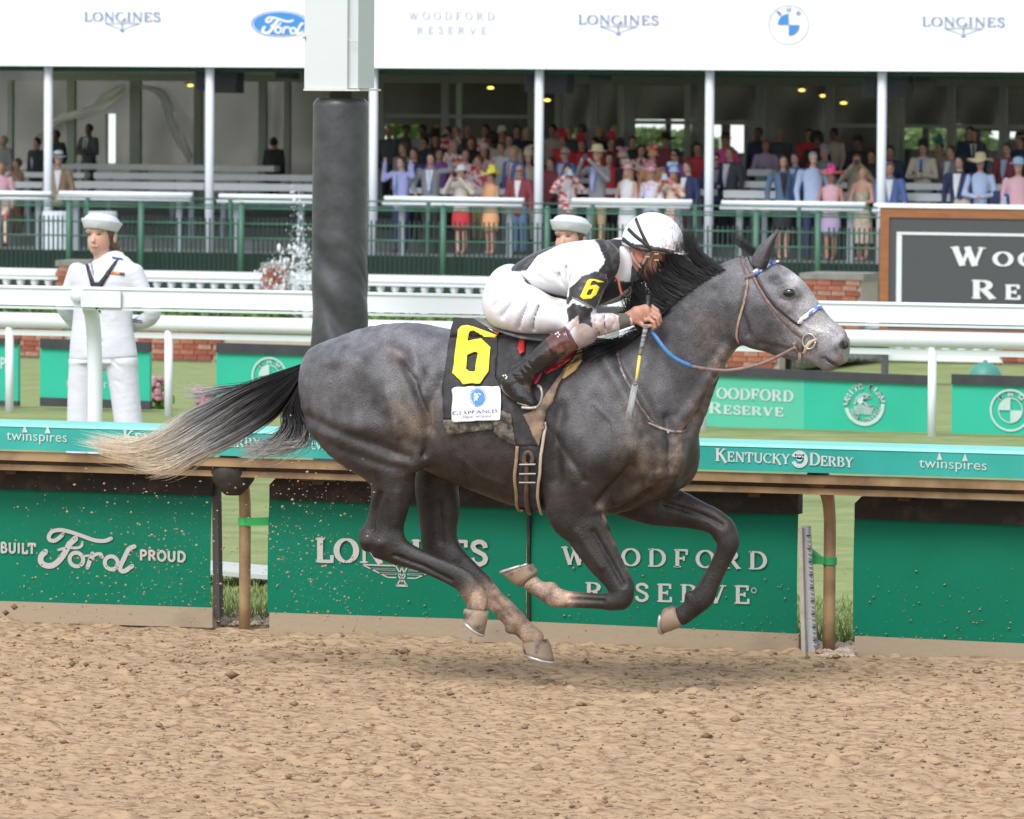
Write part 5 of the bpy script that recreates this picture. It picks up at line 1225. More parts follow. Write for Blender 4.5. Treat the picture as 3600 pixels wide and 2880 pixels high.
# weedy crumbled edge between the boards
r = np.random.default_rng(31); pp = []
for u0, u1, vb in ((462, 580, 1318), (1725, 1800, 1385)):
    for i in range(420): u = r.uniform(u0, u1); g = G(u, vb + r.uniform(-26, 3)); pp.append((g.x, g.y, .012))
clods('edge_rubble', np.array(pp), .006 + .02 * np.random.default_rng(1).random(len(pp)) ** 2, mat('pinkish rubble', (.55, .44, .35), .95, scale=8, color2=(.30, .22, .15)), 'pinkish crumbled rubble round the feet of the rail posts', 33)

# ------------------------------------------------------------------ tall padded pole with the white box
YP = YS(330)
pole = thing('padded_pole', 'tall thick pole wrapped in wrinkled black padding under a white box', 'pole', (P(716, 1000, YP).x, YP, 0))
cx = P(716, 600, YP).x; rad = 59 / 330.0; z0, z1 = -.05, P(716, 206, YP).z
v = []; f = []; n = 64; kz = 150
for i in range(kz + 1):
    z = z0 + (z1 - z0) * i / kz
    for j in range(n):
        g = 2 * math.pi * j / n; t = z
        lowz = max(0, min(1, (1.95 - z) / .9)); zz = z + .16 * math.sin(g * 1.0 + .6) + .05 * math.sin(3 * g + z * 4)
        w = .003 * math.sin(3 * g + 2 * z) + lowz * (.026 * math.sin(21 * zz + 1.5 * math.sin(3.1 * zz)) * (.25 + .75 * max(0, math.sin(2.1 * g + 2.3 * z + 1)) ** 2) + .008 * math.sin(57 * zz + 4 * math.sin(g)) * max(0, math.sin(5 * z + g)))
        rr = rad + w - (.03 * max(0, (z - z1 + .03) / .03)); v.append((cx + rr * math.cos(g), YP + rr * math.sin(g), z))
for i in range(kz):
    for j in range(n): q_ = (j + 1) % n; f.append((i * n + j, i * n + q_, (i + 1) * n + q_, (i + 1) * n + j))
f.append(tuple(range(kz * n, kz * n + n)))
mesh('padding', v, f, mat('black vinyl padding', (.030, .031, .035), .42, scale=7, color2=(.055, .056, .062), bump=.003, bscale=22, spec=.45), pole, True)
q = MB(); q.lathe([(.075, 0), (.075, .3)], (cx, YP, z1 - .05), 20); q.build('core', mat('dark grey steel', (.06, .065, .07), .6), pole, True)
bx = thing('white_box', 'white metal equipment box on top of the padded pole', 'box', (cx, YP, P(716, 188, YP).z), None)
M_BOX = mat('white enamel', (.53, .56, .57), .5, var=.03, scale=3)
q = MB(); zb0 = P(640, 187, YP - .2).z; q.box(P(641, 100, YP - .2).x, P(731, 100, YP - .2).x, YP - .2, YP + .16, zb0, 4.1); q.build('front_case', M_BOX, bx)
q = MB(); q.box(P(733, 100, YP - .17).x, P(754, 100, YP - .17).x, YP - .17, YP + .12, zb0 + .004, 4.1); q.build('side_case', mat('white enamel side', (.50, .53, .54), .5, var=.03), bx)  # shade of the box's side face put into a darker enamel
q = MB(); q.box(P(639, 100, YP - .215).x, P(757, 100, YP - .215).x, YP - .215, YP + .17, zb0 - .012, zb0 - .001); q.build('base_plate', mat('cream base plate', (.66, .62, .50), .6), bx)
q = MB(); a = P(734, 84, YP - .21); q.tube([a, a + Vector((.03, -.01, -.01)), a + Vector((.06, 0, -.012))], .004, 6); q.ball(P(640, 78, YP - .21), .012, 8); q.build('latch', mat('latch', (.45, .47, .46), .4), bx)

# ------------------------------------------------------------------ turf rails
M_RAILW = mat('white rail plastic', (.70, .72, .76), .4, var=.03, scale=2)
M_RAILSHADE = mat('white rail underside', (.55, .60, .60), .5, var=.05)  # darker copy of the rail white, underside shade in its colour
YT = YS(318)
tr = thing('white_beam_rail', 'white flat beam rail on an arched post in front of the sailor', 'rail', (-14, YT, 0))
def beam(u0, v0, u1, v1, h, Y, name, m, parent, th=.07):
    a, b = P(u0, v0, Y), P(u1, v1, Y); z = (a.z + b.z) / 2; hh = h / (FPX / Y * CY) ; q = MB(); q.box(a.x, b.x, Y, Y + th, z - hh, z); return q.build(name, m, parent)
beam(-200, 602.5, 1150, 625, 38, YT, 'beam', M_RAILW, tr); beam(1150, 626, 2400, 650, 39, YT, 'beam', M_RAILW, tr)
beam(-200, 596, 2400, 648, 5, YT - .012, 'lip', M_RAILW, tr, .09); beam(-200, 640, 2400, 693, 5, YT - .012, 'lip', M_RAILSHADE, tr, .09)
for u in (165, 1262, 2330):
    x = P(u, 800, YT).x; q = MB(); zt_ = P(200, 628, YT).z; pts = catmull([(x, YT + .28, -.08), (x, YT + .28, .75), (x, YT + .24, zt_ - .16), (x, YT + .14, zt_ - .04), (x, YT + .04, zt_ + .01), (x, YT - .03, zt_ + .02)], 16)
    pts = [tuple(p) for p in pts]; q.tube(pts, .052, 14); pst = q.build('post', M_RAILW, tr, True); break_ = None
q = MB(); a = P(290, 608, YT - .02); b = P(345, 640, YT - .02); a0 = P(172, 608, YT - .02); q.box(a0.x, P(258, 608, YT).x, YT - .035, YT - .016, P(258, 648, YT).z, P(258, 613, YT).z); q.build('joint_plate', mat('milky joint plate', (.66, .70, .69), .4), tr)
q = MB(); q.ball(P(205, 646, YT), .022, 10); q.build('knob', M_BLACK, tr, True)
YT2 = YS(242)
t2 = thing('white_pipe_rail', 'round white pipe rail on thin straight posts behind the sailor', 'rail', (-20, YT2, -.25))
a, b = P(-300, 660, YT2), P(2500, 724, YT2); zc = (a.z + b.z) / 2 - .02; q = MB(); q.tube([(a.x, YT2, zc), (b.x, YT2, zc)], 17 / 242, 18); q.build('pipe', M_RAILW, t2, True)
q = MB(); q.box(a.x, b.x, YT2 - .01, YT2 + .03, zc - .135, zc - .085); q.build('under_rail', M_RAILSHADE, t2)
for u in (20, 355, 712, 1075, 1480, 1963):
    x = P(u, 760, YT2).x; q = MB(); q.tube([(x, YT2, -.32), (x, YT2, zc - .04)], 9 / 242, 12); q.build('post', M_RAILW, t2, True)
# ------------------------------------------------------------------ turf-side banners
M_MINT = mat('mint banner', rgb(40, 200, 166), .5, scale=1.5, color2=rgb(34, 190, 156), bump=.004, bscale=2)
M_MINTL = mat('pale mint banner', rgb(92, 206, 172), .5, scale=1.5, color2=rgb(84, 200, 166))
M_BAND = mat('charcoal band', (.028, .030, .034), .7, scale=6, color2=(.045, .047, .05))
M_WPR = mat('pale banner print', (.46, .58, .55), .6, var=.1, scale=12)
YB = YS(236)
def turf_board(u0, u1, vt0, vt1, label, hts, colr=M_MINT, u_mid=None):
    b0, b1, b2, b3 = hts; c = P((u0 + u1) / 2, vt0 + b3, YB); o = thing('turf_banner', label, 'banner', (c.x, YB, c.z), 'mint banners beyond the white pipe rail'); sl_ = (vt1 - vt0) / (u1 - u0)
    def pan(name, ua, ub, d0, d1, m, yo):
        q = MB(); A = P(ua, vt0 + (ua - u0) * sl_ + d0, YB + yo); B = P(ub, vt0 + (ub - u0) * sl_ + d0, YB + yo); C = P(ub, vt0 + (ub - u0) * sl_ + d1, YB + yo); D = P(ua, vt0 + (ua - u0) * sl_ + d1, YB + yo); B.x = C.x; A.x = D.x
        q.prism([A, B, C, D], (0, .05, 0)); return q.build(name, m, o)
    pan('top_band', u0, u1, b0, b1, M_BAND, -.03)
    if u_mid: pan('sheet', u0, u_mid, b1, b2, M_MINTL, 0); pan('sheet', u_mid, u1, b1, b2, colr, 0)
    else: pan('sheet', u0, u1, b1, b2, colr, 0)
    pan('bottom_band', u0, u1, b2, b3, M_BAND, -.03)
    return o
def roundel(u, v, rp, Y, s, parent, m, ringtxt='BMW', quads=True):
    A = P(u, v, Y); k = rp / s; pl = ring(0, 0, .9, 1, 48)
    if quads:
        pl += disc(0, 0, .55, 12, 90, 180) + disc(0, 0, .55, 12, 270, 360) + ring(0, 0, .55, .60, 40)
        pl += on_circle(ringtxt, 0, 0, .64, 90, .24, 40, bold=.24)
    return mesh('roundel', [A + Vector((x * k, -.012, y * k)) for q in pl for x, y in q], [tuple(range(s0, s0 + len(q))) for s0, q in zip(np.cumsum([0] + [len(q) for q in pl[:-1]]).tolist(), pl)], m, parent)
TB1 = turf_board(-260, 38, 705, 713, 'mint banner cut off by the left edge of the picture, ending in a letter P', (0, 13, 132, 143))
tf('P', 0, 12, 776, 776, 22, YB, M_WPR, TB1, False, extra=.03)
TB2 = turf_board(84, 315, 713, 721, 'mint banner standing behind the legs of the sailor', (0, 20, 124, 142)); tf('twinspires', 140, 250, 815, 819, 20, YB, M_WPR, TB2, False, extra=.03)
TB3 = turf_board(455, 1000, 722, 738, 'mint banner with a round car maker badge just left of the horse', (0, 21, 123, 142)); roundel(568, 792, 41, YB, 236, TB3, M_WPR)
TB4 = turf_board(1330, 1952, 765, 791, 'pale and mint banner reading WOODFORD RESERVE and WHITE CLAW beneath the horse head', (0, 19, 127, 150), M_MINT, 1692)
tf('WOODFORD', 1476, 1671, 838, 846, 23, YB, M_WPR, TB4, bold=.24, track=.05); tf('RESERVE', 1492, 1650, 870, 877, 23, YB, M_WPR, TB4, bold=.24, track=.05, small=(0,))
A = P(1821, 853, YB); k = 43 / 236; pl = on_circle('WHITE CLAW', 0, 0, .78, 95, .26, 17, bold=.3) + ring(0, 0, .82, 1, 30, 190, 365) + on_circle('HARD SELTZER', 0, 0, .78, 275, .16, 13, bold=.3, inward=True)
for i in range(8): pl += stroke([(x, y) for x, y in catmull([(-.55 + .02 * i, -.1 - i * .055), (-.2, .02 - i * .06), (.1, -.08 - i * .05), (.5 - .02 * i, .0 - i * .06)], 10)], .035)
pl += stroke([(x, y) for x, y in catmull([(-.5, .05), (-.35, .35), (0, .52), (.3, .4), (.1, .36), (-.02, .2), (.15, .0), (.45, -.05)], 24)], .12) + stroke([(-.35, .15), (-.1, .4)], .16) + stroke([(-.25, .05), (0, .3)], .12)
mesh('emblem', [A + Vector((x * k, -.012, y * k)) for q in pl for x, y in q], [tuple(range(s0, s0 + len(q))) for s0, q in zip(np.cumsum([0] + [len(q) for q in pl[:-1]]).tolist(), pl)], M_WPR, TB4)
TB5 = turf_board(2003, 2400, 788, 800, 'mint banner with a round car maker badge at the right edge of the picture', (0, 21, 128, 146)); roundel(2128, 864, 44, YB, 238, TB5, M_WPR)
# ------------------------------------------------------------------ pool wall, balustrade, hedge, sign
M_BRICK = [mat('brick red', rgb(168, 96, 76), .85, scale=20, color2=rgb(140, 74, 58)), mat('brick orange', rgb(190, 120, 92), .85, scale=20, color2=rgb(160, 98, 74)), mat('brick pale', rgb(196, 148, 124), .85, scale=20, color2=rgb(160, 116, 96))]
M_MORT = mat('mortar', rgb(196, 184, 170), .9, scale=12)
M_STONE = mat('grey coping stone', rgb(158, 156, 148), .85, scale=6, color2=rgb(132, 130, 122))
BR_ME = []
for m in M_BRICK:
    q = MB(); q.box(-.104, .104, -.03, .03, -.033, .033); me = bpy.data.meshes.new('brick'); me.from_pydata(q.v, [], q.f); me.materials.append(m); BR_ME.append(me)
def bricks(parent, x0, x1, y, z0, z1, seed=1, limit=300):
    r = random.Random(seed); k = 0; z = z0 + .04; row = 0
    while z < z1 and k < limit:
        x = x0 + (.052 if row % 2 else .107)
        while x < x1 - .05 and k < limit:
            w = min(1.0, (x1 - x + .1) / .21); o = bpy.data.objects.new('brick', r.choice(BR_ME)); COL.objects.link(o); o.parent = parent
            o.location = Vector((x, y - .02 + r.uniform(-.004, .004), z)) - parent.location; o.scale.x = min(1, w); x += .218; k += 1
        z += .0765; row += 1
    return k
YW = YS(150); YBA = YS(141)
def pier(u0, u1, vt, vb, Y, label):
    a, b = P(u0, vt, Y), P(u1, vb, Y); o = thing('brick_pier', label, 'pier', ((a.x + b.x) / 2, Y, b.z)); w = b.x - a.x
    q = MB(); q.box(a.x, b.x, Y, Y + w, b.z - .3, a.z - .09); q.build('core', M_MORT, o)
    q = MB(); q.box(a.x - .05, b.x + .05, Y - .06, Y + w + .05, a.z - .09, a.z); q.build('cap', M_STONE, o); bricks(o, a.x, b.x, Y, b.z, a.z - .09, int(u0))
    return o
pier(126, 196, 548, 700, YBA - .2, 'brick pier with a stone cap behind the shoulder of the sailor'); pier(558, 602, 553, 712, YBA - .2, 'narrow brick pier just left of the black padded pole'); pier(1692, 1812, 575, 735, YBA - .5, 'wide brick pier with a grey stone cap above the horse head')
q = pier(2112, 2260, 700, 766, YBA - .3, 'low brown brick pier foot at the right edge under the rails')
# pool wall
for i, (u0, u1) in enumerate(((-90, 330), (330, 760), (1290, 1640))):
    a, b = P(u0, 692, YW), P(u1, 760, YW); z1_, z0_ = P(1078, 700, YW).z, P(1078, 774, YW).z
    o = thing('pool_wall', ['low brick pool wall with stone coping behind the sailor', 'low brick pool wall section behind the black pole', 'low brick pool wall under the chin of the horse'][i], 'wall', (a.x, YW, z0_), 'low brick walls round the fountain pool')
    q = MB(); q.box(a.x, b.x, YW, YW + .3, z0_ - .2, z1_ - .07); q.build('core', M_MORT, o); q = MB(); q.box(a.x - .02 * i, b.x - .003, YW - .06, YW + .35, z1_ - .07, z1_ + .005); q.build('coping', M_STONE, o)
    vis = [(-90, 140), (300, 470), (1480, 1640)][i]; bricks(o, P(vis[0], 740, YW).x, P(vis[1], 740, YW).x, YW, z0_, z1_ - .07, 70 + i, 300)
q = MB(); a, b = P(-150, 690, YW), P(1650, 690, YW); q.box(a.x, b.x, YW + .36, YBA - .4, -1.3, P(1078, 696, YW).z - .06); wt = q.build('water', mat('dark pool water', (.012, .016, .018), .08, scale=2, bump=.02, bscale=3)); tag(wt, None, kind='structure')
# balustrade
M_BAL = mat('white balustrade', (.76, .79, .80), .5, var=.05, scale=4)
bal_prof = [(.072, 0), (.072, .05), (.045, .06), (.04, .10), (.078, .20), (.086, .28), (.070, .38), (.044, .50), (.040, .56), (.065, .60), (.065, .64)]
q = MB(); q.lathe(bal_prof, (0, 0, 0), 10); bal_me = bpy.data.meshes.new('baluster'); bal_me.from_pydata(q.v, [], q.f); bal_me.polygons.foreach_set('use_smooth', [True] * len(q.f)); bal_me.materials.append(M_BAL)
def balustrade(u0, u1, vt, vb, label, Y):
    """vt, vb: top and bottom rows at the middle of the picture"""
    a, b = P(u0, 600, Y), P(u1, 600, Y); z1_, z0_ = P(1078, vt, Y).z, P(1078, vb, Y).z; o = thing('balustrade', label, 'balustrade', (a.x, Y, z0_), 'white balustrades round the infield pool')
    q = MB(); q.box(a.x, b.x, Y - .11, Y + .11, z1_ - .10, z1_); q.build('top_rail', M_BAL, o); q = MB(); q.box(a.x, b.x, Y - .09, Y + .09, z1_ - .16, z1_ - .102); q.build('moulding', M_BAL, o)
    q = MB(); q.box(a.x, b.x, Y - .1, Y + .1, z0_, z0_ + .09); q.build('bottom_rail', M_BAL, o)
    n = int((b.x - a.x) / .236); hh = (z1_ - .16) - (z0_ + .09)
    for i in range(n):
        c = bpy.data.objects.new('baluster', bal_me); COL.objects.link(c); c.parent = o; c.location = Vector((a.x + .12 + i * .236, Y, z0_ + .09)) - o.location; c.scale.z = hh / .64
balustrade(-60, 126, 584, 735, 'white balustrade at the far left edge', YBA); balustrade(196, 558, 584, 735, 'white balustrade between the sailor and the narrow brick pier', YBA)
balustrade(602, 1692, 584, 735, 'long white balustrade running behind the jockey', YBA); balustrade(1812, 2240, 655, 740, 'low white balustrade under the charcoal sign', YBA - .2)
# planting strip and hedges
def leaves(name, boxes, n, m, label, cat, kind='stuff', size=.05, seed=1, parent=None, cols=None):
    r = np.random.default_rng(seed); V = []; 
    for (x0, x1, y0, y1, z0, z1) in boxes:
        c = np.stack([r.uniform(x0, x1, n), r.uniform(y0, y1, n), z0 + (z1 - z0) * r.random(n) ** .8], 1); c[:, 2] -= (z1 - z0) * .3 * (vnoise(c, 1.3, seed, 2) * .5 + .5); 
        a = r.normal(0, 1, (n, 3)); a /= np.linalg.norm(a, axis=1, keepdims=True); b = np.cross(a, r.normal(0, 1, (n, 3))); b /= np.linalg.norm(b, axis=1, keepdims=True); s = size * r.uniform(.6, 1.4, (n, 1)); V.append(np.stack([c - a * s, c - b * s * .5, c + a * s, c + b * s * .5], 1))
    V = np.concatenate(V).reshape(-1, 3); F = np.arange(len(V)).reshape(-1, 4)
    o = fast_mesh(name, V, F, m, parent, smooth=False)
    if kind: tag(o, label, cat, kind=kind)
    return o
M_LEAF = mat('hedge leaves', rgb(78, 118, 46), .6, scale=5, color2=rgb(132, 166, 84), spec=.3); M_LEAFD = mat('dark leaves', rgb(40, 70, 32), .6, scale=5, color2=rgb(70, 104, 50))
bx_ = []
for u0, u1, v in ((-60, 600, 634), (770, 1000, 660), (1000, 1500, 664)):
    a, b = P(u0, 640, YBA - 1.5), P(u1, 640, YBA - 1.5); bx_.append((a.x, b.x, YBA - 2.4, YBA - .9, -1.0, P((u0 + u1) / 2, v, YBA - 1.5).z))
leaves('hedge', bx_, 5200, M_LEAF, 'low green planting between the pool and the white balustrade', 'hedge', size=.06, seed=5)
def flowers(u, v, Y, label, seed, wpx=40, hpx=60):
    c = P(u, v, Y); o = thing('flowering_plant', label, 'plant', c); s = FPX / Y * CY; w, h = wpx / s / 2, hpx / s; r = np.random.default_rng(seed)
    leaves('foliage', [(c.x - w, c.x + w, Y - .12, Y + .12, c.z, c.z + h)], 120, M_LEAF, None, None, None, .05, seed, o)
    k = 26; q = MB()
    for i in range(k): q.ball((c.x + r.uniform(-w, w), Y - .14 + r.uniform(-.05, .05), c.z + h * r.uniform(.3, 1.05)), r.uniform(.025, .045), 6)
    q.build('blossom', mat('pink petals', rgb(224, 170, 180), .7, scale=9, color2=rgb(206, 138, 152)), o)['kind'] = 'stuff'
flowers(334, 862, YB + 1.2, 'pink flowering plant left of the thin white post', 5, 46, 66); flowers(440, 868, YB + 1.2, 'pink flowering plant just left of the round badge banner', 6, 36, 50)
c = P(2074, 800, YB + 2); hyd = thing('valve_hood', 'round teal metal valve hood on the grass behind the right banner', 'hood', (c.x, YB + 2, c.z)); s = 1 / 225
q = MB(); q.lathe([(34 * s, -.2), (34 * s, 8 * s), (32 * s, 16 * s), (26 * s, 26 * s), (15 * s, 33 * s), (5 * s, 35 * s), (4 * s, 40 * s), (0.002, 41 * s)], c, 18); q.build('dome', mat('teal enamel', rgb(84, 160, 146), .5), hyd, True)
# sign
YSG = YS(160)
sg = thing('framed_sign', 'big charcoal sign in a wooden frame reading WOODFORD RESERVE at the right edge', 'sign', (P(2000, 700, YSG).x, YSG, P(1862, 776, YSG).z))
M_WOOD = mat('brown wooden frame', rgb(164, 104, 62), .6, scale=4, color2=rgb(146, 90, 52), stretch=(1, 1, 5)); M_CHAR = mat('charcoal face', rgb(78, 80, 84), .7, var=.05)
x0, x1 = P(1853, 500, YSG).x, P(2750, 500, YSG).x; zt0, zb0_ = P(1853, 437, YSG).z, P(1853, 704, YSG).z; fw = .125
def bxp(name, a, b, y0, y1, c, d, m, par): q = MB(); q.box(a, b, y0, y1, c, d); return q.build(name, m, par)
bxp('frame', x0, x1, YSG - .02, YSG + .08, zt0 - fw, zt0, M_WOOD, sg); bxp('frame', x0, x1, YSG - .02, YSG + .08, zb0_, zb0_ + fw * .62, M_WOOD, sg); bxp('frame', x0, x0 + fw, YSG - .02, YSG + .08, zb0_ + fw * .62, zt0 - fw, M_WOOD, sg); bxp('frame', x1 - fw, x1, YSG - .02, YSG + .08, zb0_ + fw * .62, zt0 - fw, M_WOOD, sg)
bxp('face', x0 + fw, x1 - fw, YSG, YSG + .05, zb0_ + fw * .62, zt0 - fw, M_CHAR, sg); bxp('top_cap', x0 - .02, x1, YSG - .04, YSG + .1, zt0 + .002, zt0 + .02, M_BAL, sg)
M_SW = mat('white sign print', (.60, .62, .64), .6, var=.04)
i0 = x0 + fw + .10; it = zt0 - fw - .22; bxp('border', i0, x1 - .5, YSG - .012, YSG - .001, it, it + .035, M_SW, sg); bxp('border', i0, i0 + .07, YSG - .012, YSG - .001, zb0_ + .2, it - .003, M_SW, sg)
bxp('leg', P(1856, 700, YSG).x, P(1868, 700, YSG).x, YSG + .0, YSG + .07, P(1862, 776, YSG).z - .1, zb0_, mat('dark leg', (.06, .06, .065), .6), sg)
tf('WOODFORD', 2003, 2440, 558, 567, 38, YSG, M_SW, sg, bold=.24, track=.25, small=(0,), lift=.014); tf('RESERVE', 2045, 2400, 628, 636, 38, YSG, M_SW, sg, bold=.24, track=.30, small=(0,), lift=.014)
# fountain
fo = thing('fountain', 'white plume and falling drops of a fountain left of the padded pole', 'fountain', P(620, 655, YBA - 4)); r = np.random.default_rng(4); q = MB(); fy = YBA - 4
for i in range(1300):
    t = r.random(); 
    if t < .35: u, v = 623 + r.normal(0, 4 + 10 * r.random()), r.uniform(385, 640)
    elif t < .6: u, v = r.normal(640, 7), r.uniform(470, 640)
    else: u = r.uniform(535, 662); v = r.uniform(500 + abs(u - 615) * .9, 645)
    if r.random() > .35 + .6 * (v > 520): continue
    q.ball(P(u, v, fy + r.uniform(-.5, .5)), (.006 + .015 * r.random() ** 4), 5, (1.2, 1, .8 + r.random()))
q.build('drops', mat('splashing water', (.80, .84, .86), .2, var=.02, trans=.2), fo, True)['kind'] = 'stuff'
q = MB(); 
for i in range(50): q.ball(P(r.normal(612, 15), r.uniform(515, 645), fy + r.uniform(-.3, .3)), .014 + .026 * r.random(), 6, (.8, .8, 1.7))
q.build('plume', MATS['splashing water'], fo, True)['kind'] = 'stuff'

# ------------------------------------------------------------------ green fences before the stand
M_GREENF = mat('green painted steel', rgb(72, 118, 98), .5, var=.1, scale=3); M_GREEND = mat('dark green pickets', rgb(30, 62, 54), .6, var=.2, scale=2)
YF = YS(124)
posts = [-60, 145, 297, 508, 716, 933, 1152, 1372, 1592, 1722, 1932]
slope = lambda u: (u - 1078) * .011
M_PK = []
q = MB(); q.box(-.013, .013, -.01, .01, -.95, 0); pk_me = bpy.data.meshes.new('picket'); pk_me.from_pydata(q.v, [], q.f); pk_me.materials.append(M_GREEND)
nam = ['at the far left edge', 'behind the left shoulder of the sailor', 'right of the sailor', 'left of the fountain', 'behind the black pole', 'right of the black pole', 'behind the second white cap', 'behind the helmet', 'above the mane', 'above the ears of the horse', 'beside the charcoal sign']
zr = {v: P(1078, v, YF).z for v in (428, 447, 480, 511, 545)}
z0f, zpk = P(1078, 600, YF).z, P(1078, 470, YF).z
for i, (ua, ub) in enumerate(zip(posts[:-1], posts[1:])):
    a, b = P(ua, 500, YF), P(ub, 500, YF); o = thing('green_fence', 'green steel fence bay ' + nam[i], 'fence', (a.x, YF, z0f), 'green fence bays before the stand')
    tall = ua in (145, 508, 297, 933, 1152, 1592, 1722); ztp = zr[447] + (.06 if tall else .02)
    q = MB(); q.tube([(a.x, YF, z0f - .2), (a.x, YF, ztp)], .052 if tall else .04, 10); q.build('post', M_GREENF, o, True)
    q = MB(); q.ball((a.x, YF, ztp + .02), .055, 8, (1, 1, .7)); q.build('finial', M_GREENF, o, True)
    for v in (447, 480, 511): q = MB(); q.tube([(a.x, YF, zr[v]), (b.x, YF, zr[v])], .017, 6); q.build('rail', M_GREENF, o, True)
    n = int((b.x - a.x) / .088)
    for j in range(1, n): c = bpy.data.objects.new('picket', pk_me); COL.objects.link(c); c.parent = o; c.location = Vector((a.x + j * .088, YF + .35, zpk)) - o.location
    q = MB(); q.box(a.x, b.x - .003, YF + .50, YF + .55, z0f - .75, P(1078, 545, YF).z); q.build('base_panel', mat('dark green panel', rgb(34, 66, 56), .7, var=.15, scale=4), o)
# second, taller rail set at the counter line
YK = YS(119); zk = [P(1078, v, YK).z for v in (428, 441)]
for i, (u0, u1) in enumerate(((-80, 420), (420, 1180), (1180, 1850))):
    a, b = P(u0, 430, YK), P(u1, 430, YK); o = thing('counter_rail', ['green twin rail before the empty benches at left', 'green twin rail before the cheering crowd', 'green twin rail before the crowd right of centre'][i], 'rail', (a.x, YK, -1.2))
    for z in zk: q = MB(); q.tube([(a.x, YK, z), (b.x - .01, YK, z)], .017, 6); q.build('rail', M_GREENF, o, True)
    n = max(2, int((b.x - a.x) / 1.9))
    for j in range(n): x = a.x + .6 + j * 1.9; q = MB(); q.box(x - .03, x + .03, YK - .03, YK + .03, -1.3, zk[0]); q.build('post', M_GREENF, o)

# ------------------------------------------------------------------ the stand
YD = YS(114)
M_FAS = mat('white fascia', (.84, .84, .85), .5, var=.02, scale=1, spec=.4); M_COLW = mat('white column', (.58, .62, .66), .5, var=.04, scale=2)
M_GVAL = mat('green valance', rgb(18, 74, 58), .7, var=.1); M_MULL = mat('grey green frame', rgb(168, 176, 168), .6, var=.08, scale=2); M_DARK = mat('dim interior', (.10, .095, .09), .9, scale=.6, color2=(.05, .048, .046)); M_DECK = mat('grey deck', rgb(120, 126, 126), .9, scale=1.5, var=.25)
stand = thing('grandstand', 'open white grandstand with printed fascia, columns and glazed rooms behind', 'grandstand', (P(1078, 500, YD).x, YD, -1.2))
XA, XB = P(-500, 300, YD).x, P(2700, 300, YD).x
zf = P(1078, 145, YD).z; bxp('fascia', XA, XB, YD - .25, YD - .05, zf, zf + 3.2, M_FAS, stand); bxp('valance', XA, XB, YD + .2, YD + .25, P(1078, 156, YD).z, zf - .003, M_GVAL, stand)
for u in (97, 437, 782, 1131, 1490, 1853, 2235, -245):
    x = P(u, 300, YD - .1).x; q = MB(); q.tube([(x, YD, -1.25), (x, YD, zf - .002)], .083, 14); q.build('column', M_COLW, stand, True)
YFS = YD - .25
M_PN = mat('faded navy print', rgb(150, 168, 200), .7, var=.1, scale=6); M_PG = mat('faint grey print', rgb(206, 210, 224), .7, var=.05); M_PB = mat('badge blue', rgb(70, 150, 226), .6, var=.05)
for u0, v0, u1, v1 in ((177, 45, 339, 46), (1217, 51, 1388, 53), (1941, 55, 2117, 57)):
    tf('LONGINES', u0, u1, v0, v1, 20, YFS, M_PN, stand, bold=.2, track=.04, lift=.02); A = P((u0 + u1) / 2, (v0 + v1) / 2 + 4, YFS); k = 38 / 114
    em = stroke([(-1, 0), (1, 0)], .05) + stroke([(-1, 0), (-.1, -.32)], .05) + stroke([(1, 0), (.1, -.32)], .05) + stroke([(-.12, -.42), (.12, -.42)], .1) + stroke([(0, 0), (0, -.4)], .08)
    mesh('emblem', [A + Vector((x * k / CY, -.02, y * k)) for z in em for x, y in z], [tuple(range(4 * i, 4 * i + 4)) for i in range(len(em))], M_PN, stand)
tf('WOODFORD', 860, 1042, 41, 42, 17, YFS, M_PG, stand, bold=.2, track=.4, small=(0, 1, 2, 3, 4, 5, 6, 7), lift=.02); tf('RESERVE', 877, 1026, 71, 72, 16, YFS, M_PG, stand, bold=.2, track=.45, lift=.02)
A = P(590, 50, YFS); k = 57 / 114
mesh('badge', [A + Vector((x * k / CY, -.018, y * k * .43)) for z in disc(0, 0, 1, 40) for x, y in z], [(3 * i, 3 * i + 1, 3 * i + 2) for i in range(40)], M_PB, stand)
rg = ring(0, 0, 1.05, 1.1, 40); mesh('badge_rim', [A + Vector((x * k / CY, -.018, y * k * .46)) for z in rg for x, y in z], [tuple(range(4 * i, 4 * i + 4)) for i in range(40)], M_PB, stand)
lay(script_polys(), 1.0, 552, 73, 640, 74, 88, YFS, 'script_lettering', M_FAS, stand, .024)
A = P(1661, 52, YFS); k = 41 / 114; pl = disc(0, 0, .55, 12, 90, 180) + disc(0, 0, .55, 12, 270, 360)
mesh('badge', [A + Vector((x * k / CY, -.02, y * k)) for z in pl for x, y in z], [(3 * i, 3 * i + 1, 3 * i + 2) for i in range(24)], M_PB, stand)
pl = ring(0, 0, .96, 1, 48) + on_circle('BMW', 0, 0, .64, 90, .22, 40, bold=.2); mesh('badge_rim', [A + Vector((x * k / CY, -.02, y * k)) for z in pl for x, y in z], [tuple(range(s0, s0 + len(z))) for s0, z in zip(np.cumsum([0] + [len(z) for z in pl[:-1]]).tolist(), pl)], M_PN, stand)
# deck and steps of the stand
rows = [(112, -.62), (110, -.45), (108, -.27), (106, -.10), (103.5, .02)]
y_prev = YS(117)
for i, (s, z) in enumerate(rows):
    yn = YS(rows[i + 1][0] + (rows[i][0] - rows[i + 1][0]) / 2) if i + 1 < len(rows) else YS(92)
    bxp('step', XA, XB, y_prev, yn - .002, z - .9, z, M_DECK, stand); y_prev = yn
bxp('apron', XA, XB, YF + .7, YS(117) - .003, -1.4, -1.02, M_DECK, stand)
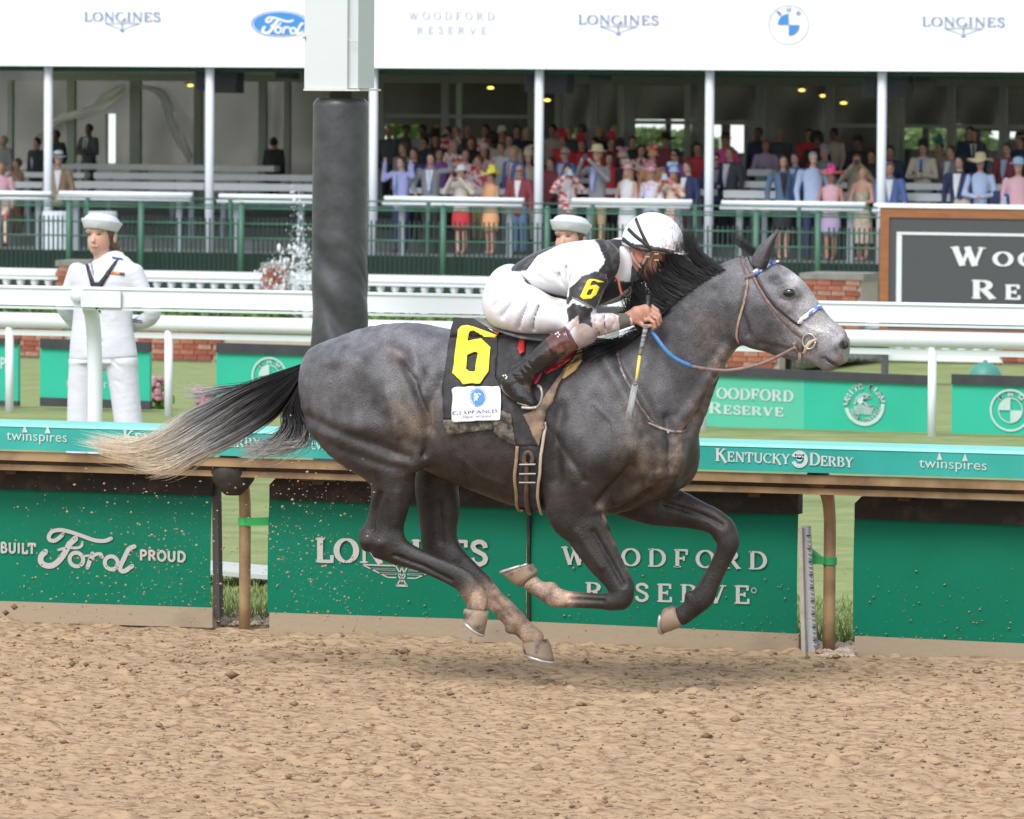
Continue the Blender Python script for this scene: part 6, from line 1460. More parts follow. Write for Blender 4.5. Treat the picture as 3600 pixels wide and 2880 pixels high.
# glazed wall: frames, header, panes of clear vinyl
YG = YS(101.5); zg = lambda v: P(1078, v, YG).z
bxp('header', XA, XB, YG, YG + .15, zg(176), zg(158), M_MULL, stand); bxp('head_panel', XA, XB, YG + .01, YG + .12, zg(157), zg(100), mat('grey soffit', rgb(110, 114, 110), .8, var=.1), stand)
ml = [(20, 10), (148, 16), (283, 22), (415, 16), (551, 16), (603, 12), (795, 24), (935, 14), (1117, 14), (1173, 12), (1248, 14), (1325, 18), (1477, 18), (1600, 20), (1745, 18), (1880, 18), (2000, 16), (2110, 16), (-120, 16), (2250, 16)]
for u, w in ml: a, b = P(u - w / 2, 250, YG), P(u + w / 2, 250, YG); bxp('mullion', a.x, b.x, YG + .02, YG + .13, 0.02, zg(176) - .002, M_MULL, stand)
for u0, u1, v in ((803, 1117, 246), (1325, 1600, 255), (1745, 2156, 258)): a, b = P(u0, v, YG), P(u1, v, YG); bxp('transom', a.x, b.x, YG + .03, YG + .10, zg(v) - .04, zg(v) + .04, M_MULL, stand)
vin = bpy.data.materials.new('clear vinyl'); vin.use_nodes = True; t = vin.node_tree; t.nodes.clear(); N = t.nodes.new; o_ = N('ShaderNodeOutputMaterial'); tr_ = N('ShaderNodeBsdfTransparent'); gl_ = N('ShaderNodeBsdfGlossy'); mx = N('ShaderNodeMixShader'); tr_.inputs[0].default_value = (.86, .88, .88, 1); gl_.inputs['Roughness'].default_value = .22
n1 = N('ShaderNodeTexNoise'); n1.inputs['Scale'].default_value = .45; n1.inputs['Detail'].default_value = 2; bp = N('ShaderNodeBump'); bp.inputs['Distance'].default_value = .7; t.links.new(n1.outputs[0], bp.inputs['Height']); t.links.new(bp.outputs[0], gl_.inputs['Normal']); fr = N('ShaderNodeFresnel'); fr.inputs[0].default_value = 1.7; t.links.new(fr.outputs[0], mx.inputs[0]); t.links.new(tr_.outputs[0], mx.inputs[1]); t.links.new(gl_.outputs[0], mx.inputs[2]); t.links.new(mx.outputs[0], o_.inputs[0])
us = sorted(u for u, w in ml)
for ua, ub in zip(us[:-1], us[1:]):
    if ua in (935, 1117) or ua == 795: continue
    a, b = P(ua + 8, 250, YG), P(ub - 8, 250, YG); mesh('pane', [(a.x, YG + .07, .03), (b.x, YG + .07, .03), (b.x, YG + .07, zg(177)), (a.x, YG + .07, zg(177))], [(0, 1, 2, 3)], vin, stand)
# dim room behind: floor, ceiling, back wall pierced by windows
YBK = YS(86); zB = lambda v: P(1078, v, YBK).z
bxp('room_ceiling', XA - 3, XB + 3, YD + .3, YBK + .3, zf + .25, zf + .4, mat('white canopy lining', (.80, .80, .80), .7, var=.04), stand)  # unseen ceiling, made white to bounce light onto the crowd
wins = [(222, 243, 240, 345), (805, 892, 262, 350), (1180, 1215, 270, 330), (1327, 1400, 252, 318), (1408, 1455, 252, 318), (1480, 1518, 255, 322), (1533, 1566, 255, 322), (1896, 1942, 262, 314), (1953, 1996, 262, 316), (2010, 2031, 262, 316), (2062, 2111, 276, 316), (2122, 2140, 278, 294)]
ue = sorted(set([-700, 2900] + [w[0] for w in wins] + [w[1] for w in wins]))
for ua, ub in zip(ue[:-1], ue[1:]):
    a, b = P(ua, 300, YBK).x, P(ub, 300, YBK).x; w = [w for w in wins if w[0] <= ua and ub <= w[1]]
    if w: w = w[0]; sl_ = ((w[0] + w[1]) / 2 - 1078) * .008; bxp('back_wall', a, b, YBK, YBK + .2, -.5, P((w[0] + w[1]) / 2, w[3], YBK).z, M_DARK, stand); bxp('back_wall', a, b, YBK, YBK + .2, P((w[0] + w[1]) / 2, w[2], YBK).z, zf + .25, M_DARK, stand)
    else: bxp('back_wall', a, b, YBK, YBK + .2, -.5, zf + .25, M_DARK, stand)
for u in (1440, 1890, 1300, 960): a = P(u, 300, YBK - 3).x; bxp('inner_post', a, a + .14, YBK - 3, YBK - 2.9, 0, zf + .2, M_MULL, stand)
# interior ceiling bands, white swags standing in for vinyl reflections at left, hanging speakers and lamps
M_REFLSWAG = mat('sheer white drape', (.78, .79, .80), .8, var=.15, scale=3)
dr_ = 0
for pts0, pts1 in (([(72, 290), (120, 245), (180, 225), (225, 195), (262, 176)], [(72, 305), (125, 262), (190, 240), (235, 222), (262, 190)]), ([(296, 176), (340, 190), (362, 220), (378, 260), (405, 330)], [(296, 186), (326, 202), (346, 236), (362, 280), (398, 345)])):
    A, B = catmull(pts0, 30), catmull(pts1, 30); v = []; f = []; Y = YG - .25
    for i in range(30):
        for j in range(7): t = j / 6; p = P(A[i][0] * (1 - t) + B[i][0] * t, A[i][1] * (1 - t) + B[i][1] * t, Y); p.y += .08 * math.sin(j * 2.2 + i * .2); v.append(p)
    for i in range(29):
        for j in range(6): f.append((i * 7 + j, i * 7 + j + 1, (i + 1) * 7 + j + 1, (i + 1) * 7 + j))
    tag(mesh('drape', v, f, M_REFLSWAG, None, True), ['sheer white drape swept to the left inside the room', 'sheer white drape falling to the right inside the room'][dr_], 'drape', 'drapes inside the left room'); dr_ += 1
M_SPK = mat('black speaker', (.015, .016, .02), .7, scale=4, color2=(.04, .042, .05))
def hbox(u0, u1, v0, v1, Y, label): a, b = P(u0, v1, Y), P(u1, v0, Y); o = thing('loudspeaker', label, 'loudspeaker', ((a.x + b.x) / 2, Y, b.z), 'black loudspeakers hung under the fascia'); bxp('cabinet', a.x, b.x, Y, Y + .4, a.z, b.z, M_SPK, o); bxp('grille', a.x + .03, b.x - .03, Y - .012, Y - .002, a.z + .03, b.z - .03, mat('speaker grille', (.03, .031, .035), .8), o); bxp('hanger', (a.x + b.x) / 2 - .02, (a.x + b.x) / 2 + .02, Y + .1, Y + .14, b.z, max(b.z + .05, zf + .2), M_SPK, o)
for u0, u1, v0, v1, lb in ((448, 497, 146, 196, 'right of the second column'), (412, 438, 146, 192, 'left of the second column'), (1143, 1194, 150, 197, 'right of the fourth column'), (1105, 1124, 150, 194, 'left of the fourth column'), (1867, 1910, 155, 206, 'right of the sixth column'), (1818, 1845, 155, 204, 'left of the sixth column')):
    hbox(u0, u1, v0, v1, YD + .6, 'large black loudspeaker ' + lb)
for u, v, lb in ((597, 157, 'left of the white box'), (1257, 159, 'between the fourth and fifth columns'), (1943, 167, 'above the straw hat at right')): hbox(u - 17, u + 17, v - 10, v + 9, YD + .9, 'small black loudspeaker ' + lb)
lc = 0
for u, v in ((401, 180), (1033, 185), (1152, 211), (1688, 190), (1733, 202), (1776, 217)):
    c = P(u, v, YG + 1.0 + (v > 200) * 2.5); q = MB(); q.ball(c, .06, 10, (1.3, 1, .45)); lamp = thing('ceiling_lamp', 'warm yellow downlight ' + ['beside the second column', 'above the front crowd', 'right of the fourth column', 'above the denim jacket', 'small one above the pink hat', 'lower one above the pink hat'][lc], 'lamp', c, 'warm downlights under the ceiling'); lc += 1
    q.build('glow', mat('lit lamp', (.9, .75, .2), .5, emit=((1, .72, .15), 1.6)), lamp, True); q = MB(); q.lathe([(.12, .03), (.12, .07)], c, 12); q.build('rim', M_SPK, lamp)
# benches and counters
M_BEN = mat('white bench plank', (.72, .75, .77), .5, var=.06, scale=3); M_LEGG = mat('grey bench leg', rgb(150, 162, 168), .6, var=.1, scale=2)
def bench(u0, u1, v0, s, thick, label, leg_to, tube=False, cat='bench'):
    Y = YS(s); a, b = P(u0, v0, Y), P(u1, v0 + (u1 - u0) * .0095, Y); z = (a.z + b.z) / 2; o = thing(cat.replace(' ', '_'), label, cat, ((a.x + b.x) / 2, Y, z - .8), 'white planks of the stand'); h = thick / s
    if tube:
        for k in (0, 1): q = MB(); q.tube([(a.x, Y - .1 * k, z - .02 - .085 * k), (b.x, Y - .1 * k, z - .02 - .085 * k)], .045, 10); q.build('tube', M_BEN, o, True)
    else: bxp('plank', a.x, b.x, Y, Y + .30, z - h, z, M_BEN, o)
    n = max(2, int((b.x - a.x) / 1.05))
    for j in range(n):
        x = a.x + .3 + (b.x - a.x - .6) * j / (n - 1); q = MB(); q.box(x - .05, x + .05, Y + .06, Y + .14, leg_to, z - h - .002 if not tube else z - .07); q.build('leg', M_LEGG, o)
for i, bb in enumerate([(-40, 150, 344, 104.5, 11), (150, 577, 345, 104.5, 12), (-20, 178, 362, 107.5, 11), (197, 660, 364, 107.5, 13), (25, 137, 383, 110.5, 13), (148, 430, 382, 110.5, 15), (437, 662, 386, 110.5, 15), (1573, 1625, 357, 108, 13), (1551, 1700, 382, 110, 13), (1523, 1640, 401, 111.5, 16), (1700, 2060, 405, 111.5, 16), (1400, 1500, 398, 111.5, 13), (860, 1090, 396, 110.2, 12), (1160, 1340, 396, 110.2, 12), (1905, 1985, 386, 110, 13), (2050, 2110, 388, 110, 13), (1160, 1330, 375, 108.2, 10), (1760, 1900, 384, 109.5, 12)]):
    where = ['top plank behind the dark suits at far left', 'long top plank behind the second column', 'second plank at far left', 'long second plank left of the pole', 'third plank at the fedora man', 'third plank between first and second columns', 'third plank between second column and pole', 'short upper plank under the lavender shirt', 'middle plank left of the denim jacket', 'front plank under the denim jacket', 'front plank right of the pink hat', 'front plank behind the fifth column', 'plank behind the yellow hat', 'plank behind the red checked blazer', 'plank right of the cream jacket', 'plank right of the straw hat', 'upper plank right of the fourth column', 'plank behind the pink hat'][i]
    bench(*bb, 'white bench ' + where, [-.62, -.45, -.27, -.1][int(np.clip((112 - bb[3]) / 2, 0, 3))] if True else 0)
for i, bb in enumerate([(-40, 108, 404, 117, 12), (125, 405, 405, 117, 12), (462, 662, 411, 117, 12), (810, 1103, 416, 117, 12), (1205, 1457, 420, 117, 12), (1520, 1822, 425, 117, 12), (1841, 2200, 431, 117, 8)]):
    bench(*bb, 'white tube counter rail ' + ['at the far left edge', 'before the first column', 'left of the black pole', 'before the cheering men', 'before the floral dresses', 'before the pink dress', 'over the charcoal sign'][i], -1.0, True, 'counter')
for u, lb in ((93, 'ribbed white bin just left of the sailor cap'), (190, 'ribbed white bin behind the sailor cap')):
    Y = YS(121); a = P(u, 445, Y); b = P(u + 52, 525, Y); q = MB(); n = 40; rr = (b.x - a.x) / 2; v = []
    for z in (b.z, a.z): v += [((a.x + b.x) / 2 + (rr + .012 * (j % 2)) * math.cos(6.2832 * j / n), Y + (rr + .012 * (j % 2)) * math.sin(6.2832 * j / n), z) for j in range(n)]
    q.add(v, [(j, (j + 1) % n, (j + 1) % n + n, j + n) for j in range(n)] + [tuple(range(n, 2 * n))]); tag(q.build('ribbed_bin', mat('white ribbed metal', (.62, .68, .72), .5)), lb, 'bin')
# sky in the windows is a white wall added farther back; trees stand before it
def tree(u, v, Y, hgt, wid, label, seed):
    c = P(u, v, Y); o = thing('tree', label, 'tree', (c.x, Y, -1.3), 'trees beyond the stand'); q = MB(); q.tube([(c.x, Y, -1.4), (c.x + .2, Y, hgt * .3), (c.x, Y, hgt * .7)], [.35, .25, .12], 8); q.build('trunk', mat('bark', rgb(84, 70, 56), .9), o)
    r = np.random.default_rng(seed); B = []
    for i in range(14): x, y, z = c.x + r.normal(0, wid * .35), Y + r.normal(0, wid * .3), hgt * r.uniform(.35, 1); w = wid * r.uniform(.12, .24); B.append((x - w, x + w, y - w, y + w, z - w, z + w))
    l = leaves('crown', B, 420, mat('tree leaves', rgb(84, 118, 56), .6, scale=1.5, color2=rgb(128, 156, 92)), None, None, None, .22, seed, o); l['kind'] = 'stuff'
for i, (u, h, w) in enumerate(((840, 2.6, 2.5), (1362, .55, 1.2), (1440, .3, 1.2), (1915, .6, 2), (1985, 1.0, 2), (2085, .1, 1.5), (1180, 1.0, 1.5))):
    tree(u, 300, YS(58) + (i % 3) * 6, h, w, 'green tree seen ' + ['through the left doorway window', 'through the tall window pair', 'low behind the tall window pair', 'through the pale right windows', 'filling the middle right window', 'through the far right window', 'through the narrow doorway'][i], 100 + i)
# ------------------------------------------------------------------ sailors
YSL = YS(305)
def T7(x, y): return (x / 4, 431.2 + y / 4)
M_UNI = mat('white uniform', (.62, .62, .69), .6, var=.05, scale=7, bump=.014, bscale=8, vcol='Col')
M_SKIN2 = mat('light skin', (1, 1, 1), .5, scale=25, color2=(.9, .88, .86), vcol='Col')
def sailor(du, dv, label, male, wide=1.0):
    Q = lambda x, y, d=0.0: P(T7(x, y)[0] + du, T7(x, y)[1] + dv, YSL + d)
    def pcs(rows): return pc([(T7(a, b)[0] + du, T7(a, b)[1] + dv, T7(c, d)[0] + du, T7(c, d)[1] + dv, w, dy) for a, b, c, d, w, dy in rows], YSL)
    c = Q(860, 2260); o = thing('person', label, 'person', (c.x, YSL, c.z))
    sk = field_for([Q(650, 120, -.16), Q(1050, 560, .16)], .04, .006)
    sk.blob(Q(850, 262), (.076, .095, .105), .02); sk.blob(Q(812, 320, -.025), (.060 * wide, .070, .082), .03); sk.seg(Q(800, 360, -.045), Q(797, 386, -.055), .040 * wide, .03, .026, .022, .02, lat=(1, 0, 0))
    sk.seg(Q(785, 262, -.096), Q(781, 306, -.112), .007, .009, .013, .015, .010, lat=(1, 0, 0))
    for x in (748, 832): sk.blob(Q(x, 248, -.098), (.019, .015, .012), .010, op='sub')
    for x in (748, 832): sk.blob(Q(x, 250, -.081), (.0135, .011, .009), .004)
    sk.seg(Q(730, 224, -.088), Q(850, 224, -.088), .011, .010, .011, .010, .012); sk.seg(Q(768, 350, -.103), Q(822, 350, -.098), .006, .008, .006, .008, .006)
    sk.blob(Q(968, 285, .01), (.012, .02, .034), .01)
    sk.chain([(Q(850, 380, .015), .056 * wide, .058), (Q(862, 470, .02), .060 * wide, .062), (Q(860, 540, .02), .085, .07)], k=.025)
    V, F = sk.mesh(1); u, w = proj(V); u = (u - du) * 4; w = (w - dv - 431.2) * 4
    C = col_const(V, (.58, .34, .26)); g = lambda x, y, rx, ry: np.exp(-((u - x) / rx) ** 2 - ((w - y) / ry) ** 2)[:, None]; fr = (V[:, 1] < YSL - .03)[:, None]
    for x in (748, 832): C = C * (1 - .97 * np.minimum(1, 1.3 * g(x, 251, 20, 9)) * fr) ; C = C * (1 - .75 * g(x, 224, 36, 9) * fr)
    C = C * (1 - .55 * g(795, 350, 32, 7) * fr) + np.array([.42, .14, .13]) * .55 * g(795, 350, 32, 7) * fr; C = C * (1 + .25 * g(870, 320, 40, 36) * fr * np.array([1, .2, .2]))
    body_ = fast_mesh('head', V, F, M_SKIN2, o, C)
    hr = field_for([Q(650, 100, -.16), Q(1050, 420, .16)], .04, .008); hr.blob(Q(868, 245, .022), (.082, .094, .100), .01); 
    if not male: hr.blob(Q(960, 330, .085), (.04, .045, .05), .02)
    hr.blob(Q(785, 330, -.11), (.105, .115, .14), .01, op='sub'); garment('hair', hr, mat('brown hair', (.10, .065, .04), .7, scale=60, color2=(.17, .11, .07), stretch=(1, 1, .2)), None, o)
    # round white cap with an upturned brim
    hc = Q(848, 216, .0); rr = 1 / 305.0; q = MB()
    q.lathe([(34 * rr, 0), (37.5 * rr, 2 * rr), (44 * rr, 17 * rr), (45 * rr, 20 * rr), (43 * rr, 21 * rr), (39.5 * rr, 14 * rr), (38.5 * rr, 22 * rr), (36 * rr, 27 * rr), (31 * rr, 31 * rr), (22 * rr, 34 * rr), (9 * rr, 35.5 * rr), (.001, 36 * rr)], (0, 0, 0), 32)
    cap = q.build('cap', M_UNI, None, True); a_ = cap.data.color_attributes.new('Col', 'FLOAT_COLOR', 'POINT'); a_.data.foreach_set('color', [1.0] * (4 * len(cap.data.vertices)))
    cap.parent = o; cap.location = hc - o.location; cap.rotation_euler = (R(-9), R(4), 0)
    # jumper
    jm = field_for([Q(440, 420, -.28), Q(1380, 1320, .32)], .05, .008)
    jm.chain(pcs([(730, 490, 1000, 490, .06, .035), (650, 525, 1100, 525, .095, .015), (622, 600, 1140, 600, .125, 0), (632, 800, 1115, 800, .13, 0), (618, 1000, 1112, 1000, .13, 0), (600, 1150, 1130, 1150, .14, 0), (590, 1285, 1152, 1285, .14, 0)]), k=.02, cap=.02)
    for sh_, el, wr_ in (((655, 560), (540, 850), (620, 985)), ((1130, 570), (1285, 925), (1130, 1020))):
        jm.chain([(Q(*sh_, .0), .068, .07), (Q((sh_[0] + el[0]) / 2, (sh_[1] + el[1]) / 2, .01), .060, .062), (Q(*el, .03), .058, .06), (Q(*wr_, .15), .048, .05)], k=.03)
    for a, b in (((760, 700), (700, 900)), ((1080, 640), (1140, 760)), ((720, 1100), (860, 1160)), ((1000, 900), (1090, 980)), ((1230, 800), (1200, 880)), ((560, 800), (600, 860)), ((860, 720), (930, 930))):
        jm.seg(Q(*a, -.15), Q(*b, -.15), .006, .03, .004, .02, .02, op='sub')
    V, F = jm.mesh(1); bj = BVHTree.FromPolygons(V.tolist(), F.tolist()); fast_mesh('jumper', V, F, M_UNI, o, col_const(V, (1, 1, 1)))
    tr_f = field_for([Q(500, 1220, -.22), Q(1260, 2280, .22)], .05, .0095)
    tr_f.chain(pcs([(606, 1230, 1140, 1230, .13, 0), (600, 1320, 1145, 1320, .135, 0)]), k=.02, cap=.02)
    tr_f.chain(pcs([(592, 1330, 850, 1330, .11, 0), (582, 1500, 815, 1500, .10, 0), (576, 1720, 795, 1720, .095, 0), (568, 2000, 795, 2000, .10, 0), (560, 2235, 800, 2235, .11, 0)]), k=.03, cap=.01)
    tr_f.chain(pcs([(888, 1330, 1150, 1330, .11, 0), (925, 1500, 1160, 1500, .10, 0), (955, 1720, 1180, 1720, .095, 0), (990, 2000, 1215, 2000, .10, 0), (1020, 2235, 1250, 2235, .11, 0)]), k=.03, cap=.01)
    for a, b in (((940, 1320), (1060, 1420)), ((960, 1480), (1080, 1560)), ((760, 1300), (840, 1420)), ((880, 1400), (960, 1600)), ((700, 1500), (690, 1900)), ((1060, 1600), (1110, 2000))):
        tr_f.seg(Q(*a, -.13), Q(*b, -.13), .006, .03, .004, .02, .018, op='sub')
    garment('trousers', tr_f, M_UNI, None, o)
    for x in (690, 1125):
        q = MB(); p = Q(x, 2262); q.ball(p + Vector((0, -.09, .0)), .09, 12, (.55, 1.5, .45)); q.build('shoe', M_BLACK, o, True)
    dz = lambda pts: [(T7(*p)[0] + du, T7(*p)[1] + dv) for p in pts]
    M_NK = mat('black neckerchief', (.02, .022, .035), .6); M_STR = mat('navy stripe', (.05, .07, .22), .7)
    drape('neckerchief', [dz([(722, 500), (748, 515), (800, 660), (770, 680)]), dz([(965, 480), (995, 468), (860, 690), (830, 660)]), dz([(770, 652), (862, 652), (850, 694), (778, 694)])], M_NK, o, bj, .012, .012, 8, Y=YSL, fb=-.1)
    drape('neckerchief_knot', [dz([(790, 850), (830, 860), (850, 905), (800, 895)])], M_NK, o, bj, .012, .012, 8, Y=YSL, fb=-.1)
    for k in range(2):
        drape('collar_stripe', [dz([(756 + k * 12, 470), (762 + k * 12, 470), (790 + k * 9, 590), (785 + k * 9, 590)])], M_STR, o, bj, .006, 0, 9, Y=YSL, fb=-.1)
        drape('collar_stripe', [dz([(940 + k * 14, 440), (1030 + k * 6, 455 + k * 8), (1028 + k * 6, 462 + k * 8), (945, 450 + k * 8)])], M_STR, o, bj, .006, 0, 9, Y=YSL, fb=-.1)
    drape('undershirt', [dz([(785, 530), (905, 530), (860, 640), (810, 640)])], mat('white undershirt', (.84, .84, .86), .7), o, bj, .004, 0, 9, Y=YSL, fb=-.1)
    for i, cc in enumerate(((.75, .16, .05), (.75, .30, .08), (.12, .06, .10))):
        drape('ribbon', [dz([(922 + i * 44, 560 + i * 5), (962 + i * 44, 564 + i * 5), (960 + i * 44, 588 + i * 5), (920 + i * 44, 584 + i * 5)])], mat('ribbon %d' % i, cc, .6), o, bj, .006, .003, 9, Y=YSL, fb=-.1)
    for k in range(2): drape('cuff_stripe', [dz([(1110, 960 + k * 16), (1200, 975 + k * 16), (1205, 983 + k * 16), (1112, 968 + k * 16)])], M_NK, o, bj, .005, 0, 9, Y=YSL, fb=.0)
    return o
sailor(0, 0, 'sailor in white uniform and round white cap standing behind the white beam rail', False)
sailor(988, 4, 'second sailor in a white cap, mostly hidden behind the crouching jockey', True, 1.18)

# ------------------------------------------------------------------ spectators
def cm(name, c, **k): return mat(name, c, .75, var=.15, scale=6, **k)
WARD = dict(navy=(.025, .035, .10), dark=(.02, .02, .026), grey=(.24, .245, .27), lav=(.38, .40, .72), white=(.72, .73, .76), cream=(.66, .60, .52), maroon=(.26, .05, .07), red=(.55, .04, .05), pink=(.70, .42, .48), orange=(.72, .38, .18), blue=(.10, .17, .42), sky=(.42, .52, .74), denim=(.10, .17, .28), tan=(.30, .21, .13), purple=(.22, .09, .34), lilac=(.42, .34, .50), charcoal=(.06, .065, .08), beige=(.50, .42, .36), olive=(.16, .15, .09), teal=(.04, .16, .15), khaki=(.42, .33, .18), brown=(.14, .08, .05), yellow=(.80, .74, .10), hotpink=(.80, .10, .36), coral=(.78, .20, .18), straw=(.62, .52, .33), paleblue=(.38, .58, .74), black=(.012, .012, .014))
SKT = [(.56, .33, .25), (.50, .28, .20), (.42, .22, .15), (.16, .08, .05), (.60, .38, .30)]
def wm(n):
    if n == 'check': return mat('red check cloth', (.62, .05, .06), .75, scale=9, color2=(.72, .68, .68), thr=(.48, .52), stretch=(1, 1, 1.6))
    if n == 'floral': return mat('pastel floral cloth', (.62, .68, .82), .75, scale=14, color2=(.70, .40, .46), thr=(.5, .58))
    if n == 'camo': return mat('green floral cloth', (.30, .33, .24), .75, scale=9, color2=(.55, .34, .30), thr=(.48, .56))
    if n == 'tropic': return mat('bright tropical print', (.68, .58, .42), .75, scale=10, color2=(.62, .16, .18), thr=(.5, .56))
    return cm(n + ' cloth', WARD[n])
SKM = [mat('skin tone %s' % 'abcde'[i], c, .55, scale=20, color2=tuple(x * .85 for x in c), vcol='Col') for i, c in enumerate(SKT)]
HR = dict(bk=(.015, .012, .01), br=(.08, .045, .025), bl=(.42, .30, .14), gy=(.34, .33, .32), rd=(.22, .09, .04))
def hair_m(n): return mat({'bk': 'black hair', 'br': 'dark brown hair', 'bl': 'blonde hair', 'gy': 'grey hair', 'rd': 'auburn hair'}[n], HR[n], .7, scale=40, var=.3)
PLAT = {112: -.62, 110: -.45, 108: -.27, 106: -.10, 103.5: .02}
def spectator(u, v, s, label, top='navy', bot='charcoal', skin=0, hr='br', hat=None, pose='down', sex='m', shirt=None, tie=None, shades=False, long=False, skirt=False, yaw=0.0, sleeves=True, phone=None, group='spectators in the stand', bare=False):
    Y = YS(s); hc = P(u, v, Y); base = PLAT[s]; Hh = hc.z + .12 - base; f = sex == 'f'
    o = thing('person', label, 'person', (hc.x, Y, base), group); k = Hh / 1.72; w = (.88 if f else 1.0); seat = pose == 'sit'
    X = lambda x, y, z: (x * k, y * k, z * k)
    if pose == 'cheer': arms = [((-.19, 0, 1.40), (-.36, -.06, 1.30), (-.31, -.08, 1.62)), ((.19, 0, 1.40), (.34, -.08, 1.36), (.30, -.08, 1.60))]
    elif pose == 'cheer1': arms = [((-.19, 0, 1.40), (-.30, -.02, 1.13), (-.22, -.20, 1.02)), ((.19, 0, 1.40), (.38, -.05, 1.42), (.30, -.08, 1.66))]
    elif pose == 'photo': arms = [((-.18, 0, 1.38), (-.30, -.16, 1.22), (-.09, -.32, 1.50)), ((.18, 0, 1.38), (.30, -.16, 1.22), (.09, -.32, 1.50))]
    elif pose == 'fold': arms = [((-.19, 0, 1.38), (-.27, -.06, 1.10), (.02, -.22, 1.10)), ((.19, 0, 1.38), (.27, -.06, 1.10), (-.02, -.23, 1.14))]
    elif pose == 'clasp': arms = [((-.18, 0, 1.38), (-.25, -.04, 1.10), (-.04, -.24, 1.06)), ((.18, 0, 1.38), (.25, -.04, 1.10), (.04, -.24, 1.06))]
    else: arms = [((-.20, 0, 1.38), (-.26, .01, 1.09), (-.24, -.06, .84)), ((.20, 0, 1.38), (.26, .01, 1.09), (.24, -.06, .84))]
    rot = Matrix.Rotation(yaw, 3, 'Z'); rn_ = np.array(rot)
    def put(name, F, m, cols=None):
        V, Q = F.mesh(1)
        if not len(V): return
        cc = cols(V) if cols else None; V = V @ rn_.T
        ob = fast_mesh(name, V + np.array(o.location), Q, m, o, cc); return ob
    fl = lambda z0, z1, h: Field((-.5 * k, -.5 * k, z0 * k), (.5 * k, .35 * k, z1 * k), h)
    # skin: head, neck, hands and whatever the clothes leave bare
    yaw = yaw or .5 * math.sin(u * 1.7); rot = Matrix.Rotation(yaw, 3, 'Z'); rn_ = np.array(rot); b = fl(0, 1.85, .019)
    b.chain([(X(0, .01, 1.42), .10 * w, .06), (X(0, 0, 1.34), .15 * w, .08), (X(0, 0, 1.05), .11 * w, .08), (X(0, 0, .88), .12 * w, .085)], k=.02)
    for sh_, el, wr_ in arms: b.seg(X(*sh_), X(*el), .040, .040, .034, .034, .02)
    for d in (-1, 1):
        if seat: b.chain([(X(d * .09, 0, .85), .07, .07), (X(d * .10, -.36, .80), .05, .05), (X(d * .10, -.35, .2), .035, .035)], k=.02)
        else: b.chain([(X(d * .08, 0, .88), .075, .08), (X(d * .08, 0, .55), .048, .055), (X(d * .08, .01, .1), .032, .036)], k=.02)
    b.blob(X(0, .0, 1.615), (.073, .088, .100), .02); b.blob(X(0, -.03, 1.56), (.056, .065, .075), .02); b.blob(X(0, -.10, 1.575), (.012, .022, .020), .01)
    b.seg(X(0, .01, 1.50), X(0, .01, 1.40), .052 * w, .052, .058, .055, .02)
    for sh_, el, wr_ in arms:
        e2 = tuple(a + (c - a) * 1.12 for a, c in zip(el, wr_)); b.seg(X(*el), X(*wr_), .036, .036, .026, .026, .01); b.blob(X(*e2), (.036, .036, .042), .01)
        if not sleeves: b.seg(X(*sh_), X(*el), .045, .045, .036, .036, .02)
    if bare: b.seg(X(-.16, 0, 1.39), X(.16, 0, 1.39), .05, .06, .05, .06, .04); b.seg(X(0, 0, 1.4), X(0, 0, 1.2), .14, .1, .13, .1, .05, lat=(0, 1, 0))
    if skirt:
        for d in (-1, 1): b.chain([(X(d * .075, 0, .60), .060, .065), (X(d * .07, -.01, .42), .048, .05), (X(d * .07, .02, .30), .050, .055), (X(d * .06, .01, .08), .030, .032)], k=.01); b.seg(X(d * .06, .03, .04), X(d * .06, -.13, .03), .03, .04, .02, .035, .01)
    def face(V):
        V = V / k; c = np.ones((len(V), 3)); fr = V[:, 1] < -.03; e = np.zeros(len(V))
        for d in (-1, 1): e = np.maximum(e, np.exp(-((V[:, 0] - d * .030) / .020) ** 2 - ((V[:, 2] - 1.600) / .013) ** 2))
        c *= (1 - (.97 if shades else .62) * e * fr)[:, None]
        if shades: z = np.exp(-((V[:, 2] - 1.60) / .017) ** 2) * (np.abs(V[:, 0]) < .068) * (V[:, 1] < -.01); c *= (1 - .97 * z)[:, None]
        mth = np.exp(-(V[:, 0] / .028) ** 2 - ((V[:, 2] - 1.530) / .009) ** 2) * fr; c *= 1 - mth[:, None] * np.array([.25, .6, .6]); return c
    put('body', b, SKM[skin], face)
    # jacket, blouse or dress
    t = fl(.3, 1.62, .021)
    if not bare:
        t.chain([(X(0, .01, 1.43), .09 * w, .07), (X(0, 0, 1.38), .185 * w, .10), (X(0, 0, 1.24), .185 * w, .12), (X(0, 0, 1.05), (.155 if f else .17) * w, .115), (X(0, 0, .90), .175 * w, .125), (X(0, 0, .80), .185 * w, .13)], k=.03, cap=.02)
    else: t.chain([(X(0, 0, 1.26), .15, .115), (X(0, 0, 1.05), .135, .105), (X(0, 0, .90), .165, .12), (X(0, 0, .80), .17, .125)], k=.03, cap=.02)
    if sleeves:
        for sh_, el, wr_ in arms: t.seg(X(*sh_), X(*el), .066 * w, .066, .054, .054, .03); t.seg(X(*el), X(*wr_), .052, .052, .042, .042, .02)
    if skirt == 'long': t.chain([(X(0, 0, .88), .18, .13), (X(0, 0, .6), .20, .15), (X(0, 0, .22), .24, .18)], k=.03, cap=.01)
    put('dress' if skirt == 'long' else 'top', t, wm(top))
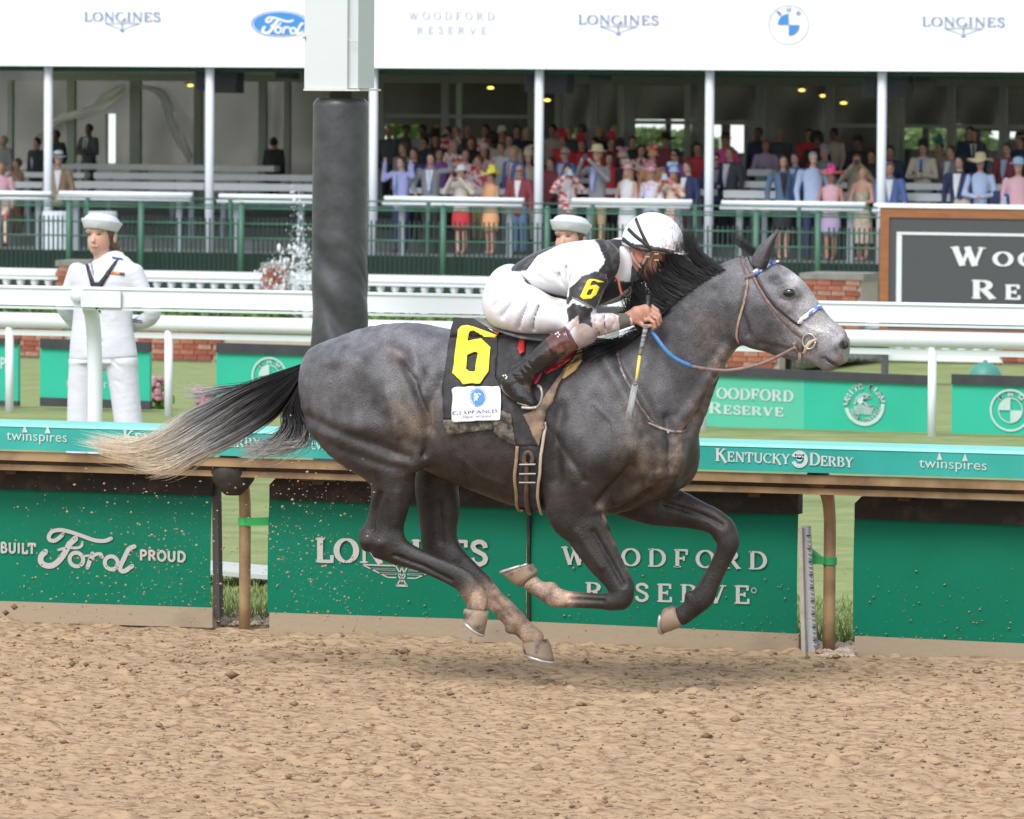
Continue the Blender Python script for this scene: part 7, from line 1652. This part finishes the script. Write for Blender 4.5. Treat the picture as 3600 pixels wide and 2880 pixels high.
    if skirt != 'long':
        l = fl(-.02, 1.0, .022)
        if skirt: l.chain([(X(0, 0, .90), .165 * w, .125), (X(0, 0, .75), .185, .14), (X(0, 0, .52), .19, .15)], k=.02, cap=.01)
        else:
            for d in (-1, 1):
                if seat: l.chain([(X(d * .09, 0, .85), .10, .10), (X(d * .10, -.38, .80), .075, .075)], k=.03); l.chain([(X(d * .10, -.38, .80), .075, .075), (X(d * .10, -.36, .3), .055, .06)], k=.02)
                else: l.chain([(X(d * .085, 0, .88), .105, .115), (X(d * .09, 0, .5), .075, .08), (X(d * .09, 0, .08), .055, .06)], k=.02)
        put('skirt' if skirt else 'trousers', l, wm(bot))
        if not skirt and not seat:
            for d in (-1, 1): q = MB(); p = rot @ Vector(X(d * .09, -.05, .04)) + o.location; q.ball(p, .075 * k, 8, (.6, 1.5, .5)); q.build('shoe', M_BLACK, o, True)
    if shirt:
        q = MB(); pts = [(-.065, -.098, 1.42), (.065, -.098, 1.42), (.035, -.152, 1.2), (0, -.155, 1.02), (-.035, -.152, 1.2)]; q.prism([rot @ Vector(X(*p)) + o.location for p in pts], rot @ Vector((0, .05, 0))); q.build('shirt', wm(shirt), o)
        if tie: q = MB(); q.prism([rot @ Vector(X(*p)) + o.location for p in ((-.018, -.112, 1.40), (.018, -.112, 1.40), (.026, -.166, 1.10), (0, -.17, 1.04), (-.026, -.166, 1.10))], (0, .006, 0)); q.build('tie', wm(tie), o)
    if hr:
        hf = Field((-.2 * k, -.2 * k, 1.2 * k), (.2 * k, .25 * k, 1.82 * k), .017)
        if hr != 'afro':
            hf.blob(X(0, .018, 1.635), (.083, .096, .098), .01)
            if long: hf.seg(X(0, .06, 1.60), X(0, .07, 1.36), .095, .05, .075, .04, .03, lat=(0, 1, 0)); hf.seg(X(-.07, .0, 1.58), X(-.085, -.03, 1.36), .03, .04, .03, .03, .02); hf.seg(X(.07, .0, 1.58), X(.085, -.03, 1.36), .03, .04, .03, .03, .02)
            hf.blob(X(0, -.085, 1.565), (.064, .085, .098), .01, op='sub')
        else: hf.blob(X(0, .03, 1.66), (.15, .13, .14), .02); hf.blob(X(0, -.12, 1.57), (.07, .10, .09), .01, op='sub')
        put('hair', hf, hair_m('bk' if hr == 'afro' else hr))
    if hat:
        kind, col, c2 = hat; q = MB(); p = rot @ Vector(X(0, 0, 1.67)) + o.location; n = 22; rr = np.random.default_rng(int(u))
        br_ = {'fedora': .15, 'wide': .25, 'straw': .22, 'cap': .10, 'fascin': .12}[kind]
        prof = [(.085, 0), (.085, .0), (br_, -.005 if kind != 'wide' else .02), (br_, .006 if kind != 'wide' else .032), (.092, .012), (.088, .07), (.075, .10), (.04, .115), (.001, .118)]
        q.lathe([(a * k, z * k) for a, z in prof], p, n)
        vv = []
        for x, y, z in q.v:
            rd_ = math.hypot(x - p.x, y - p.y); an = math.atan2(y - p.y, x - p.x); z += max(0, rd_ - .1) * (.22 * math.sin(3 * an + u) if kind in ('wide', 'straw') else .08 * math.sin(2 * an)) - (.18 * max(0, rd_ - .1) if kind == 'straw' else 0); vv.append((x, y, z))
        q.v = vv; q.build('hat', cm(col + ' hat', WARD[col]), o, True)
        if c2 and kind != 'fascin': q = MB(); q.lathe([(.0935 * k, .012 * k), (.0945 * k, .014 * k), (.0935 * k, .042 * k), (.0925 * k, .044 * k)], p, 18); q.build('hat_band', cm(c2 + ' band', WARD[c2]), o, True)
        if kind in ('wide', 'fascin'):
            q = MB()
            for i in range(9): q.ball(p + Vector((rr.uniform(-.09, .09), rr.uniform(-.10, .0), rr.uniform(.05, .17))) * k, .04 * k * rr.uniform(.7, 1.4), 6, (1.2, 1, .8))
            q.build('hat_flowers', cm((c2 or col) + ' petals', WARD[c2 or col]), o, True)['kind'] = 'stuff'
    if phone:
        p = rot @ Vector(X(0, -.36, 1.58)) + o.location; q = MB(); q.box(p.x - .045, p.x + .045, p.y - .008, p.y + .008, p.z - .06 if phone != 'black' else p.z - .045, p.z + .05); tag(q.build('camera' if phone == 'black' else 'phone', cm(phone + ' case', WARD[phone])), phone + ' ' + ('camera' if phone == 'black' else 'phone') + ' held up by the ' + label.split(' with ')[0].split(' in front')[0][:48], 'camera' if phone == 'black' else 'phone')
    return o
S = spectator
S(845, 342, 112, 'cheering man in lavender suit with both fists raised', 'lav', 'navy', 4, 'br', None, 'cheer', shirt='sky', tie='blue')
S(907, 334, 112, 'grinning man in grey suit with one fist in the air', 'grey', 'dark', 0, 'bk', None, 'cheer1', shirt='white', tie='sky', yaw=.15)
S(972, 366, 112, 'woman in white hat, cream jacket and red skirt aiming a camera', 'cream', 'red', 0, 'bk', ('fedora', 'white', 'white'), 'photo', 'f', skirt=True, phone='black')
S(1034, 374, 112, 'woman in a huge yellow hat and orange dress', 'orange', 'orange', 1, 'br', ('wide', 'yellow', 'yellow'), 'clasp', 'f', skirt=True, sleeves=False)
S(1094, 360, 112, 'bald man in maroon blazer, white shirt and sunglasses', 'maroon', 'denim', 0, None, None, 'down', shirt='white', shades=True)
S(1082, 320, 110, 'curly haired man in blue jacket with red bow tie', 'blue', 'dark', 0, 'bl', None, 'down', shirt='white', tie='red')
S(849, 314, 108, 'man in blue grey behind the lavender suit', 'grey', 'dark', 0, 'rd'); S(872, 324, 110, 'flushed man in dark blue between the two cheering men', 'navy', 'dark', 1, 'br', shirt='white')
S(894, 303, 106, 'man in dark suit at the back behind the grey suit', 'dark', 'dark', 1, 'bk', shades=True); S(917, 296, 106, 'woman under a broad black hat at the back', 'dark', 'dark', 2, 'bk', ('wide', 'black', 'black'), 'down', 'f', long=True)
S(942, 280, 103.5, 'tall man with raised hand in red patterned shirt at the back', 'check', 'dark', 0, 'br', None, 'cheer1'); S(956, 308, 108, 'grey haired man in red and white check jacket left of the white hat', 'check', 'dark', 0, 'gy')
S(992, 302, 106, 'long haired brunette in black behind the white hat', 'dark', 'dark', 1, 'br', None, 'down', 'f', long=True); S(1020, 320, 108, 'woman in pink with a rosy brimmed hat above the yellow hat', 'pink', 'pink', 1, 'br', ('fedora', 'pink', 'beige'), 'down', 'f', long=True)
S(1034, 296, 106, 'person with a big black afro', 'beige', 'dark', 3, 'afro', None, 'down', 'f'); S(1057, 283, 103.5, 'man in white cap and pale shirt at the back', 'white', 'khaki', 1, 'br', ('cap', 'white', None), 'down')
S(1008, 341, 110, 'man in pink check shirt just left of the yellow hat', 'check', 'khaki', 0, 'rd'); S(1113, 333, 110, 'woman with straw fascinator beside the fourth column', 'beige', 'cream', 0, 'bl', ('fascin', 'straw', 'beige'), 'down', 'f')
S(1109, 281, 103.5, 'blonde woman in black at the back left of the fourth column', 'dark', 'dark', 4, 'bl', None, 'down', 'f', long=True); S(1072, 296, 106, 'man in cream jacket behind the bow tie man', 'cream', 'khaki', 0, 'br')
S(925, 325, 110, 'man in deep purple shirt behind the raised grey arm', 'purple', 'dark', 2, 'bk'); S(980, 326, 110, 'person in red check half hidden by the white hat', 'check', 'dark', 1, 'br'); S(1056, 312, 108, 'woman in white blouse left of the curly haired man', 'white', 'dark', 0, 'rd', None, 'down', 'f')
S(1189, 323, 110, 'man in royal blue suit and mirrored sunglasses', 'blue', 'navy', 0, 'gy', None, 'down', shirt='sky', tie='pink', shades=True); S(1195, 360, 112, 'man in red and white blazer filming with a mint phone', 'check', 'grey', 0, 'br', None, 'photo', shirt='white', phone='paleblue')
S(1258, 325, 112, 'man in grey suit and straw hat photographing over his head', 'grey', 'khaki', 0, 'bl', ('fedora', 'straw', 'straw'), 'photo', shirt='lav', phone='charcoal', yaw=-.25)
S(1252, 303, 106, 'tanned man at the back behind the straw hat', 'red', 'dark', 2, 'bk'); S(1225, 306, 106, 'woman in dark red with red fascinator at the back', 'red', 'dark', 1, 'br', ('fascin', 'maroon', 'red'), 'down', 'f'); S(1287, 303, 106, 'woman in wine red hat heaped with flowers', 'maroon', 'dark', 1, 'br', ('wide', 'maroon', 'red'), 'down', 'f')
S(1322, 362, 112, 'blonde woman in white dress and blush hat', 'white', 'white', 0, 'bl', ('fascin', 'pink', 'beige'), 'clasp', 'f', long=True, skirt='long', sleeves=False, yaw=-.4); S(1372, 366, 112, 'woman in pale floral dress and pink petal hat', 'floral', 'floral', 0, 'bl', ('wide', 'pink', 'pink'), 'clasp', 'f', skirt='long', yaw=-.3)
S(1419, 370, 112, 'woman in bright tropical dress filming with a blue phone', 'tropic', 'tropic', 1, 'rd', ('fascin', 'sky', 'paleblue'), 'photo', 'f', skirt='long', long=True, phone='paleblue'); S(1422, 326, 110, 'man in purple shirt with blue sunglasses', 'purple', 'dark', 1, 'bk', None, 'down', shades=True)
S(1375, 335, 110, 'woman in orange flowered hat behind the pink petal hat', 'orange', 'dark', 1, 'br', ('fascin', 'orange', 'coral'), 'down', 'f'); S(1402, 297, 106, 'man in broad black hat before the bright window', 'maroon', 'dark', 2, 'bk', ('straw', 'black', 'black'), 'down')
S(1332, 300, 106, 'man in dark suit left of the bright window', 'dark', 'dark', 1, 'bk'); S(1312, 338, 110, 'dark haired woman in black beside the blush hat', 'dark', 'dark', 2, 'bk', ('fascin', 'beige', 'pink'), 'down', 'f'); S(1185, 297, 106, 'woman with red flowers in her hair right of the fourth column', 'red', 'dark', 1, 'br', ('fascin', 'red', 'red'), 'down', 'f')
S(1160, 345, 110, 'man in wine check jacket hidden by the fourth column', 'maroon', 'dark', 1, 'br'); S(1350, 318, 108, 'man in red check jacket in the middle of the crowd', 'check', 'dark', 1, 'bk'); S(1283, 335, 110, 'man in crimson shirt right of the straw hat', 'red', 'dark', 1, 'bk', None, 'down')
S(1448, 352, 112, 'young man in dark jacket left of the fifth column', 'navy', 'dark', 0, 'br', shirt='white'); S(1469, 314, 108, 'man in scarlet shirt left of the fifth column', 'red', 'dark', 2, 'bk'); S(1507, 336, 110, 'man in navy blazer and sunglasses right of the fifth column', 'navy', 'dark', 0, 'br', None, 'fold', shirt='grey', shades=True, yaw=.3)
S(1537, 322, 110, 'man in white shirt and dark green jacket', 'charcoal', 'dark', 1, 'rd', None, 'down', shirt='white'); S(1527, 298, 106, 'woman in magenta top before the bright window', 'hotpink', 'dark', 2, 'bk', ('fedora', 'black', 'maroon'), 'down', 'f'); S(1612, 309, 106, 'woman in lavender shirt with folded arms', 'lilac', 'dark', 2, 'rd', None, 'fold', 'f')
S(1649, 339, 112, 'long haired woman in denim jacket and short black skirt', 'denim', 'dark', 0, 'br', None, 'down', 'f', long=True, skirt=True, shirt='dark'); S(1674, 334, 110, 'man in slate blue suit behind the denim jacket', 'blue', 'dark', 0, 'br', shirt='sky'); S(1712, 332, 112, 'white bearded man in pale blue shirt and navy trousers', 'sky', 'navy', 4, 'gy', None, 'down')
S(1720, 296, 106, 'woman with big curly hair in the shade', 'dark', 'dark', 3, 'afro', None, 'down', 'f'); S(1750, 374, 112, 'woman in a pink and coral hat and pale pink dress', 'pink', 'lilac', 2, 'bk', ('wide', 'coral', 'hotpink'), 'clasp', 'f', skirt=True, sleeves=False); S(1817, 367, 112, 'blonde woman with bare shoulders in green floral dress', 'camo', 'camo', 1, 'bl', None, 'clasp', 'f', skirt='long', bare=True, sleeves=False)
S(1804, 338, 110, 'man in green floral shirt lifting a phone left of the sixth column', 'camo', 'sky', 1, 'rd', None, 'photo', phone='charcoal'); S(1807, 303, 106, 'man in a black brimmed hat by the sixth column', 'dark', 'dark', 3, 'bk', ('fedora', 'black', 'black'), 'fold'); S(1736, 322, 108, 'man in black shirt and grey cap behind the pink hat', 'grey', 'dark', 1, 'gy', ('cap', 'grey', None), 'down')
S(1874, 320, 108, 'tall man in navy suit right of the sixth column', 'navy', 'dark', 2, 'bk', None, 'down', shirt='sky'); S(1874, 355, 112, 'seated man in bright blue suit right of the sixth column', 'blue', 'dark', 1, 'rd', None, 'sit', shirt='white', yaw=.2); S(1944, 313, 108, 'man in cream jacket with arms crossed', 'cream', 'khaki', 1, 'bk', ('cap', 'black', None), 'fold', shirt='sky', tie='navy')
S(1977, 311, 106, 'woman in a green feathered hat', 'tan', 'dark', 2, 'bk', ('fascin', 'teal', 'teal'), 'down', 'f'); S(2002, 320, 108, 'young man in grey suit beside the green feathers', 'grey', 'dark', 0, 'br', shirt='white'); S(2020, 340, 112, 'man in navy cardigan over a white shirt', 'navy', 'dark', 0, 'bk', None, 'down', shirt='white')
S(2049, 284, 103.5, 'man in a dark suit standing tall before the window at right', 'navy', 'dark', 1, 'bk', None, 'down', shirt='white', tie='black'); S(2064, 342, 112, 'woman in a wide straw hat and pale blue dress', 'sky', 'sky', 1, 'br', ('straw', 'straw', 'straw'), 'clasp', 'f', skirt='long', yaw=.2); S(2120, 314, 108, 'man in burgundy blazer near the right edge', 'maroon', 'dark', 1, 'br', None, 'down', shirt='sky')
S(2144, 352, 112, 'person in pale blue hat and pink shirt at the right edge', 'pink', 'khaki', 0, 'gy', ('fedora', 'paleblue', 'sky'), 'down'); S(2118, 386, 112, 'man in navy suit and sunglasses sitting over the charcoal sign', 'navy', 'dark', 0, 'bk', None, 'sit', shirt='sky', shades=True); S(2034, 404, 112, 'older woman with white flower hat sitting over the charcoal sign', 'beige', 'beige', 0, 'bl', ('fascin', 'white', 'white'), 'sit', 'f')
S(2147, 298, 106, 'woman in dark hat at the right edge', 'navy', 'dark', 2, 'bk', ('fedora', 'black', 'tan'), 'down', 'f'); S(1835, 330, 108, 'person in a dark coat hidden by the sixth column', 'dark', 'dark', 2, 'bk')
S(187, 274, 103.5, 'waiter in dark waistcoat and bow tie standing before the bright doorway', 'charcoal', 'dark', 3, 'bk', None, 'fold', shirt='white', tie='black'); S(118, 288, 103.5, 'man in black suit beside the first column', 'dark', 'dark', 3, 'bk', None, 'down', shirt='white'); S(77, 304, 106, 'bearded man in a dark suit left of the first column', 'dark', 'dark', 1, 'bk', None, 'down', shirt='sky')
S(7, 300, 106, 'man in grey jacket at the left edge', 'grey', 'dark', 1, 'gy', None, 'down'); S(36, 348, 110, 'woman in tan top touching her face at far left', 'tan', 'brown', 2, 'br', None, 'photo', 'f', sleeves=False); S(123, 337, 112, 'man in straw fedora and tan jacket by the first column', 'tan', 'dark', 0, 'gy', ('fedora', 'white', 'black'), 'down', shirt='white', yaw=.3)
S(2, 356, 112, 'person in pink shirt and red floral trousers at the left edge', 'pink', 'tropic', 1, 'bl', None, 'down', 'f', yaw=.3); S(577, 304, 103.5, 'person in dark clothes seated with back turned inside the left room', 'dark', 'dark', 2, 'bk', None, 'down', yaw=3.0)
r_ = np.random.default_rng(77); FRONT = [(proj(o.location)[0], o) for o in bpy.data.objects if o.get('group') == 'spectators in the stand' and PLAT[112] - .01 < o.location.z < PLAT[108] + .01]; seen_ = set()
for u in list(range(825, 1110, 33)) + list(range(1165, 1320, 31)) + [1590, 1640, 1700, 1760, 2040]:
    uu = u + r_.integers(-6, 7); t_ = ['dark', 'red', 'navy', 'grey', 'maroon', 'beige', 'charcoal', 'check'][int(r_.integers(0, 8))]
    nm_ = [' '.join(o['label'].split()[:6]) for d, o in sorted(((abs(x - uu), o) for x, o in FRONT), key=lambda q: q[0])]
    nm_ = next(q for q in nm_ if q not in seen_); seen_.add(nm_)
    S(int(uu), float(272 + r_.integers(0, 12) + (uu - 800) * .006), 103.5, ('shaded %s top at the very back behind ' % ('dark' if t_ == 'dark' else 'red check' if t_ == 'check' else t_)) + nm_, t_, 'dark', int(r_.integers(0, 4)), ['bk', 'br', 'bl'][int(r_.integers(0, 3))], None, 'down', group='shaded spectators at the very back')
# white wall added far behind the stand, in place of sky in the windows
skyw = thing('marquee', 'long white marquee beyond the stand, seen bright through its windows', 'marquee', (P(1078, 300, YS(48)).x, YS(48), -1.3))
bxp('wall', P(-600, 300, YS(48)).x, P(2900, 300, YS(48)).x, YS(48), YS(48) + 8, -1.4, 5.5, mat('white canvas', (.84, .86, .88), .6, var=.03), skyw)
